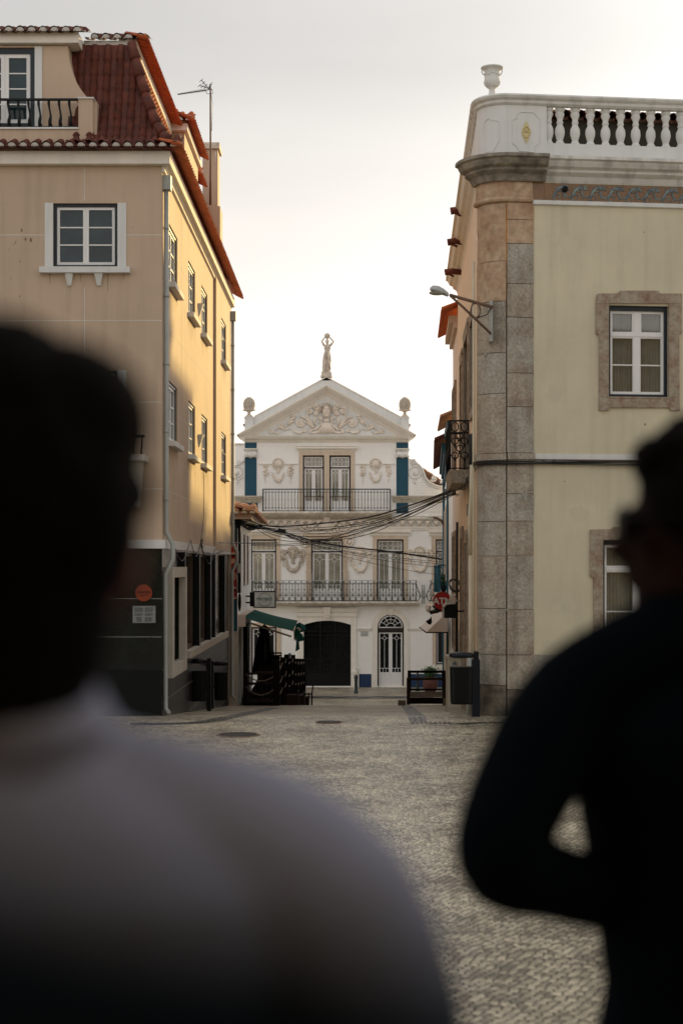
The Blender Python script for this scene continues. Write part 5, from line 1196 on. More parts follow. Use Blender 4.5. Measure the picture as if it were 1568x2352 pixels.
for i, ch_ in enumerate('FINE REGIONALE CUCINA'):
    q = math.pi*1.5+(i-10)*.105
    if ch_ != ' ': text_mesh(ch_, .034, PV, cx_+(rr+.04)*math.cos(q), .009, cz_+(rr+.04)*math.sin(q), 'small_letter', 'signgreen', t, rot=q+math.pi/2)
# green awning
t = thing('green_awning', 'sloping green canvas awning with torn hanging valance over the cafe terrace', 'awning', (-3.0, 46.5, gz(46.5)))
W0, W1, O0, O1 = Vector((-2.93, 46.5, 1.32)), Vector((-3.18, 57, 1.24)), Vector((-1.38, 46.5, .90)), Vector((-1.53, 57, .82))
m1 = MB(); rows2 = []
for i in range(29):
    a = W0.lerp(W1, i/28); b = O0.lerp(O1, i/28); zz = .02*(i % 2)
    rows2.append([a.lerp(b, j/8)+Vector((0, 0, zz-.05*math.sin(math.pi*j/8)*.8)) for j in range(9)])
m1.loft(rows2, closed=False, cap=False); m1.loft([[v-Vector((0, 0, .012)) for v in r] for r in rows2], closed=False, cap=False); m1.build('canopy', 'green', t)
m1 = MB(); m1.tube([O0+Vector((.0, 0, 0)), O0.lerp(O1, .5)-Vector((.02, 0, .03)), O1], .045, 6); m1.tube([O0, O0+Vector((.02, -.02, -.28))], .035, 6); m1.build('front_bar', 'canvas', t)
m1 = MB()
for q in (.02, .5, .98):
    a = W0.lerp(W1, q)+Vector((0, 0, -.12)); b = O0.lerp(O1, q)+Vector((-.1, 0, -.18)); c = a.lerp(b, .45)+Vector((0, .25, -.02)); m1.tube([a, c, b], .03, 6)
m1.build('folding_arm', 'niche_stone', t)
m1 = MB(); m1.bx(W0.x-.12, W0.x+.12, W0.y-.1, W0.y+.05, W0.z-.30, W0.z+.05); m1.tube([W0, W1], .07, 8); m1.build('wall_bracket', 'canvas', t)
m1 = MB()
for k in range(14):
    a = O0.lerp(O1, k/14); b = O0.lerp(O1, (k+1)/14); h = .30+.08*math.sin(k*2.1); o = .10+.09*math.sin(k*1.7)
    if k == 0: h = .62
    if k in (4, 5): continue
    m1.loft([[a, a+Vector((o*.5, 0, -h*.5)), a+Vector((o*.3, 0, -h))], [a.lerp(b, .5)+Vector((.01, 0, 0)), a.lerp(b, .5)+Vector((o*1.2, 0, -h*.4)), a.lerp(b, .5)+Vector((o*1.5, 0, -h*.9))], [b, b+Vector((o*.6, 0, -h*.5)), b+Vector((o*.4, 0, -h*.8))]], closed=False, cap=False)
vp = [(675.5, 1452), (680, 1434), (687, 1430), (694, 1447.5), (689, 1452), (687.5, 1460), (680.5, 1463), (677.5, 1474), (676, 1462)]
m1.prism(Fr((0, 46.45), (1, 0), (0, -1)), [(fx(x, 46.45), fz(y, 46.45)) for x, y in vp], -.02, 0); v_ = m1.build('valance', 'green', t)
text_mesh('AR', .12, Fr((0, 46.45), (1, 0), (0, -1)), fx(686.5, 46.45), .004, fz(1445, 46.45), 'lettering', 'signwhite', v_, rot=-.7)
# parasol folded on the terrace
c = px(609, 1525, 55.6); t = thing('folded_parasol', 'tall closed dark parasol standing on the cafe terrace under the awning', 'parasol', (c.x, 55, gz(55)+.3))
m1 = MB(); m1.tube([Vector((c.x, 55, gz(55)+.3)), Vector((c.x, 55, fz(1430, 55)))], .03, 6); m1.build('pole', 'iron', t)
m1 = MB(); rings = []
for z, r in ((fz(1545, 55), .36), (fz(1530, 55), .34), (fz(1490, 55), .27), (fz(1460, 55), .17), (fz(1452, 55), .13), (fz(1444, 55), .17), (fz(1436, 55), .03)):
    rings.append([Vector((c.x+r*(1+.18*math.cos(q*8))*math.cos(q), 55+r*(1+.18*math.cos(q*8))*math.sin(q), z)) for q in [2*math.pi*k/32 for k in range(32)]])
m1.loft(rings, smooth=True); m1.build('canopy', 'plastic', t)
# timber terrace with rope fence
t = thing('timber_terrace', 'dark timber cafe terrace with posts and rope rails below the green awning', 'terrace', (-2.3, 45.2, gz(45)))
FL = gz(46)+.18       # deck height
p0, p1 = Vector((-1.82, 45.0, 0)), Vector((-1.45, 60.5, 0)); q0, q1 = Vector((-2.74, 45.0, 0)), Vector((-2.95, 60.5, 0))
m1 = MB(); m1.hexa([Vector((v.x, v.y, -4.2)) for v in (q0, p0, p1, q1)]+[Vector((v.x, v.y, FL)) for v in (q0, p0, p1, q1)]); m1.build('deck', 'wood_dark', t)
def post(x, y, h, w_=.06, m='wood_dark', zb=None):
    mm = MB(); zb = gz(y) if zb is None else zb; mm.bx(x-w_, x+w_, y-w_, y+w_, zb, zb+h); return mm.build('post', m, t)
post(-1.84, 45.05, 1.28, .09); post(-2.72, 45.05, 1.25, .06)
fr_posts = []
for k in range(8):
    y = 47+k*1.9; x = p0.x+(p1.x-p0.x)*(y-45)/15.5+.03; h = .06-.06*(y-47)+(.12 if k in (1, 3) else 0)-gz(y); post(x, y, h, .07); fr_posts.append(Vector((x, y, gz(y)+h-.1)))
m1 = MB()
for a, b in ((fz(1590, 45), fz(1594, 45)), (fz(1568, 45), fz(1573, 45)), (fz(1545, 45), fz(1550, 45)), (fz(1607, 45), fz(1610, 45))): m1.bx(-2.72, -1.84, 45.0, 45.06, b, a)
m1.bx(-2.3, -2.24, 45.0, 45.05, FL-.6, FL+.75); m1.build('rail', 'wood_mid', t)
m1 = MB()
prev = Vector((-1.84, 45.05, FL+.95))
for v in fr_posts:
    for dz_, s_ in ((0, .12), (-.4, .12), (-.75, .1)): m1.tube(sag(prev+Vector((0, 0, dz_)), v+Vector((0, 0, dz_)), s_, 8), .018, 5)
    prev = v
for s_, dz_ in ((.2, .8), (.25, .45)): m1.tube(sag(Vector((-2.72, 44.98, FL+dz_)), Vector((-1.84, 44.98, FL+dz_)), s_, 12), .015, 5)
m1.build('rope', 'wood_grey', t)
for k, (x, y) in enumerate(((-1.62, 46.6), (-1.50, 49.2), (-1.42, 52.0))):
    m1 = MB(); m1.bx(x, x+.32, y, y+.5, gz(y)-.05, gz(y)+.30); m1.bx(x+.32, x+.36, y, y+.5, gz(y)-.05, gz(y)+.42)
    m1.build('step_block', 'wood_mid', t)
# chairs and tables
def cafe_chair():
    t = thing('cafe_chair', 'dark slatted wooden cafe chair', 'chair', (0, 0, 0), 'chairs on the cafe terrace')
    O = Fr((0, 0), (1, 0), (0, -1))
    for x in (-.19, .19):
        m = MB(); m.bx(x-.018, x+.018, -.2, -.165, 0, .46); m.build('leg', 'wood_dark', t)
        m = MB(); m.tube([Vector((x, .18, 0)), Vector((x, .18, .46)), Vector((x, .25, .88))], .02, 5); m.build('leg', 'wood_dark', t)
    m = MB()
    for k in range(5): m.bx(-.22, .22, -.21+k*.085, -.14+k*.085, .45, .475)
    m.build('seat', 'wood_mid', t)
    m = MB()
    for k in range(4): z = .56+k*.09; y = .19+(z-.46)*.165; m.bx(-.19, .19, y-.012, y+.012, z, z+.055)
    m.build('backrest', 'wood_dark', t)
    return t
def cafe_table():
    t = thing('cafe_table', 'square dark wooden cafe table', 'table', (0, 0, 0), 'tables on the cafe terrace')
    m = MB(); m.bx(-.32, .32, -.32, .32, .72, .75); m.build('table_top', 'wood_mid', t)
    m = MB(); m.tube([(0, 0, .05), (0, 0, .72)], .035, 6); m.build('pedestal', 'iron', t)
    m = MB(); m.bx(-.25, .25, -.03, .03, 0, .05); m.bx(-.03, .03, -.25, -.031, 0, .05); m.bx(-.03, .03, .031, .25, 0, .05); m.build('foot', 'iron', t); return t
ch0, tb0 = cafe_chair(), cafe_table(); first = True
for i, y in enumerate((46.6, 49.0, 51.4, 53.9)):
    lab = ('nearest the street end', 'second from the front post', 'third along the rope fence', 'farthest, before the white facade')[i]
    o = tb0 if i == 0 else copy_tree(tb0); o.location = (-2.25, y, FL); o['label'] = 'square dark cafe table, '+lab
    for j, dy in enumerate((-.62, .62)):
        c_ = ch0 if (i == 0 and j == 0) else copy_tree(ch0); c_.location = (-2.25+random.uniform(-.06, .06), y+dy, FL); c_.rotation_euler.z = (math.pi if j == 0 else 0)+random.uniform(-.2, .2)
        c_['label'] = 'dark slatted chair on the %s side of the table %s' % ('street' if j == 0 else 'far', lab)
c_ = copy_tree(ch0); c_.location = (-1.22, 55.5, gz(55.5)); c_.rotation_euler.z = -1.6; c_['label'] = 'dark chair standing outside the rope fence on the paving'
# bins on the left
def litter_bin(x, y, w_, lab, mats, s_=1., side=-1):
    t = thing('litter_bin', lab, 'litter bin', onG(x, y), 'litter bins fixed along the street'); O = onG(x, y)
    def L(m, pts): pass
    m = MB(); xp = O.x+side*(w_/2+.06); m.bx(xp-.045, xp+.045, O.y-.04, O.y+.05, O.z, O.z+1.16*s_); m.build('post', mats[0], t)
    m = MB(); rings = []
    for z, k in ((.22, .90), (.25, .95), (.86, 1.0), (.89, 1.03)):
        r = w_/2*k; rings.append([Vector((O.x+r*math.copysign(min(1, abs(math.cos(q))**.5), math.cos(q)), O.y-.02+r*.8*math.copysign(min(1, abs(math.sin(q))**.6), math.sin(q)), O.z+z*s_)) for q in [2*math.pi*i/28 for i in range(28)]])
    m.loft(rings, smooth=False)
    m.build('basket', mats[1], t)
    m = MB(); rings = []
    for z, k in ((1.05, .96), (1.07, 1.05), (1.11, 1.07), (1.135, .98), (1.15, .5)):
        r = w_/2*k; rings.append([Vector((O.x+r*math.cos(q), O.y-.02+r*.8*math.sin(q), O.z+z*s_)) for q in [2*math.pi*i/24 for i in range(24)]])
    m.loft(rings, smooth=True); m.bx(xp-.02, O.x+side*w_*.2, O.y-.01, O.y+.03, O.z+1.06*s_, O.z+1.1*s_); m.bx(xp-.02, xp+.08, O.y-.01, O.y+.02, O.z+.5, O.z+.56); m.build('lid', mats[2], t)
    return t
litter_bin(fx(508, 38.3), 38.3, .34, 'black litter bin on a slim post by the end of the dark clad wall', ('plastic', 'plastic', 'iron'))
litter_bin(fx(456, 34.8), 34.8, .34, 'black litter bin against the dark wall below the shop window sill', ('plastic', 'plastic', 'iron'), side=1)
# ------------------------------------------------------------------ right corner building
RB = thing('corner_building', 'pale yellow corner building with rounded stone corner, balustrade and tiled frieze', 'building', (2.53, 29.1, 0))
CC = Vector((3.03, 29.6, 0)); CR = .5
def ru(x): return RF.at(x, 1000)[0]
def rz(y): return RF.at(1240, y)[1]
UE = 26.; US = 11.7
def sweep(mb, prof, s0=US, u1=UE, s_start=0., u_start=None, only=None, smooth=False):
    """a moulding run along the side, round the corner and along the front"""
    path = []
    if only != 'front': path += [(RS.O+RS.U*s0, RS.N), (RS.O+RS.U*.02, RS.N)]
    if only != 'front': path += [(CC+Vector((math.cos(q), math.sin(q), 0))*CR, Vector((math.cos(q), math.sin(q), 0))) for q in [math.pi+math.pi/2*i/10 for i in range(11)]]
    if only != 'corner': path += [(RF.O+RF.U*(.02 if u_start is None else u_start), RF.N), (RF.O+RF.U*u1, RF.N)]
    else: path = path[2:]+[(RF.O+RF.U*.02, RF.N), (RF.O+RF.U*u1, RF.N)]
    rings = [[Vector((p.x+nn.x*n, p.y+nn.y*n, z)) for n, z in prof]+[Vector((p.x-nn.x*.1, p.y-nn.y*.1, prof[-1][1])), Vector((p.x-nn.x*.1, p.y-nn.y*.1, prof[0][1]))] for p, nn in path]
    mb.loft(rings, closed=True, cap=True, smooth=smooth)
uw = (ru(1397), ru(1534.5), rz(908.5)+.0, rz(697)); lw_ = (ru(1383.6), ru(1548), rz(1510), rz(1240))
far = [(uw[0]+k*3.9, uw[1]+k*3.9, uw[2], uw[3]) for k in (1, 2, 3)]+[(lw_[0]+k*3.9, lw_[1]+k*3.9, lw_[2], lw_[3]) for k in (1, 2, 3)]
mb = MB(); wall(mb, RF, ru(1225), UE, rz(1504), rz(455), [uw, lw_]+far, .16)
mb.quad(RF.p(UE, 0, -1), RF.p(UE, -14, -1), RF.p(UE, -14, rz(300)), RF.p(UE, 0, rz(300)))
mb.build('wall', 'yellow_wall', RB)
sh = [(1.1, 2.6, 5.9, 7.65), (3.95, 6.1, 4.83, 7.75), (7.5, 8.7, 4.83, 7.6), (4.2, 5.4, 1.25, 3.3), (7.1, 8.3, -.7, 3.45)]
mb = MB(); wall(mb, RS, 0, US, -1.6, rz(420), sh, .12); mb.quad(RS.p(US, 0, -1.6), RS.p(US, -13, -1.6), RS.p(US, -13, rz(240)), RS.p(US, 0, rz(240))); mb.quad(RS.p(US, 0, rz(366)), RF.p(UE, 0, rz(366)), RF.p(UE, -13, rz(366)), RS.p(US, -13, rz(366))); mb.build('side_wall', 'ochre_wall', RB)
mb = MB(); mb.box(RS, 0.02, 4.18, -.02, .03, -1.5, 1.2); mb.box(RS, 5.42, 7.08, -.02, .03, -1.5, 1.2); mb.box(RS, 8.32, US, -.02, .03, -1.5, 1.2); mb.build('side_plinth', 'stone', RB)
mb = MB(); mb.box(RF, ru(1225)+.003, UE, -.02, .015, -.6, rz(1504)); mb.build('plinth', 'stone_grey', RB)
for a, b, c, d in sh:
    m1 = MB(); border(m1, RS, a-.16, b+.16, c-(.0 if c < 0 else .16), d+.16, .16, -.04, .045); m1.box(RS, a-.26, b+.26, -.02, .05, d+.162, d+.27); s_ = m1.build('stone_surround', 'frame_stone', RB)
    m2 = MB(); border(m2, RS, a, b, c, d, .09, -.12, -.03); m2.build('window_frame', 'navy_frame', s_)
    m3 = MB(); m3.quad(RS.p(a, -.08, c), RS.p(b, -.08, c), RS.p(b, -.08, d), RS.p(a, -.08, d)); m3.build('glass_pane', 'pane_blue', s_)
# rounded stone corner and pilaster, block by block
random.seed(21)
colj = [1650, 1573.6, 1504, 1397.5, 1277, 1197.6, 1065, 1041, 903.5, 810, 692, 600, 466]
for i, (a, b) in enumerate(zip(colj, colj[1:])):
    z0, z1 = rz(a)+.004, rz(b)-.007; band = (a == 1065); r = CR+(.035 if band else random.uniform(-.006, .006)); k = 10
    if i == 0: z0 = -.5
    m1 = MB(); pts = [CC+Vector((math.cos(q), math.sin(q), 0))*r for q in [math.pi+math.pi/2*j/k for j in range(k+1)]]
    o = Vector((RF.U.x*-.012, RF.U.y*-.012, 0)); pts[-1] = pts[-1]+o; inner = [Vector((3.018, 29.9, 0)), Vector((2.6, 29.9, 0))]
    ring = pts+inner
    m1.add([Vector((p.x, p.y, z0)) for p in ring]+[Vector((p.x, p.y, z1)) for p in ring], [tuple(range(len(ring)-1, -1, -1)), tuple(range(len(ring), 2*len(ring)))])
    m1.loft([[Vector((p.x, p.y, z0)) for p in pts], [Vector((p.x, p.y, z1)) for p in pts]], closed=False, cap=False, smooth=True)
    m1.build('corner_block', 'stone_dirty' if i == 0 else random.choice(['stone', 'stone', 'stone_grey']) if i not in (10, 11) else 'stone_warm', RB, fix=False)
pj = [1650, 1583, 1504, 1399.5, 1275.6, 1197, 1134, 1059, 1040, 934.5, 857, 729, 652, 560, 505, 466]
pm = ['stone_dirty', 'stone', 'stone', 'stone_grey', 'stone', 'stone_grey', 'stone', 'stone', 'stone_grey', 'stone', 'stone_grey', 'stone', 'stone_grey', 'stone_warm', 'stone_warm']
for i, (a, b) in enumerate(zip(pj, pj[1:])):
    z0, z1 = rz(a)+.004, rz(b)-.007; band = (a == 1059); m1 = MB()
    if i == 0: z0 = -.5
    m1.box(RF, .012, ru(1225)+(.015 if band else random.uniform(-.004, .004)), -.2, (.035 if band else .0)+.012+random.uniform(-.005, .005), z0, z1); m1.build('quoin_block', pm[i], RB)
mb = MB(); sweep(mb, [(.02, rz(466)), (.06, rz(464)), (.075, rz(460)), (.06, rz(455)), (.03, rz(452))], u1=ru(1222), only='corner', smooth=False)
sweep(mb, [(.025, rz(452)+.003), (.025, rz(418))], u1=ru(1222), only='corner'); mb.build('capital_block', 'stone_warm', RB)
mb = MB(); cprof = [(.03, rz(418)), (.05, rz(414)), (.09, rz(404)), (.16, rz(398)), (.18, rz(396)), (.18, rz(391)), (.26, rz(386)), (.30, rz(378)), (.31, rz(374)), (.36, rz(371)), (.36, rz(364))]
sweep(mb, [(n+.05, z-.0) for n, z in cprof], u1=ru(1250), only='corner'); mb.build('stone_cornice', 'cornice_stone', RB)
mb = MB(); sweep(mb, [(n-.03, z-.008) for n, z in cprof], u_start=ru(1250)+.003, only='front'); mb.build('cornice', 'cornice', RB)
mb = MB(); mould(mb, RS, .05, US, [(n-.06, z-.01) for n, z in cprof]); mb.build('side_cornice', 'facade_trim', RB)
mb = MB(); mould(mb, RF, ru(1223), UE, [(.01, rz(471)), (.05, rz(469)), (.05, rz(462)), (.03, rz(459.5))]); mb.box(RF, ru(1225)+.003, UE, -.01, .012, rz(1060), rz(1042)); mb.build('string_course', 'white_trim', RB)
# stains, patches and fixings on the old stone and plaster
def colp(x, y, off=.008):
    if x < 1163: q = math.acos(max(-1, min(0, (x-1163)/63))); return Vector((CC.x+(CR+off)*math.cos(q), CC.y-(CR+off)*math.sin(q), rz(y)))
    return RF.p(ru(x), off+.012, rz(y))
random.seed(44)
def blotch(mb, x, y, wx, wy, n=14, off=.008, f=colp):
    mb.add([f(x+wx*random.uniform(.55, 1)*math.cos(q), y+wy*random.uniform(.55, 1)*math.sin(q), off) for q in [2*math.pi*k/n for k in range(n)]], [tuple(range(n))])
for mname, col, items in (('repair_mortar', (.33, .31, .27), ((1124, 702, 9, 13), (1155, 700, 5, 9), (1130, 752, 7, 8), (1116, 812, 5, 6), (1190, 818, 5, 6), (1205, 1140, 8, 14), (1195, 1305, 9, 9), (1140, 1393, 14, 2), (1165, 1400, 6, 3))),):
    M[mname] = mat(mname, col, var=.5, scale=40, bump=.5, bscale=60); mb = MB()
    for it in items:
        blotch(mb, *it); 
        for k in range(5): blotch(mb, it[0]+random.uniform(-1.6, 1.6)*it[2], it[1]+random.uniform(-1.5, 1.5)*it[3], it[2]*.22, it[3]*.18, 7, .009+k*.0003)
    mb.build(mname, mname, RB)['kind'] = 'stuff'
def wallp(x, y, off=.002): return RF.p(ru(x), off, rz(y))
mb = MB()
for x, y, a, b in ((1481, 972, 2.2, 4.5), (1478, 527, 1.5, 3), (1336, 1111, 1, 1), (1296, 1105, 1.5, 2), (1430, 600, .8, 1), (1247, 600, .8, 1)): blotch(mb, x, y, a, b, 9, .003, wallp)
mb.build('wall_blemish', 'spot', RB)['kind'] = 'stuff'
M['patch'] = mat('plaster_patch', (.60, .555, .42), var=.08, bump=.4, bscale=50, dist=.005); mb = MB()
for x, y, a, b in ((1300, 560, 34, 26), (1272, 900, 22, 40), (1330, 1180, 30, 24), (1290, 1390, 40, 30), (1480, 1010, 40, 14), (1260, 1480, 26, 16)): blotch(mb, x, y, a, b, 18, .0018, wallp)
mb.build('plaster_patch', 'patch', RB)['kind'] = 'stuff'
# glazed frieze of orange tiles with blue-grey leaves
mb = MB(); mb.box(RF, ru(1223), UE, -.01, .008, rz(458), rz(421)); fr_ = mb.build('tile_frieze', 'tileorange', RB)
mb = MB(); zc = rz(439.5); hh = (rz(421)-rz(458))/2; uu = ru(1228); st = .345
for k in range(26):
    u0 = uu+k*st; s_ = 1
    if k*st+uu > ru(1600): break
    if k == 0: continue
    mb.tube([RF.p(a, .009, b) for a, b in bez((u0, zc-hh*.7), (u0+st*.25, zc+hh*1.2), (u0+st*.9, zc+hh*.4), 7)], [.016, .02, .022, .022, .02, .016, .012, .006], 5)
    for q in range(5):
        t = q/5; bx_, bz_ = bez((u0, zc-hh*.7), (u0+st*.25, zc+hh*1.2), (u0+st*.9, zc+hh*.4), 5)[q]
        for d in (-1, 1): mb.tube([RF.p(bx_, .009, bz_), RF.p(bx_+.03, .010, bz_+d*.05*(1-t*.4)), RF.p(bx_+.075, .009, bz_+d*.055*(1-t*.5))], [.016, .016, .004], 4)
    mb.tube([RF.p(a, .009, b) for a, b in bez((u0+st*.55, zc+hh*.2), (u0+st*.6, zc-hh*.9), (u0+st*.95, zc-hh*.5), 5)], [.02, .02, .018, .014, .01, .004], 4)
for k in range(26):
    u0 = uu+k*st
    if u0 > ru(1600) or k == 0: continue
    for q in range(7):
        a = u0+st*q/7; d = (-1)**q; mb.tube([RF.p(a, .009, zc-d*hh*.85), RF.p(a+.02, .010, zc-d*hh*.5), RF.p(a+.06, .009, zc-d*hh*.25)], [.006, .013, .004], 4)
mb.build('leaf_pattern', 'tileblue', fr_)
mb = MB()
for k in range(1, 40): mb.box(RF, uu+k*.172-.0015, uu+k*.172+.0015, .0, .0088, rz(458), rz(421))
mb.build('tile_joint', 'iron', fr_)
h0 = RF.at(1296, 435); m1 = MB(); m1.tube([RF.p(h0[0], -.05, h0[1]), RF.p(h0[0], .05, h0[1])], .055, 14); m1.build('vent_pipe', 'plastic', RB)
# parapet: pier, base wall, balusters, top rail
mb = MB(); sweep(mb, [(.0, rz(366)), (.0, rz(241))], u1=ru(1255), only='corner')
mb.box(RF, ru(1255)+.002, UE, -.28, -.005, rz(368), rz(327)); mb.box(RS, .05, US, -.28, -.01, rz(366), rz(241)); mb.box(RF, ru(1289)+9.9, UE, -.27, -.006, rz(327), rz(242)); mb.build('parapet', 'white_trim', RB)
mb = MB(); sweep(mb, [(.01, rz(242)), (.05, rz(238)), (.05, rz(232)), (.10, rz(228)), (.12, rz(223)), (.10, rz(219)), (.0, rz(217))], s0=US, u1=UE)
mb.build('parapet_rail', 'cornice', RB)
mb = MB()
def panel(fr, us, r=.012):
    pass
for pts in ([(1186, 271), (1186, 262), (1196, 256), (1226, 258), (1237, 271), (1240, 275), (1240, 326), (1229, 334), (1226, 349), (1190, 346), (1187, 336), (1176, 328), (1176, 275), (1186, 271)],):
    mb.tube([RF.p(RF.at(x, y)[0], .004, RF.at(x, y)[1]) for x, y in pts], .010, 4, smooth=False)
pc = []
for x, y in [(1112, 285), (1115, 275), (1123, 270), (1131, 276), (1146, 280), (1146, 325), (1140, 333), (1134, 348), (1118, 346), (1112, 330), (1112, 285)]:
    dx_ = (x-1163)/63*.5; q = math.acos(max(-1, min(0, dx_/.5))); pc.append(Vector((CC.x+.503*math.cos(q), CC.y-.503*math.sin(q), rz(y))))
mb.tube(pc, .010, 4, smooth=False); mb.build('panel_moulding', 'white_trim', RB)
mb = MB(); oc = RF.at(1208, 302); a, b = oc
mb.prism(RF, [(a, b+.20), (a+.05, b+.10), (a+.085, b+.03), (a+.085, b-.03), (a+.05, b-.12), (a, b-.22), (a-.05, b-.12), (a-.085, b-.03), (a-.085, b+.03), (a-.05, b+.10)], 0, .012)
for k in range(10): q = 2*math.pi*k/10; mb.ball(RF.p(a+.055*math.cos(q), .015, b+.10*math.sin(q)), .02, .014, .028, 6, 4)
mb.ball(RF.p(a, .016, b+.02), .028, .02, .04, 8, 5); mb.build('lozenge_ornament', 'yellow_orn', RB)
zb_, zt2 = rz(327)+.002, rz(242)-.002; H = zt2-zb_
us = [ru(1263)]+[ru(1289)+k*.289 for k in range(34)]
for u_ in us:
    m1 = MB(); o = RF.p(u_, -.12, zb_)
    m1.lathe(o, [(.088, 0), (.088, .04*H), (.075, .06*H), (.055, .12*H), (.06, .14*H), (.088, .28*H), (.092, .34*H), (.085, .44*H), (.052, .54*H), (.05, .58*H), (.062, .60*H), (.062, .63*H), (.05, .65*H), (.055, .72*H), (.085, .82*H), (.08, .86*H), (.062, .9*H), (.09, .93*H), (.09, H)], 14); m1.build('baluster', 'white_trim', RB)
# tiled roof behind the balustrade
mb = MB(); tiles(mb, RF.p(ru(1250), -1.5, 11.52), RF.p(24, -1.5, 11.52), (-.12, .95, .27), 10, w=.31, r=.12); 
mb.tube([RF.p(ru(1250)+k*.0, -1.4+k*-.7, 11.7+k*.2) for k in range(5)], .15, 8); mb.build('roof', 'tile', RB)
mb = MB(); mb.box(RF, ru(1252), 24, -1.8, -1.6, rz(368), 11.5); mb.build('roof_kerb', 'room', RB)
# front windows with shouldered stone surrounds
def surr(pts, hole, name='stone_surround'):
    P_ = [RF.at(x, y) for x, y in pts]; a, b, c, d = hole; m1 = MB()
    x0 = min(p[0] for p in P_); x1 = max(p[0] for p in P_); z1 = max(p[1] for p in P_); z0 = min(p[1] for p in P_)
    L_ = [p for p in P_]
    return P_
Z7 = lambda zx, zy: (1320.5+zx*.1709, 631.6+zy*.1709)
def ush(pts): return [RF.at(*Z7(x, y)) for x, y in pts]
m1 = MB()
m1.prism(RF, ush([(445, 383), (275, 383), (283, 275), (300, 252), (560, 248), (585, 238), (600, 212), (1110, 212), (1125, 240), (1145, 250), (1425, 252), (1425, 383)]), -.05, .04)
m1.prism(RF, ush([(445, 385), (445, 1640), (318, 1640), (315, 805), (276, 793), (275, 385)]), -.05, .036)
m1.prism(RF, ush([(1252, 385), (1425, 385), (1425, 790), (1390, 810), (1394, 1640), (1252, 1640)]), -.05, .038)
m1.prism(RF, ush([(316, 1643), (316, 1822), (445, 1820), (447, 1782), (1262, 1782), (1265, 1820), (1397, 1820), (1394, 1643)]), -.05, .04)
m1.box(RF, uw[0], uw[1], -.1, .05, uw[2]-.03, uw[2]-.002)
s_ = m1.build('stone_surround', 'frame_stone', RB)
def tall_window(h, parent, split, bars, depth=.16, bot=None):
    a, b, c, d = h; k = -depth; m1 = MB(); border(m1, RF, a, b, c, d, .055, k, k+.09, wt=.085); w_ = m1.build('window', 'navy_frame', parent)
    a, b, c, d = a+.057, b-.057, c+.057, d-.087; zs = d-(d-c)*split; m2 = MB()
    border(m2, RF, a, b, c, d, .02, k, k+.05); m2.box(RF, a+.02, b-.02, k, k+.058, zs-.055, zs+.0); mid = (a+b)/2; m2.box(RF, mid-.045, mid+.045, k, k+.052, c+.02, zs-.057); m2.box(RF, mid-.06, mid+.06, k, k+.052, zs+.002, d-.02)
    for x0, x1, z0, z1 in ((a+.02, mid-.045, c+.02, zs-.057), (mid+.045, b-.02, c+.02, zs-.057), (a+.02, mid-.06, zs+.002, d-.02), (mid+.06, b-.02, zs+.002, d-.02)):
        border(m2, RF, x0, x1, z0, z1, .028, k+.004, k+.045); border(m2, RF, x0+.024, x1-.024, z0+.024, z1-.024, .008, k+.004, k+.036)
        if z1-z0 > .7:
            for q in range(1, bars+1): zz = z0+(z1-z0)*q/(bars+1); m2.box(RF, x0+.028, x1-.028, k+.008, k+.034, zz-.012, zz+.012)
    m2.build('casement', 'sash', w_)
    m3 = MB(); m3.quad(RF.p(a, k+.015, c), RF.p(b, k+.015, c), RF.p(b, k+.015, d), RF.p(a, k+.015, d)); m3.build('glass_pane', 'glass', w_)
    m4 = MB(); n_ = 60
    for x0, x1 in ((a+.02, mid-.02), (mid+.02, b-.02)):
        rows3 = [[RF.p(x0+(x1-x0)*i/n_, k-.07+.018*math.sin(i*.9+(x0*7))+.008*math.sin(i*2.3), z) for i in range(n_+1)] for z in (c, d)]
        m4.loft(rows3, closed=False, cap=False, smooth=True)
    m4.build('curtain', 'curtain', w_)
    m5 = MB(); m5.quad(RF.p(a-.1, k-.5, c-.1), RF.p(b+.1, k-.5, c-.1), RF.p(b+.1, k-.5, d+.1), RF.p(a-.1, k-.5, d+.1)); m5.build('interior', 'room', w_)
tall_window(uw, RB, .27, 1)
Z8 = lambda zx, zy: (1320.5+zx*.2197, 918.6+zy*.2197)
def lsh(pts): return [RF.at(*Z8(x, y)) for x, y in pts]
m1 = MB(); ur = lambda zx: 2*287-zx if False else zx
W_ = 748   # opening width in that enlargement
mr_ = lambda x: 287*2+W_-x
m1.prism(RF, lsh([(287, 1462), (152, 1462), (152, 1362), (160, 1355), (365, 1352), (382, 1345), (392, 1327), (mr_(392), 1327), (mr_(382), 1345), (mr_(365), 1352), (mr_(160), 1355), (mr_(152), 1362), (mr_(152), 1462)]), -.05, .04)
m1.prism(RF, lsh([(287, 1464), (287, 2692), (190, 2692), (186, 1872), (178, 1850), (150, 1846), (152, 1464)]), -.05, .036)
m1.prism(RF, lsh([(mr_(287), 1464), (mr_(152), 1464), (mr_(150), 1846), (mr_(178), 1850), (mr_(186), 1872), (mr_(190), 2692), (mr_(287), 2692)]), -.05, .036)
m1.prism(RF, lsh([(190, 2694), (190, 2790), (mr_(190), 2790), (mr_(190), 2694)]), -.05, .04); m1.build('stone_surround', 'frame_stone', RB)
tall_window(lw_, RB, .21, 1)
for h in far:
    m1 = MB(); border(m1, RF, h[0]-.22, h[1]+.22, h[2]-.25, h[3]+.25, .25, -.05, .04); m1.build('stone_surround', 'frame_stone', RB); tall_window(h, RB, .25, 1)
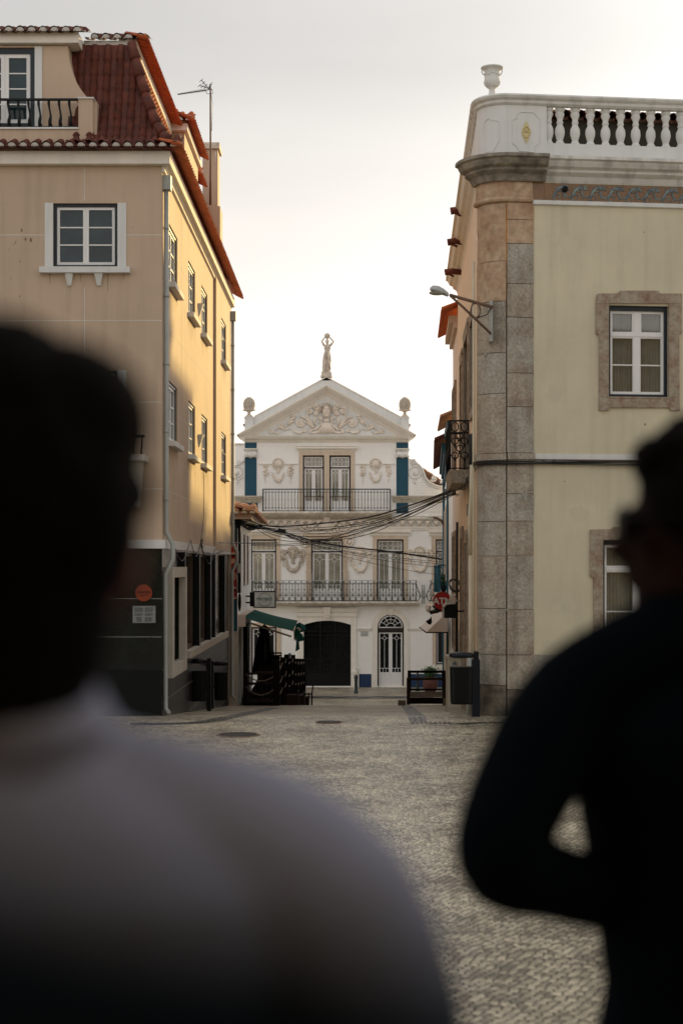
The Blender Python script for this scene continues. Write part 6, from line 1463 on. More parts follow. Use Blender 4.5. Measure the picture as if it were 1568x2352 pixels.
# side balcony
m1 = MB(); yb0, yb1 = 33.35-29.6, 36.6-29.6
m1.hexa([RS.p(yb0+.05, 0, 4.55), RS.p(yb1-.05, 0, 4.55), RS.p(yb1-.05, .36, 4.55), RS.p(yb0+.05, .36, 4.55), RS.p(yb0-.02, 0, 4.82), RS.p(yb1, 0, 4.82), RS.p(yb1, .42, 4.82), RS.p(yb0-.02, .42, 4.82)]); sb = m1.build('side_balcony', 'stone_grey', RB)
m1 = MB(); E = Fr((RS.p(yb0, 0, 0).x, RS.p(yb0, 0, 0).y), (RS.N.x, RS.N.y), (-RS.U.x, -RS.U.y)); h = 1.03; z0 = 4.83
for u_ in (.0, .40): m1.tube([E.p(u_, 0, z0), E.p(u_, 0, z0+h)], .022, 5)
for z in (z0+.03, z0+.78, z0+h-.0): m1.tube([E.p(0, 0, z), E.p(.4, 0, z)], .02 if z > 5.7 else .014, 5)
for u_ in (.10, .20, .30): m1.tube([E.p(u_, 0, z0), E.p(u_, 0, z0+.30)], .012, 4); m1.tube([E.p(u_, 0, z0+.45), E.p(u_, 0, z0+.78)], .012, 4)
for cu_, cz_ in ((.1, z0+.30), (.3, z0+.30), (.2, z0+.45), (.1, z0+.60), (.3, z0+.60), (.2, z0+.72)):
    m1.tube([E.p(cu_+.07*math.cos(q), 0, cz_+.07*math.sin(q)) for q in [k*.7 for k in range(10)]], .014, 4); m1.ball(E.p(cu_, 0, cz_-.1), .028, None, None, 6, 4)
for cu_ in (.1, .3): m1.tube([E.p(cu_+.075*math.cos(q), 0, z0+.90+.10*math.sin(q)) for q in [k*.7 for k in range(10)]], .013, 4)
for q in range(30):
    u_ = yb0+(yb1-yb0)*q/29; m1.tube([RS.p(u_, .40, z0), RS.p(u_, .40, z0+h)], .013, 4)
    if q % 2: m1.tube([RS.p(u_+.09*math.cos(a), .40, z0+.45+.09*math.sin(a)) for a in [k*.9 for k in range(8)]], .012, 4)
for z in (z0+.03, z0+h): m1.tube([RS.p(yb0, .40, z), RS.p(yb1, .40, z)], .02, 5)
for z in (z0+.03, z0+h): m1.tube([RS.p(yb1, .0, z), RS.p(yb1, .40, z)], .02, 5)
m1.build('balcony_railing', 'iron', sb)
# terracotta drain spouts under the side cornice, and downpipes
for y, x in ((484, 1080), (556, 1068), (625, 1061)):
    D0 = 33.0 if y < 500 else (35.5 if y < 600 else 38.2); p = RS.p(D0-29.6, 0, fz(y, D0)); m1 = MB()
    m1.tube([p, p+RS.N*.22+Vector((0, 0, .03)), p+RS.N*.40], [.07, .075, .08], 8); m1.tube([p+RS.N*.36+Vector((0, 0, -.02)), p+RS.N*.18+Vector((0, 0, -.10))], [.02, .03], 5); m1.build('drain_spout', 'tile', RB)
m1 = MB()
for u_, n_, r_, z1 in ((.35, .10, .05, 3.0), (.62, .08, .035, 3.1), (.08, .06, .025, 8.5)): m1.tube([RS.p(u_, n_, .1), RS.p(u_, n_, z1*.5), RS.p(u_, n_, z1)], r_, 8)
m1.tube([RS.p(.35, .10, 3.0), RS.p(.34, .12, 3.6), RS.p(.2, .09, 4.2), RS.p(.2, .08, 4.7)], .05, 8); m1.build('wall_pipe', 'cream_pipe', RB)
m1 = MB(); m1.tube([RS.p(.08, .16, -.05), RS.p(.07, .13, 1.1)], .05, 8); m1.build('wall_pipe', 'galv', RB)

# ------------------------------------------------------------------ the houses behind it, down the street
def hx(D): return 2.53+.0415*(D-29.6)
HB = thing('eaved_house', 'narrow pink house with red tiled eaves directly behind the yellow corner building', 'house', (hx(41.3), 41.3, gz(41.3)))
H2 = Fr((hx(41.31), 41.31), (.0415, 1), (-1, .0415)); m1 = MB()
m1.box(H2, 0, 4.0, -9, 0, -1.9, 9.3); m1.build('wall', 'pink_wall', HB)
m1 = MB(); m1.box(H2, -.1, 4.05, -.02, .22, 9.14, 9.32); m1.box(H2, -.15, 4.05, -.02, .10, 9.0, 9.138); m1.build('cornice', 'canvas', HB)
m1 = MB(); tiles(m1, H2.p(-.5, .38, 9.40), H2.p(4.1, .38, 9.36), (.9, 0, .42), 8, w=.21, r=.075); m1.build('roof', 'tile_lit', HB)
for u_ in (.8, 2.5):
    for c, d in ((5.2, 7.6), (.6, 3.6)):
        m1 = MB(); border(m1, H2, u_-.12, u_+1.12, c-.1, d+.14, .13, -.01, .05); s_ = m1.build('stone_surround', 'frame_stone', HB); m2 = MB(); m2.box(H2, u_, u_+1, .0, .012, c, d); m2.build('glass_pane', 'pane_blue', s_)
HC = thing('blue_corniced_house', 'lower white house with blue cornice and projecting tiled hip', 'house', (hx(45.35), 45.35, gz(45.3)))
H3 = Fr((hx(45.33), 45.33), (.0415, 1), (-1, .0415)); m1 = MB(); m1.box(H3, 0, 3.6, -8, 0, -2.1, 6.95); m1.build('wall', 'white_wall', HC)
m1 = MB(); m1.box(H3, -.06, 3.6, -.02, .16, 6.72, 6.96); m1.box(H3, -.03, 3.6, -.02, .08, 6.55, 6.718); m1.build('cornice', 'blue_paint', HC)
m1 = MB(); tiles(m1, H3.p(-.1, .32, 7.04), H3.p(3.7, .32, 7.0), (.88, 0, .46), 6, w=.21, r=.075, caps=1); m1.build('roof', ['tile_old', 'mortar'], HC)
HD = thing('white_terraced_house', 'long white terraced house with blue cornice at the far right of the street', 'house', (hx(49), 49, gz(49)))
H4 = Fr((hx(48.96), 48.96), (.056, 1), (-1, .056)); m1 = MB(); m1.box(H4, 0, 13.4, -9, 0, -3.6, 6.60); m1.build('wall', 'white_wall', HD)
m1 = MB(); m1.box(H4, -.0, 13.5, -.02, .24, 6.40, 6.60); m1.box(H4, 0, 13.45, -.02, .17, 6.22, 6.398); m1.box(H4, 0, 13.42, -.02, .08, 6.02, 6.218); m1.build('cornice', 'blue_paint', HD)
m1 = MB(); tiles(m1, H4.p(-.1, .42, 6.68), H4.p(13.7, .42, 6.66), (.88, 0, .46), 8, w=.21, r=.075); m1.build('roof', 'tile', HD)
m1 = MB(); m1.tube([H4.p(13.2, .07, 6.3), H4.p(13.2, .07, -2.9)], .05, 8); m1.tube([H4.p(.35, .06, 6.3), H4.p(.35, .06, -1.2)], .035, 8); m1.build_each('drainpipe', 'blue_iron', HD)
for u_ in (1.6, 4.6, 7.6, 10.6):
    for c, d in ((2.3, 4.7), (-2.5, .6)):
        m1 = MB(); border(m1, H4, u_-.14, u_+1.14, c-.02, d+.16, .15, -.01, .07); s_ = m1.build('stone_surround', 'tan_trim', HD); m2 = MB(); m2.box(H4, u_, u_+1, .0, .02, c, d); m2.build('glass_pane', 'pane_dark', s_)
# ------------------------------------------------------------------ fittings, signs and furniture on the right
t = thing('stone_urn', 'carved pale stone urn standing on the rounded corner of the balustrade', 'urn', (CC.x-.23, CC.y, rz(217)))
o = Vector((CC.x-.232, CC.y-.12, rz(217.5)+.015)); kz = .72; m1 = MB()
m1.lathe(o, [(r, z*kz) for r, z in [(.20, 0), (.18, .03), (.10, .07), (.065, .12), (.055, .20), (.055, .27), (.09, .29), (.08, .305)]], 20); m1.build('foot', 'white_trim', t)
m1 = MB(); m1.lathe(o, [(r, z*kz) for r, z in [(.06, .306), (.10, .315), (.140, .37), (.150, .45), (.140, .52), (.132, .56), (.138, .70), (.16, .76), (.20, .785), (.21, .80), (.205, .82), (.17, .815), (.13, .70), (.05, .5)]], 26)
for k in range(20): q = 2*math.pi*k/20; m1.tube([o+Vector((r*math.cos(q), r*math.sin(q), z*kz)) for r, z in ((.10, .32), (.142, .38), (.151, .45))], .006, 4)
for k in range(12): q = 2*math.pi*k/12; m1.ball(o+Vector((.137*math.cos(q), .137*math.sin(q), (.63+.02*math.sin(k*2.2))*kz)), .022, .022, .025, 5, 4)
m1.build('bowl', 'white_trim', t)
m1 = MB()
for s_ in (-1, 1): m1.tube([o+Vector((s_*r, 0, z*kz)) for r, z in ((.14, .62), (.17, .65), (.19, .71), (.18, .77))], .012, 6)
m1.build('handle', 'white_trim', t)
# bracket street lamp on the corner
D_ = 28.95; t = thing('bracket_street_lamp', 'grey street lamp on a rusty triangular bracket bolted to the rounded stone corner', 'street lamp', px(1128, 780, D_))
m1 = MB(); a = px(1124.3, 783, D_); b = px(1131.5, 690, D_); m1.bx(a.x, b.x, D_-.0, D_+.25, a.z, b.z); 
for y in (700, 755, 775): m1.ball(px(1128, y, D_-.0), .012, .012, .012, 6, 4)
m1.build('mounting_plate', 'grey_box', t)
Q = lambda x, y: px(x, y, D_-.02-(1128-x)*.004)
m1 = MB(); m1.tube([Q(1130, 705), Q(1085, 692), Q(1033, 677)], .030, 8); m1.tube([Q(1127, 766), Q(1060, 702), Q(1034, 679)], .024, 8)
m1.tube([Q(1092, 712)+Vector((.085*math.cos(q), 0, .13*math.sin(q)-.0)) for q in [k*2*math.pi/18 for k in range(19)]], .014, 6); m1.build('bracket_arm', 'rust', t)
m1 = MB(); m1.tube([Q(1127, 708), Q(1118, 722), Q(1108, 726), Q(1098, 728)], .010, 5); m1.tube([Q(1100, 726), Q(1096, 730)], .02, 6); m1.build('supply_cable', 'cable', t)
m1 = MB(); p0, p1 = Q(1030, 676), Q(987, 664); rings = []
for f_, w_, h0, h1 in ((0, .03, -.03, .03), (.1, .06, -.05, .05), (.25, .09, -.04, .08), (.55, .12, -.035, .105), (.85, .10, -.03, .085), (1., .04, -.02, .03)):
    c = p0.lerp(p1, f_); rings.append([c+Vector((0, w_*math.cos(q), (h1 if math.sin(q) > 0 else -h0)*math.sin(q))) for q in [2*math.pi*k/14 for k in range(14)]])
m1.loft(rings, smooth=True); m1.build('lamp_head', 'lampglass', t)
m1 = MB(); c = p0.lerp(p1, .62); m1.ball(c-Vector((0, 0, .03)), .15, .085, .045, 12, 6); m1.build('lamp_cover', 'pane_grey', t)
# curved street lamp farther down
D_ = 60.; t = thing('curved_street_lamp', 'pale lamp head on a curved pole against the white facade at the far right', 'street lamp', px(1021, 1255, D_))
m1 = MB(); m1.tube([px(x, y, D_) for x, y in ((1022, 1262), (1021.5, 1225), (1019.5, 1206), (1013, 1196), (1003, 1190), (995, 1189))], .05, 8); m1.build('pole', 'rust', t)
m1 = MB(); m1.ball(px(986, 1186.5, D_), .16, .10, .065, 10, 6, Matrix.Rotation(R(12), 3, 'Y')); m1.build('lamp_head', 'signwhite', t)
# ATM sign
D_ = 38.; t = thing('atm_sign', 'round red sign with white capital letters projecting from the right wall', 'sign', px(1040, 1395, D_)); AT = Fr((0, D_), (1, 0), (0, -1))
c = px(1015.5, 1380.4, D_); r_ = 21.3*D_/F; m1 = MB(); m1.prism(AT, arc((c.x, c.z), r_, 0, 2*math.pi, 40)[:-1], -.10, .02); m1.build('disc', 'red', t)
m1 = MB(); m1.tube([AT.p(a, .022, b) for a, b in arc((c.x, c.z), r_*.93, 0, 2*math.pi, 36)], .006, 4); m1.build('rim_line', 'orange', t)
m1 = MB(); m1.tube([Vector((c.x, D_, c.z)), Vector((hx(D_)+.05, D_, c.z))], .02, 6); m1.build('arm', 'galv', t)
text_mesh('ATM', .215, AT, c.x-.0, .022, c.z-.01, 'lettering', 'signwhite', t, bold=.006)
# dark box lantern / camera housing in front of it
D_ = 35.; t = thing('box_wall_light', 'black box housing with pale angled hood in front of the red round sign', 'wall light', px(1047, 1415, D_)); Q = lambda x, y: (fx(x, D_), fz(y, D_)); AT2 = Fr((0, D_), (1, 0), (0, -1))
m1 = MB(); m1.prism(AT2, [Q(1020, 1420), Q(1020, 1396), Q(1026, 1389), Q(1046, 1388), Q(1047, 1420)], -.3, .0); m1.build('housing', 'plastic', t)
m1 = MB(); m1.prism(AT2, [Q(1018, 1397), Q(1017, 1392), Q(1025, 1384), Q(1045, 1384), Q(1045, 1387.5), Q(1026, 1388.5)], -.32, .04); m1.prism(AT2, [Q(1017, 1419), Q(1017, 1398), Q(1019.5, 1397), Q(1019.5, 1420)], -.3, .03); m1.build('hood', 'niche_stone', t)
m1 = MB(); m1.tube([px(1046, 1404, D_+.1), Vector((hx(D_)+.05, D_+.1, fz(1404, D_)))], .02, 5); m1.build('arm', 'iron', t)
m1 = MB(); random.seed(4)
for k in range(26): m1.ball(px(1040+random.uniform(-5, 5), 1374+random.uniform(-8, 8), 35.4), random.uniform(.02, .045), .03, random.uniform(.02, .04), 5, 4)
tag(m1.build('cable_splice_bundle', 'canvas'), 'tangled pale junction knot on the right wall beside the red sign', 'cable joint')
# awnings on the right
D0, D1 = 47.5, 51.5; t = thing('white_shop_awning', 'plain off white fabric awning sloping out of the right wall above a dark window', 'awning', px(1030, 1454, D0))
a0, a1, b0, b1 = px(978, 1453, D0), px(1028, 1453, D0), px(1018, 1415, D0), px(1028, 1415, D0)
m1 = MB(); f_ = lambda v, D: Vector((v.x, D, v.z))
m1.hexa([a0, a1, f_(a1, D1), f_(a0, D1), b0, b1, f_(b1, D1), f_(b0, D1)]); m1.build('canopy', 'canvas', t)
m1 = MB(); m1.tube([a0, a1], .02, 5); m1.tube([a0, f_(a0, D1)], .02, 5); m1.build('hem', 'iron', t)
D0 = 44.; t = thing('folded_white_awning', 'crumpled white awning with dark striped edge folded up below the red sign', 'awning', px(1020, 1410, D0))
m1 = MB(); rows4 = []
for i in range(9):
    y = D0+i*.35; rows4.append([Vector((fx(x, D0)+.03*math.sin(i*2+k), y, fz(yy+1.2*math.sin(i*3.1+k*2), D0))) for k, (x, yy) in enumerate(((1018, 1400), (1008, 1394), (999, 1391), (990, 1394), (988, 1404), (992, 1411), (1003, 1409), (1018, 1403)))])
m1.loft(rows4, closed=False, cap=False); m1.build('canopy', 'canvas', t)
m1 = MB()
for k in range(5): m1.tube([px(993+k*3.2, 1391+k*1.3, D0-.03), px(1002+k*3.2, 1402+k*.6, D0-.05)], .022, 4)
m1.add([px(977, 1427, D0-.1), px(983, 1434, D0-.1), px(989, 1435, D0), px(992, 1429, D0+.1), px(990, 1416, D0+.1), px(986, 1422, D0)], [(0,1,2,3,4,5)]); m1.tube([px(990, 1412, D0), px(986, 1400, D0), px(987, 1392, D0)], .015, 4); m1.build('striped_edge', 'iron', t)
# blue balcony with plants
D0, D1 = 55., 57.2; XW = hx(48.96)+.056*(D0-48.96); t = thing('blue_balcony', 'small blue iron balcony with plant pots on the far white house', 'balcony', (XW, D0, fz(1362, D0)))
x0 = fx(1006, D0); zb, zt_ = fz(1362, D0), fz(1297, D0); m1 = MB(); m1.bx(x0, XW+.3, D0, D1, zb-.12, zb); m1.build('slab', 'niche_stone', t)
m1 = MB()
for x, y in ((x0+.03, D0+.03), (x0+.03, D1-.03)): m1.bx(x-.05, x+.05, y-.05, y+.05, zb, zt_)
m1.bx(x0, XW+.1, D0, D0+.06, zt_-.05, zt_); m1.bx(x0, x0+.06, D0+.061, D1, zt_-.05, zt_)
for k in range(4):
    u_ = x0+.15+k*.13
    for j in range(3): m1.tube([Vector((u_+.05*math.sin(q), D0+.03, zb+.1+j*.3+.3*q/6.28)) for q in [i*.7 for i in range(10)]], .010, 4)
for k in range(10): m1.tube([Vector((x0+.03, D0+.1+k*.21, zb)), Vector((x0+.03, D0+.1+k*.21, zt_))], .012, 4)
m1.build('railing', 'blue_iron', t)
def leaves(m, c, rx, ry, rz_, n, s_=.03):
    for k in range(n):
        v = Vector((random.gauss(0, .45), random.gauss(0, .45), random.gauss(0, .45))); p = Vector(c)+Vector((v.x*rx, v.y*ry, v.z*rz_)); a = Vector((random.uniform(-1, 1), random.uniform(-1, 1), random.uniform(-.4, 1))).normalized(); b = a.cross(Vector((random.random(), random.random(), .3))).normalized(); l = s_*random.uniform(.7, 1.4)
        m.add([p-a*l, p+b*l*.5, p+a*l, p-b*l*.5], [(0,1,2,3)])
for k, dx_ in enumerate((.2, .45)):
    tt = thing('balcony_plant', ('dark potted plant nearer the street on the blue balcony', 'dark potted plant nearer the wall on the blue balcony')[k], 'plant', (x0+dx_, D0+.25, zb), 'plants on the blue balcony')
    m1 = MB(); m1.lathe(Vector((x0+dx_, D0+.25, zb)), [(.08, 0), (.11, .25), (.12, .26)], 10); m1.build('pot', 'iron', tt); m1 = MB(); leaves(m1, (x0+dx_, D0+.25, zb+.42), .22, .2, .22, 180, .05); m1.build('foliage', 'leaf', tt)
# beige cabinet
x0, x1 = fx(1025.5, 33.4), fx(1060, 33.4); zb = gz(33.4); zt_ = fz(1506.7, 33.4); t = thing('utility_cabinet', 'tall beige street utility cabinet behind the litter bin on the right', 'cabinet', ((x0+x1)/2, 33.4, zb))
m1 = MB(); m1.bx(x0+.02, x1, 33.4, 34.0, zb-.1, zt_-.06); m1.build('body', 'cab', t)
m1 = MB(); m1.bx(x0, x1+.02, 33.38, 34.02, zt_-.058, zt_); m1.build('lid', 'cab', t)
m1 = MB()
m1.bx(x0+.07, x1-.03, 33.385, 33.399, zb+.75, zt_-.1); m1.bx(x0+.07, x1-.03, 33.385, 33.399, zb+.08, zb+.73)
d_ = m1.build('door', 'cab', t); CB = Fr((0, 33.385), (1, 0), (0, -1)); cc_ = ((x0+x1)/2+.01, zt_-.17)
m1 = MB(); m1.tube([CB.p(a, .003, b) for a, b in arc(cc_, .05, 0, 2*math.pi, 16)], .007, 4); m1.box(CB, cc_[0]-.022, cc_[0]+.022, 0, .004, cc_[1]-.02, cc_[1]+.025); m1.build('round_emblem', 'blue_paint', t)
text_mesh('NO', .06, CB, cc_[0]+.06, .002, cc_[1]-.12, 'scrawled_letters', 'niche_stone', t, rot=.1)
# litter bin and wide flat post at the right corner
t = litter_bin(fx(1059, 29.0), 29.0, .42, 'dark blue litter bin with half round hood on a flat post by the stone corner', ('binblue', 'plastic', 'binblue'), s_=1.02, side=1)
m1 = MB(); c = fx(1092, 28.9); m1.bx(c-.065, c+.075, 28.86, 29.06, -.02, fz(1516, 28.9)); m1.build('flat_post', 'binblue', t)
# wooden barrier bench with planter behind
t = thing('wooden_bench', 'dark wooden bench frame with slatted seat across the right side of the street', 'bench', (2.4, 46, gz(46)))
D_ = 45.6; Q = lambda x, y: (fx(x, D_), fz(y, D_)); BN2 = Fr((0, D_), (1, 0), (0, -1))
def plank(x0, x1, y0, y1, n0, n1, name, m): mm = MB(); a = Q(x0, y1); b = Q(x1, y0); mm.box(BN2, a[0], b[0], n0, n1, a[1], b[1]); mm.build(name, m, t)
plank(933.7, 941, 1557, 1619, -.08, .04, 'leg', 'wood_mid'); plank(1016, 1024, 1560, 1614, -.08, .04, 'leg', 'wood_mid'); plank(937.5, 945, 1543, 1600, -.55, -.42, 'leg', 'wood_dark'); plank(1017, 1025, 1543, 1600, -.55, -.42, 'leg', 'wood_dark')
plank(941.2, 1017, 1543, 1548.5, -.5, -.44, 'backrest', 'wood_dark'); plank(933.5, 1026, 1557, 1562, .041, .09, 'armrest', 'wood_mid'); plank(941.2, 1016, 1585, 1589, -.5, -.42, 'rail', 'wood_dark')
mm = MB(); a, b = Q(940.5, 1603), Q(1022, 1592)
for k in range(4): z = b[1]-k*.028; mm.box(BN2, a[0], b[0], -.40+k*.11, -.31+k*.11, z-.035, z)
mm.build('seat', 'wood_grey', t); plank(940, 1018, 1603, 1617, -.06, .02, 'apron', 'wood_dark')
mm = MB()
for x0, x1, y0, y1 in ((914, 924, 1609, 1619), (924.5, 931.5, 1609, 1618), (1017, 1025, 1604, 1620)): a = Q(x0, y1); b = Q(x1, y0); mm.box(BN2, a[0], b[0], -.2, .12, a[1]-.05, b[1])
mm.build('timber_foot', 'wood_grey', t)
c = onG((988-784)/F*76, 76); t = thing('potted_shrub', 'round leafy green shrub in a large terracotta pot before the blue base of the facade', 'plant', c)
m1 = MB(); m1.lathe(c, [(.2, 0), (.26, .05), (.35, .3), (.37, .48), (.33, .62), (.29, .66), (.33, .69), (.33, .74), (.28, .74), (.27, .6)], 22); m1.build('pot', 'pot', t)
m1 = MB(); random.seed(8); leaves(m1, c+Vector((0, 0, .98)), .36, .34, .26, 700, .05); m1.build('foliage', 'leaf', t)
m1 = MB()
for k in range(7): q = k*.9; m1.tube([c+Vector((0, 0, .65)), c+Vector((.12*math.cos(q), .12*math.sin(q), .85)), c+Vector((.24*math.cos(q), .24*math.sin(q), 1.05))], .012, 4)
m1.build('stem', 'wood_mid', t)
def bollard(x, y):
    t = thing('bollard', 'dark iron bollard', 'bollard', onG(x, y), 'iron bollards before the white facade'); o = onG(x, y)
    m = MB(); m.lathe(o, [(.11, -.05), (.11, .08), (.085, .12), (.075, .16), (.07, .60), (.085, .62), (.085, .65), (.06, .67)], 14); m.build('shaft', 'iron_blue', t)
    m = MB(); m.lathe(o, [(.055, .672), (.085, .70), (.10, .76), (.085, .83), (.05, .87), (.02, .89)], 14); m.build('cap', 'iron_blue', t); return t
b0 = bollard((817.3-784)/F*75.3, 75.3); b0['label'] = 'dark iron bollard between the iron gate and the arched white door'
b1 = copy_tree(b0, loc=onG((958.5-784)/F*77, 77), label='dark iron bollard seen through the wooden bench beside the terracotta pot')

# ------------------------------------------------------------------ overhead cables
random.seed(31)
RA = px(1046, 1122, 37.5); LA = px(577, 1206, 47.2); LT = px(645, 1211, 47.2)
def cable(pts, r, lab, name='overhead_cable', grp='cables strung across the street'):
    m = MB(); m.tube(pts, r, 5); return tag(m.build(name, 'cable'), lab, 'cable', grp)
def thru(pl, n=10):
    """smooth curve through points"""
    out = []
    for i in range(len(pl)-1):
        p0, p1, p2, p3 = pl[max(i-1, 0)], pl[i], pl[i+1], pl[min(i+2, len(pl)-1)]
        for k in range(n): t_ = k/n; out.append(.5*((2*p1)+(p2-p0)*t_+(2*p0-5*p1+4*p2-p3)*t_*t_+(-p0+3*p1-3*p2+p3)*t_**3))
    return out+[pl[-1]]
def span(D0, D1, pts): 
    n = len(pts)-1; return thru([px(x, y, D0+(D1-D0)*i/n) for i, (x, y) in enumerate(pts)])
lab_r = 'thin black cable of the upper bundle, sweeping up to the right hand wall'
cable(span(47.2, 37.5, ((577, 1205), (650, 1209), (750, 1201), (850, 1187), (950, 1158), (1046, 1122))), .022, 'thickest black cable sweeping from the tiled corner roof up to the right hand wall')
ups = [((578, 1204), (650, 1212), (750, 1211), (850, 1199), (950, 1166), (1044, 1125)), ((578, 1206), (650, 1216), (750, 1216), (850, 1203), (950, 1171), (1044, 1127)),
       ((578, 1207), (650, 1224), (750, 1225), (850, 1209), (950, 1172), (1046, 1130)), ((580, 1208), (650, 1228), (750, 1232), (850, 1213), (950, 1178), (1046, 1128)),
       ((580, 1208), (650, 1234), (750, 1238), (850, 1218), (950, 1176), (1046, 1131)), ((580, 1209), (640, 1240), (740, 1243), (850, 1226), (950, 1178), (1046, 1132)),
       ((577, 1250), (640, 1251), (740, 1241), (850, 1206), (950, 1172), (1046, 1133)), ((577, 1253), (640, 1254), (740, 1246), (860, 1212), (950, 1184), (1046, 1134)),
       ((578, 1210), (650, 1221), (740, 1218), (850, 1194), (950, 1163), (1044, 1124))]
for u_ in ups: cable(span(47.2, 37.5, u_), .009, lab_r)
lab_d = 'thin black cable of the lower bundle, running down to the far white house'
cable(span(47.2, 53, ((577, 1206), (640, 1219), (720, 1242), (800, 1256), (900, 1267), (1015, 1284))), .019, 'thick black cable running from the tiled corner roof down to the far white house')
cable(span(47.2, 53, ((577, 1206), (640, 1222), (720, 1244), (800, 1257), (900, 1268.5), (1015, 1286))), .012, lab_d)
for e in (1272, 1278, 1291, 1296, 1304, 1322): cable(span(47.2, 54, ((577, 1207), (640, 1224), (720, 1246+(e-1272)*.25), (800, 1258+(e-1272)*.45), (900, 1266+(e-1272)*.75), (1014, e))), .0075, lab_d)
cable(span(37.5, 46.5, ((455, 1243), (500, 1246), (560, 1247.5), (640, 1247))), .014, 'black cable from the ringed hook on the cream wall across to the corner house', grp=None)
m1 = MB(); cc_ = px(667, 1214.5, 47.0)
m1.tube([px(638, 1217, 47), px(656, 1221, 47)], .06, 8); tag(m1.build('cable_splice_closure', 'plastic'), 'black cable closure hanging on the bundle by the tiled corner roof', 'cable closure')
m1 = MB(); random.seed(2)
for k in range(14):
    a = px(540+random.uniform(-6, 10), 1190+random.uniform(-3, 6), 45.6); b = px(590+random.uniform(-15, 25), 1208+random.uniform(-6, 6), 46.8); m1.tube(sag(a, b, random.uniform(-.05, .15), 6), .02, 4)
tag(m1.build('cable_tangle', 'cable'), 'dense tangle of black cables under the tiled eave of the corner house', 'cable')
m1 = MB()
for k in range(10):
    a = px(1022+random.uniform(-6, 6), 1130+random.uniform(-5, 8), 40+random.uniform(-.3, .3)); b = px(1097+random.uniform(-2, 1), 1070+random.uniform(-4, 8), 29.9); m = RS.p(5.5+random.uniform(-1, 1), .10, fz(1112+random.uniform(-5, 8), 35)); m1.tube(thru([a, m, b], 5), random.choice((.012, .018, .024)), 5)
for k in range(5): m1.tube([RS.p(8+random.uniform(-1, 1.5), .1, fz(1120, 37)), RS.p(8+random.uniform(-1, 1.5), .3+random.random()*.2, fz(1127, 37)), RS.p(8.5+random.uniform(-1, 1), .08, fz(1138, 38))], .007, 4)
tag(m1.build('cable_tangle', 'cable'), 'tangle of black cables climbing the side wall beneath the iron balcony', 'cable')
m1 = MB(); za = rz(1060)
for k, (dz_, r_) in enumerate(((0, .012), (-.025, .008), (-.045, .010), (-.06, .006), (.018, .006))):
    pts = [RS.p(.6, .06, za-.25+dz_), RS.p(.1, .07, za-.02+dz_)]+[CC+Vector((math.cos(q), math.sin(q), 0))*(CR+.05)+Vector((0, 0, za-CC.z+dz_)) for q in [math.pi+math.pi/2*i/6 for i in range(1, 6)]]+[RF.p(u_, .06, za+dz_+(-.0-.012*math.sin(u_*2+k))) for u_ in (.1, .6, 1.3, 2.2, 3.2, 4.5, 7, 12)]
    m1.tube(thru(pts, 4), r_, 5)
tag(m1.build('wall_cable', 'cable'), 'bundle of black cables wrapped round the stone corner below the white string course', 'cable')
m1 = MB(); m1.tube([RF.p(ru(1225), .04, rz(1056)), RF.p(9, .04, rz(1056.5))], .012, 6)
for x in (1247, 1270, 1330, 1380, 1450): m1.tube([RF.p(ru(x), .0, rz(1057)), RF.p(ru(x), .06, rz(1057))], .018, 5)
tag(m1.build('wall_conduit', 'rust'), 'thin rusty conduit with clips along the yellow wall under the white course', 'conduit')
m1 = MB(); m1.tube([RS.p(1.15, .08, 3.6), RS.p(1.0, .08, 4.6), RS.p(.55, .08, 5.3)], .05, 6); m1.box(RS, .9, 1.5, .03, .14, fz(1185, 30.8), fz(1158, 30.8))
m1.tube([RS.p(1.0+.13*math.cos(q), .10, fz(1215, 30.6)+.2*math.sin(q)) for q in [k*.4 for k in range(17)]], .02, 5); m1.tube([RS.p(1.0, .08, fz(1212, 30.6)+.2), RS.p(.95, .1, 3.1)], .014, 5); m1.tube([RS.p(1.15+.11*math.cos(q), .12, fz(1218, 30.6)+.22*math.sin(q)) for q in [k*.4 for k in range(17)]], .015, 5)
tag(m1.build('cable_coil', 'cable'), 'black cable coil and splice box hanging on the side wall behind the stone corner', 'cable')
m1 = MB(); m1.tube([RS.p(10.2, .05, 3.9), RS.p(10.4, .05, 2.0), RS.p(10.2, .06, -.5)], .035, 6)
for k in range(3): m1.tube([Vector((hx(39.6)-.12-.14*math.cos(q), 39.5, fz(1345, 39.5)+.16*math.sin(q+.3*k))) for q in [i*.45 for i in range(15)]], .010, 4)
tag(m1.build('cable_coil', 'cable'), 'loop of black cable on the right wall just above the red sign', 'cable')
m1 = MB(); random.seed(6)
hk = LS.p(6.6, .08, 3.30)
for pts in ((LS.p(1.2, .08, 3.2), LS.p(2.6, .1, 2.9), LS.p(4.4, .08, 3.36)), (LS.p(4.4, .08, 3.36), LS.p(5.3, .1, 3.0), LS.p(6.6, .08, 3.32)), (LS.p(6.6, .08, 3.32), LS.p(8.5, .1, 2.85), LS.p(10.5, .08, 3.25)), (LS.p(6.6, .08, 3.3), LS.p(7.6, .1, 3.05), LS.p(13, .08, 3.2)), (LS.p(7.9, .04, 5.0), LS.p(7.8, .04, 4.0), LS.p(6.8, .06, 3.35))): m1.tube(thru(list(pts), 6), .009, 4)
for k in range(10): q = k*.63; m1.tube([hk, hk+Vector((.05, .16*math.cos(q), .12*math.sin(q)))], .010, 4)
tag(m1.build('cable_tangle', 'cable'), 'thin cables draped along the white band of the cream apartment block', 'cable')
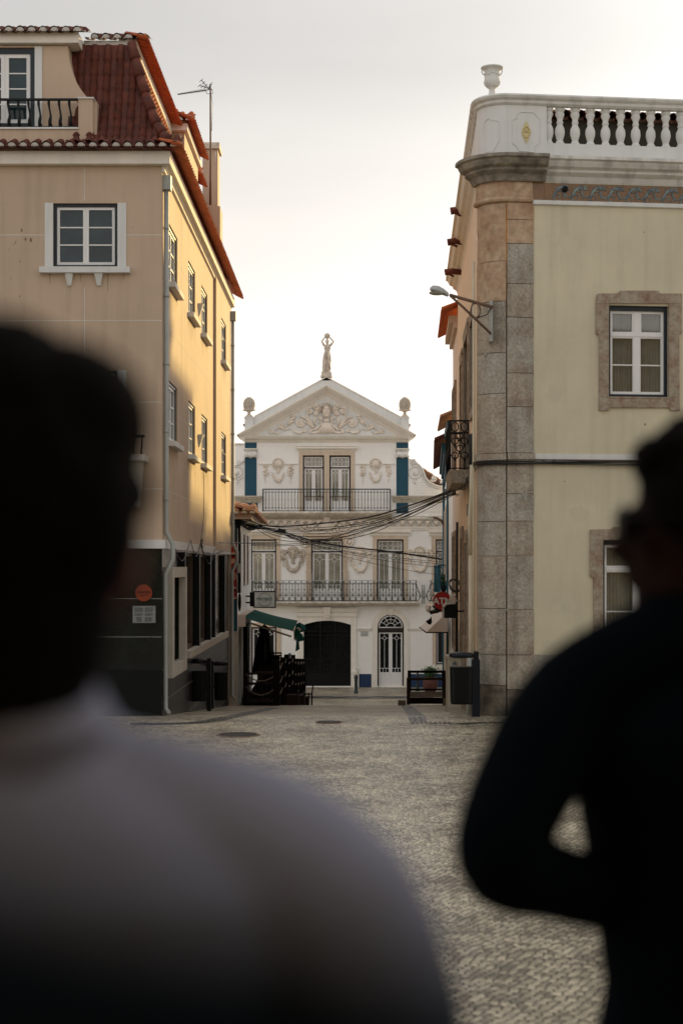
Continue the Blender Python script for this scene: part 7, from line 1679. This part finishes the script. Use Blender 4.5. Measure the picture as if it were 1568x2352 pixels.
# ------------------------------------------------------------------ two people in the foreground
M['skin'] = mat('skin', (.14, .04, .028), rough=.55, var=.08, bump=.05, scale=12)
M['skin'].node_tree.nodes['Principled BSDF'].inputs['Subsurface Weight'].default_value = .15
M['skin_dark'] = mat('tanned_skin', (.018, .008, .006), rough=.8, var=.08, bump=.05, scale=12, spec=.1)
M['hair'] = mat('black_hair', (.004, .0035, .0035), rough=.9, var=.3, bump=.5, bscale=200, scale=30, spec=.05)
M['dark_cloth'] = mat('black_jacket_cloth', (.0025, .004, .006), rough=1., var=.2, bump=.3, bscale=300, spec=.02)
M['collar_cloth'] = mat('mauve_grey_collar', (.13, .125, .16), rough=.95, var=.1, bump=.2, bscale=300, spec=.05)
M['jeans'] = mat('dark_denim', (.010, .012, .018), rough=.9, var=.2, bump=.3, bscale=300, spec=.2)
M['shoe'] = mat('black_leather', (.008, .008, .008), rough=.4, var=.1, bump=.05)
M['lens'] = mat('black_lens', (.003, .003, .003), rough=.5, var=.0, bump=0, spec=.1)
M['eye'] = mat('eye_white', (.6, .58, .55), rough=.2, var=.02, bump=0)
def shirt_mat():  # cloth colour fades from pale shoulders to near black down the back
    m, nt, b = _nt('shoulder_fade_shirt'); L = nt.links.new
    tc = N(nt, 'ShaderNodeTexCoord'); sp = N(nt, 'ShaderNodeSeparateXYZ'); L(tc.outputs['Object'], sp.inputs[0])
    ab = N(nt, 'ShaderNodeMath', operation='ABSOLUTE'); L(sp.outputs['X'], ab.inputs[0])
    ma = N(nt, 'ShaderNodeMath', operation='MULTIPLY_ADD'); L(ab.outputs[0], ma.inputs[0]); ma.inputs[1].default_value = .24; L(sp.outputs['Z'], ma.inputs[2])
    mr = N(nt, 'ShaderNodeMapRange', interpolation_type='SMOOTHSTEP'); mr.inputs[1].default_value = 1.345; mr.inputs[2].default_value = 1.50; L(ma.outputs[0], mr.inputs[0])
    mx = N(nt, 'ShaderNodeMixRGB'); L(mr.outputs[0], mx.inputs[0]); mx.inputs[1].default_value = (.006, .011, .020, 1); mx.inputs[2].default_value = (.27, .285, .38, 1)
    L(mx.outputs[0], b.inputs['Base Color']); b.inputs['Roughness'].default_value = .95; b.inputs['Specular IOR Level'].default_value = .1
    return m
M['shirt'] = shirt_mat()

def voxel(o, size, smooth=4):
    r = o.modifiers.new('remesh', 'REMESH'); r.mode = 'VOXEL'; r.voxel_size = size; r.use_smooth_shade = True
    s_ = o.modifiers.new('smooth', 'SMOOTH'); s_.factor = .5; s_.iterations = smooth
def limb(m, pts, rs, sides=14):
    pts = [Vector(p) for p in pts]; P_ = thru(pts, 5); R_ = []
    for i in range(len(pts)-1): R_ += [rs[i]+(rs[i+1]-rs[i])*k/5 for k in range(5)]
    R_.append(rs[-1]); m.tube(P_, R_, sides)
    for p, r in ((P_[0], R_[0]), (P_[-1], R_[-1])): m.ball(p, r*.99, None, None, sides, 8)
def torso(m, secs, seg=24):
    """secs: (centre x, centre y, z, half width, half depth)"""
    rings = []
    for cx, cy, z, a, b in secs:
        ring_ = []
        for k in range(seg):
            q = 2*math.pi*k/seg; c, s_ = math.cos(q), math.sin(q)
            ring_.append(Vector((cx+a*math.copysign(abs(c)**.8, c), cy+b*math.copysign(abs(s_)**.85, s_), z)))
        rings.append(ring_)
    m.loft(rings, smooth=True)
def hand(m, w, d, side, palm_n, curl=.5, size=1.):
    """palm from wrist w along direction d; five separate bent fingers"""
    d = Vector(d).normalized(); n = Vector(palm_n).normalized(); s_ = d.cross(n).normalized()*side
    w = Vector(w); L_ = .092*size
    for k in range(5): limb(m, [w+s_*(-.030+.015*k)*size*.8, w+d*L_+s_*(-.033+.0165*k)*size], [.013*size, .0115*size], 8)
    for k, (ln, off) in enumerate(((.068, -.032), (.078, -.011), (.072, .011), (.056, .031))):
        a = w+d*(L_-.004*abs(k-1))+s_*off*size; q = curl; b = a+(d*math.cos(q*.6)+n*math.sin(q*.6))*ln*.5*size; c = b+(d*math.cos(q*1.5)+n*math.sin(q*1.5))*ln*.3*size; e = c+(d*math.cos(q*2.2)+n*math.sin(q*2.2))*ln*.25*size
        limb(m, [a, b, c, e], [.0095*size, .0088*size, .0082*size, .007*size], 8)
    a = w+d*.025*size-s_*.030*size; b = a+(d*.7-s_*.55+n*.35).normalized()*.042*size; c = b+(d*.9-s_*.15+n*.4).normalized()*.032*size
    limb(m, [a, b, c], [.013*size, .011*size, .009*size], 8)
def head(m, c, f, r, up=Vector((0, 0, 1)), hs=1.):
    """head centre c, facing f; r right-hand axis. Face features on the front"""
    c = Vector(c); f = f*hs; r = r*hs; up = up*hs; Q = lambda x, y, z: c+r*x+f*y+up*z
    rot = Matrix((r, f, up)).transposed()
    m.ball(Q(0, -.012, .022), .074, .094, .096, 20, 14, rot); m.ball(Q(0, .018, -.035), .060, .074, .085, 18, 12, rot); m.ball(Q(0, .052, -.090), .034, .034, .028, 12, 8, rot)
    for s_ in (-1, 1):
        m.ball(Q(s_*.035, .010, -.070), .030, .055, .035, 10, 8, rot); m.ball(Q(s_*.038, .066, -.018), .022, .018, .018, 8, 6, rot); m.ball(Q(s_*.030, .080, .022), .026, .012, .009, 8, 6, rot)
        m.ball(Q(s_*.078, -.008, -.012), .009, .020, .033, 10, 8, rot); m.ball(Q(s_*.086, -.016, .004), .008, .014, .018, 8, 6, rot); m.ball(Q(s_*.092, -.018, .0), .007, .016, .032, 10, 8, rot)
        m.ball(Q(s_*.012, .094, -.032), .009, .011, .008, 8, 6, rot)
    m.tube([Q(0, .086, .020), Q(0, .098, -.010), Q(0, .110, -.030), Q(0, .094, -.040)], [.010, .010, .013, .010], 8)
    m.tube([Q(-.024, .074, -.060), Q(0, .092, -.056), Q(.024, .074, -.060)], [.005, .008, .005], 8); m.tube([Q(-.020, .073, -.068), Q(0, .090, -.068), Q(.020, .073, -.068)], [.005, .009, .005], 8)
def person(label, loc, H, spec):
    t = thing('person', label, 'person', loc); o = Vector(loc); s_ = spec; W = lambda p: o+Vector(p)
    m = MB(); f = Vector(s_['face']).normalized(); r = f.cross(Vector((0, 0, 1))).normalized(); hc = Vector(s_['head'])
    hs = s_.get('hs', 1.); head(m, o+hc, f, r, hs=hs)
    limb(m, [W(s_['neck']), o+hc+Vector((0, 0, -.07))-f*.02], [.078, .068])
    torso(m, [(o.x+a, o.y+b, o.z+c, d-.012, e-.012) for a, b, c, d, e in s_['torso']])
    for A_, rr, hd in s_['arms']:
        limb(m, [W(p) for p in A_], rr); hand(m, W(A_[-1]), *hd)
    for A_, rr in s_['legs']: limb(m, [W(p) for p in A_], rr); limb(m, [W(A_[-1])+Vector((0, -.03, -.045)), W(A_[-1])+Vector((0, .15, -.055))], [.04, .032])
    b_ = m.build('body', s_['skin'], t, fix=False); voxel(b_, .0055, 3)
    m = MB(); torso(m, [(o.x+a, o.y+b, o.z+c, d+.012, e+.012) for a, b, c, d, e in s_['torso'][s_['shirt_from']:]])
    for sl in s_['sleeves']: limb(m, [W(p) for p in sl[0]], sl[1])
    if s_.get('collar'): limb(m, [W(s_['neck'])-Vector((0, 0, .05)), W(s_['neck'])+Vector((0, .0, s_['collar']))], [.105, .080])
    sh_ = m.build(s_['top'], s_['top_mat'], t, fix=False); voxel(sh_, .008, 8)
    if s_.get('full'):   # fold-down collar
        m = MB(); c0 = W(s_['neck']); m.lathe(c0+Vector((0, 0, -.035)), [(.112, -.012), (.106, .006), (.092, .045), (.082, .062), (.076, .060), (.084, .03), (.098, -.010)], 28, 1., .92); m.build('collar', 'collar_cloth', t)
    m = MB(); torso(m, [(o.x+a, o.y+b, o.z+c, d+.008, e+.008) for a, b, c, d, e in s_['torso'][:3]])
    for A_, rr in s_['legs']: limb(m, [W(p) for p in A_[:-1]]+[W(A_[-1])+Vector((0, 0, .02))], [x+.018 for x in rr])
    tr = m.build('trousers', 'jeans', t, fix=False); voxel(tr, .01, 6)
    for A_, rr in s_['legs']:
        m = MB(); a = W(A_[-1]); limb(m, [a+Vector((0, -.05, -.045)), a+Vector((0, .06, -.05)), a+Vector((0, .17, -.055))], [.045, .045, .036]); sh2 = m.build('shoe', 'shoe', t, fix=False); voxel(sh2, .008, 3)
    # hair: cap of overlapping locks
    m = MB(); up = Vector((0, 0, 1)); Q = lambda x, y, z: o+hc+(r*x+f*y+up*z)*hs; random.seed(s_['seed']); rot = Matrix((r*hs, f*hs, up*hs)).transposed()
    m.ball(Q(0, -.026, .036), .092, .106, .103, 20, 14, rot); m.ball(Q(0, -.048, -.045), .086 if s_.get('full') else .079, .070, .090, 16, 10, rot)
    if s_.get('full'):
        for q in (-1, 1): m.ball(Q(q*.046, -.03, .078), .062, .075, .056, 14, 10, rot); m.ball(Q(q*.044, -.05, .02), .062, .06, .075, 14, 10, rot)
    for k in range(s_['locks']):
        a, e_ = random.uniform(0, 2*math.pi), random.uniform(-.45, 1.5); x, y, z = math.cos(e_)*math.cos(a), math.cos(e_)*math.sin(a), math.sin(e_)
        if y > .35 and z < .62: continue
        if z < .0 and y > -.25: continue
        p = Q(x*.090, -.024+y*.104, .034+z*.100*(1 if z > 0 else .9)); m.ball(p, random.uniform(.014, .026)*s_['lock'], None, None, 7, 5)
    if s_.get('quiff'):
        for k in range(26): x = random.uniform(-.05, .05); m.ball(Q(x, .056+random.uniform(-.025, .02), .094+random.uniform(-.02, .014)), random.uniform(.014, .022), None, None, 7, 5)
    hr = m.build('hair', 'hair', t, fix=False); voxel(hr, .006, 2)
    if s_.get('glasses'):
        m = MB()
        for q in (-1, 1):
            m.ball(Q(q*.036, .098, .006), .030, .008, .024, 14, 8, rot); m.tube([Q(q*.064, .094, .012), Q(q*.080, .06, .012), Q(q*.082, -.01, .008)], .004, 5)
        m.tube([Q(-.012, .106, .014), Q(.012, .106, .014)], .004, 5); m.build('sunglasses', 'lens', t)
    else:
        for q in (-1, 1): m = MB(); m.ball(Q(q*.031, .083, .006), .012, .010, .010, 10, 8, rot); m.build('eye', 'eye', t)
    return t
def std_torso(w=1.):
    return [(0, 0, .86, .165, .11), (0, 0, .95, .172, .118), (0, 0, 1.03, .158, .108), (0, .0, 1.12, .150*w, .104), (0, 0, 1.22, .165*w, .115), (0, -.01, 1.32, .180*w, .120), (0, -.012, 1.38, .175*w, .112), (0, -.012, 1.43, .130*w, .088), (0, -.005, 1.475, .075, .066)]
legs = [(((s_*.095, 0, .88), (s_*.105, .012, .50), (s_*.115, -.015, .10)), (.088, .056, .040)) for s_ in (-1, 1)]
# man on the left, seen from behind
T_ = std_torso(1.12)
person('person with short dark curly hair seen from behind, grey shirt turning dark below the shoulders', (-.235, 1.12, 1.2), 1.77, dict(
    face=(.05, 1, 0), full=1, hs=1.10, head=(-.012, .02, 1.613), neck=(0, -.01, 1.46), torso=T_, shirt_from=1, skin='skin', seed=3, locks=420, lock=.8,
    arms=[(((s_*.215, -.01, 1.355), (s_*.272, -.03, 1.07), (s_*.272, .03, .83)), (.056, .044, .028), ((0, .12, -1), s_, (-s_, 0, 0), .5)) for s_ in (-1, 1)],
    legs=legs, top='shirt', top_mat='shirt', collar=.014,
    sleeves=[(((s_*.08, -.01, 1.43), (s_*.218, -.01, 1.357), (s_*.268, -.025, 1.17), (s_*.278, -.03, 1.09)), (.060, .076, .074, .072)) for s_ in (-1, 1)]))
# man on the right, head turned to the left, hand on his waist
T2 = [(a, b, c, d*.98, e) for a, b, c, d, e in std_torso(1.13)]
person('person in black with sunglasses, head turned in profile, hand on waist, elbow out', (.520, 2.13, 1.2), 1.79, dict(
    face=(-1, .12, -.04), hs=1.06, head=(-.036, .01, 1.655), neck=(0, -.01, 1.46), torso=T2, shirt_from=1, skin='skin_dark', seed=5, locks=360, lock=.9, quiff=True, glasses=True,
    arms=[(((-.20, -.02, 1.42), (-.322, -.16, 1.24), (-.165, -.02, 1.165)), (.054, .044, .028), ((1, .45, -.25), -1, (.3, -.9, 0), .35)),
          (((.195, -.01, 1.405), (.25, -.03, 1.09), (.25, .03, .85)), (.054, .044, .028), ((0, .12, -1), 1, (-1, 0, 0), .5))],
    legs=legs, top='jacket', top_mat='dark_cloth', collar=.085,
    sleeves=[(((-.07, -.01, 1.49), (-.20, -.02, 1.42), (-.28, -.10, 1.33), (-.322, -.16, 1.235), (-.25, -.09, 1.195), (-.18, -.035, 1.165)), (.082, .080, .068, .058, .052, .048)),
             (((.08, -.01, 1.445), (.195, -.01, 1.405), (.25, -.03, 1.09), (.25, .02, .88)), (.074, .076, .062, .046))]))
# ------------------------------------------------------------------ arcaded building seen in the window glass, moved close behind the viewer to shade the people, and an unseen house added to block low sun from the street
AB = thing('arcaded_building', 'long arcaded building reflected in the windows, set close behind the viewer for shade', 'building', (0, -3.5, 1.2)); AF2 = Fr((0, -3.5), (-1, 0), (0, 1))
m1 = MB(); wall(m1, AF2, -30, 30, 1.2, 12.5, [(-27+k*4.6, -24.4+k*4.6, 1.2, 4.6) for k in range(12)]+[(-26.4+k*4.6, -25.1+k*4.6, 6.6, 8.8) for k in range(12)], .5)
m1.quad(AF2.p(-30, -10, 1.2), AF2.p(30, -10, 1.2), AF2.p(30, -10, 12.5), AF2.p(-30, -10, 12.5)); m1.quad(AF2.p(-30, 0, 12.5), AF2.p(30, 0, 12.5), AF2.p(30, -10, 12.5), AF2.p(-30, -10, 12.5)); m1.build('wall', 'stone_dirty', AB)
for k in range(12):
    m1 = MB(); a = -26.4+k*4.6; m1.quad(AF2.p(a, -.3, 6.6), AF2.p(a+1.3, -.3, 6.6), AF2.p(a+1.3, -.3, 8.8), AF2.p(a, -.3, 8.8)); m1.build('window', 'pane_dark', AB)
HE = thing('sun_block_house', 'unseen plain house added beyond the far terraced house to block low sun', 'house', (5.6, 63, -3.2))
m1 = MB(); m1.bx(5.6, 14, 62.6, 79.3, -3.6, 8.2); m1.build('wall', 'white_wall', HE)
m1 = MB(); m1.hexa([(5.4, 62.5, 8.203), (14, 62.5, 8.203), (14, 79.3, 8.203), (5.4, 79.3, 8.203), (9.6, 62.5, 9.4), (10, 62.5, 9.4), (10, 79.3, 9.4), (9.6, 79.3, 9.4)]); m1.build('roof', 'tile', HE)
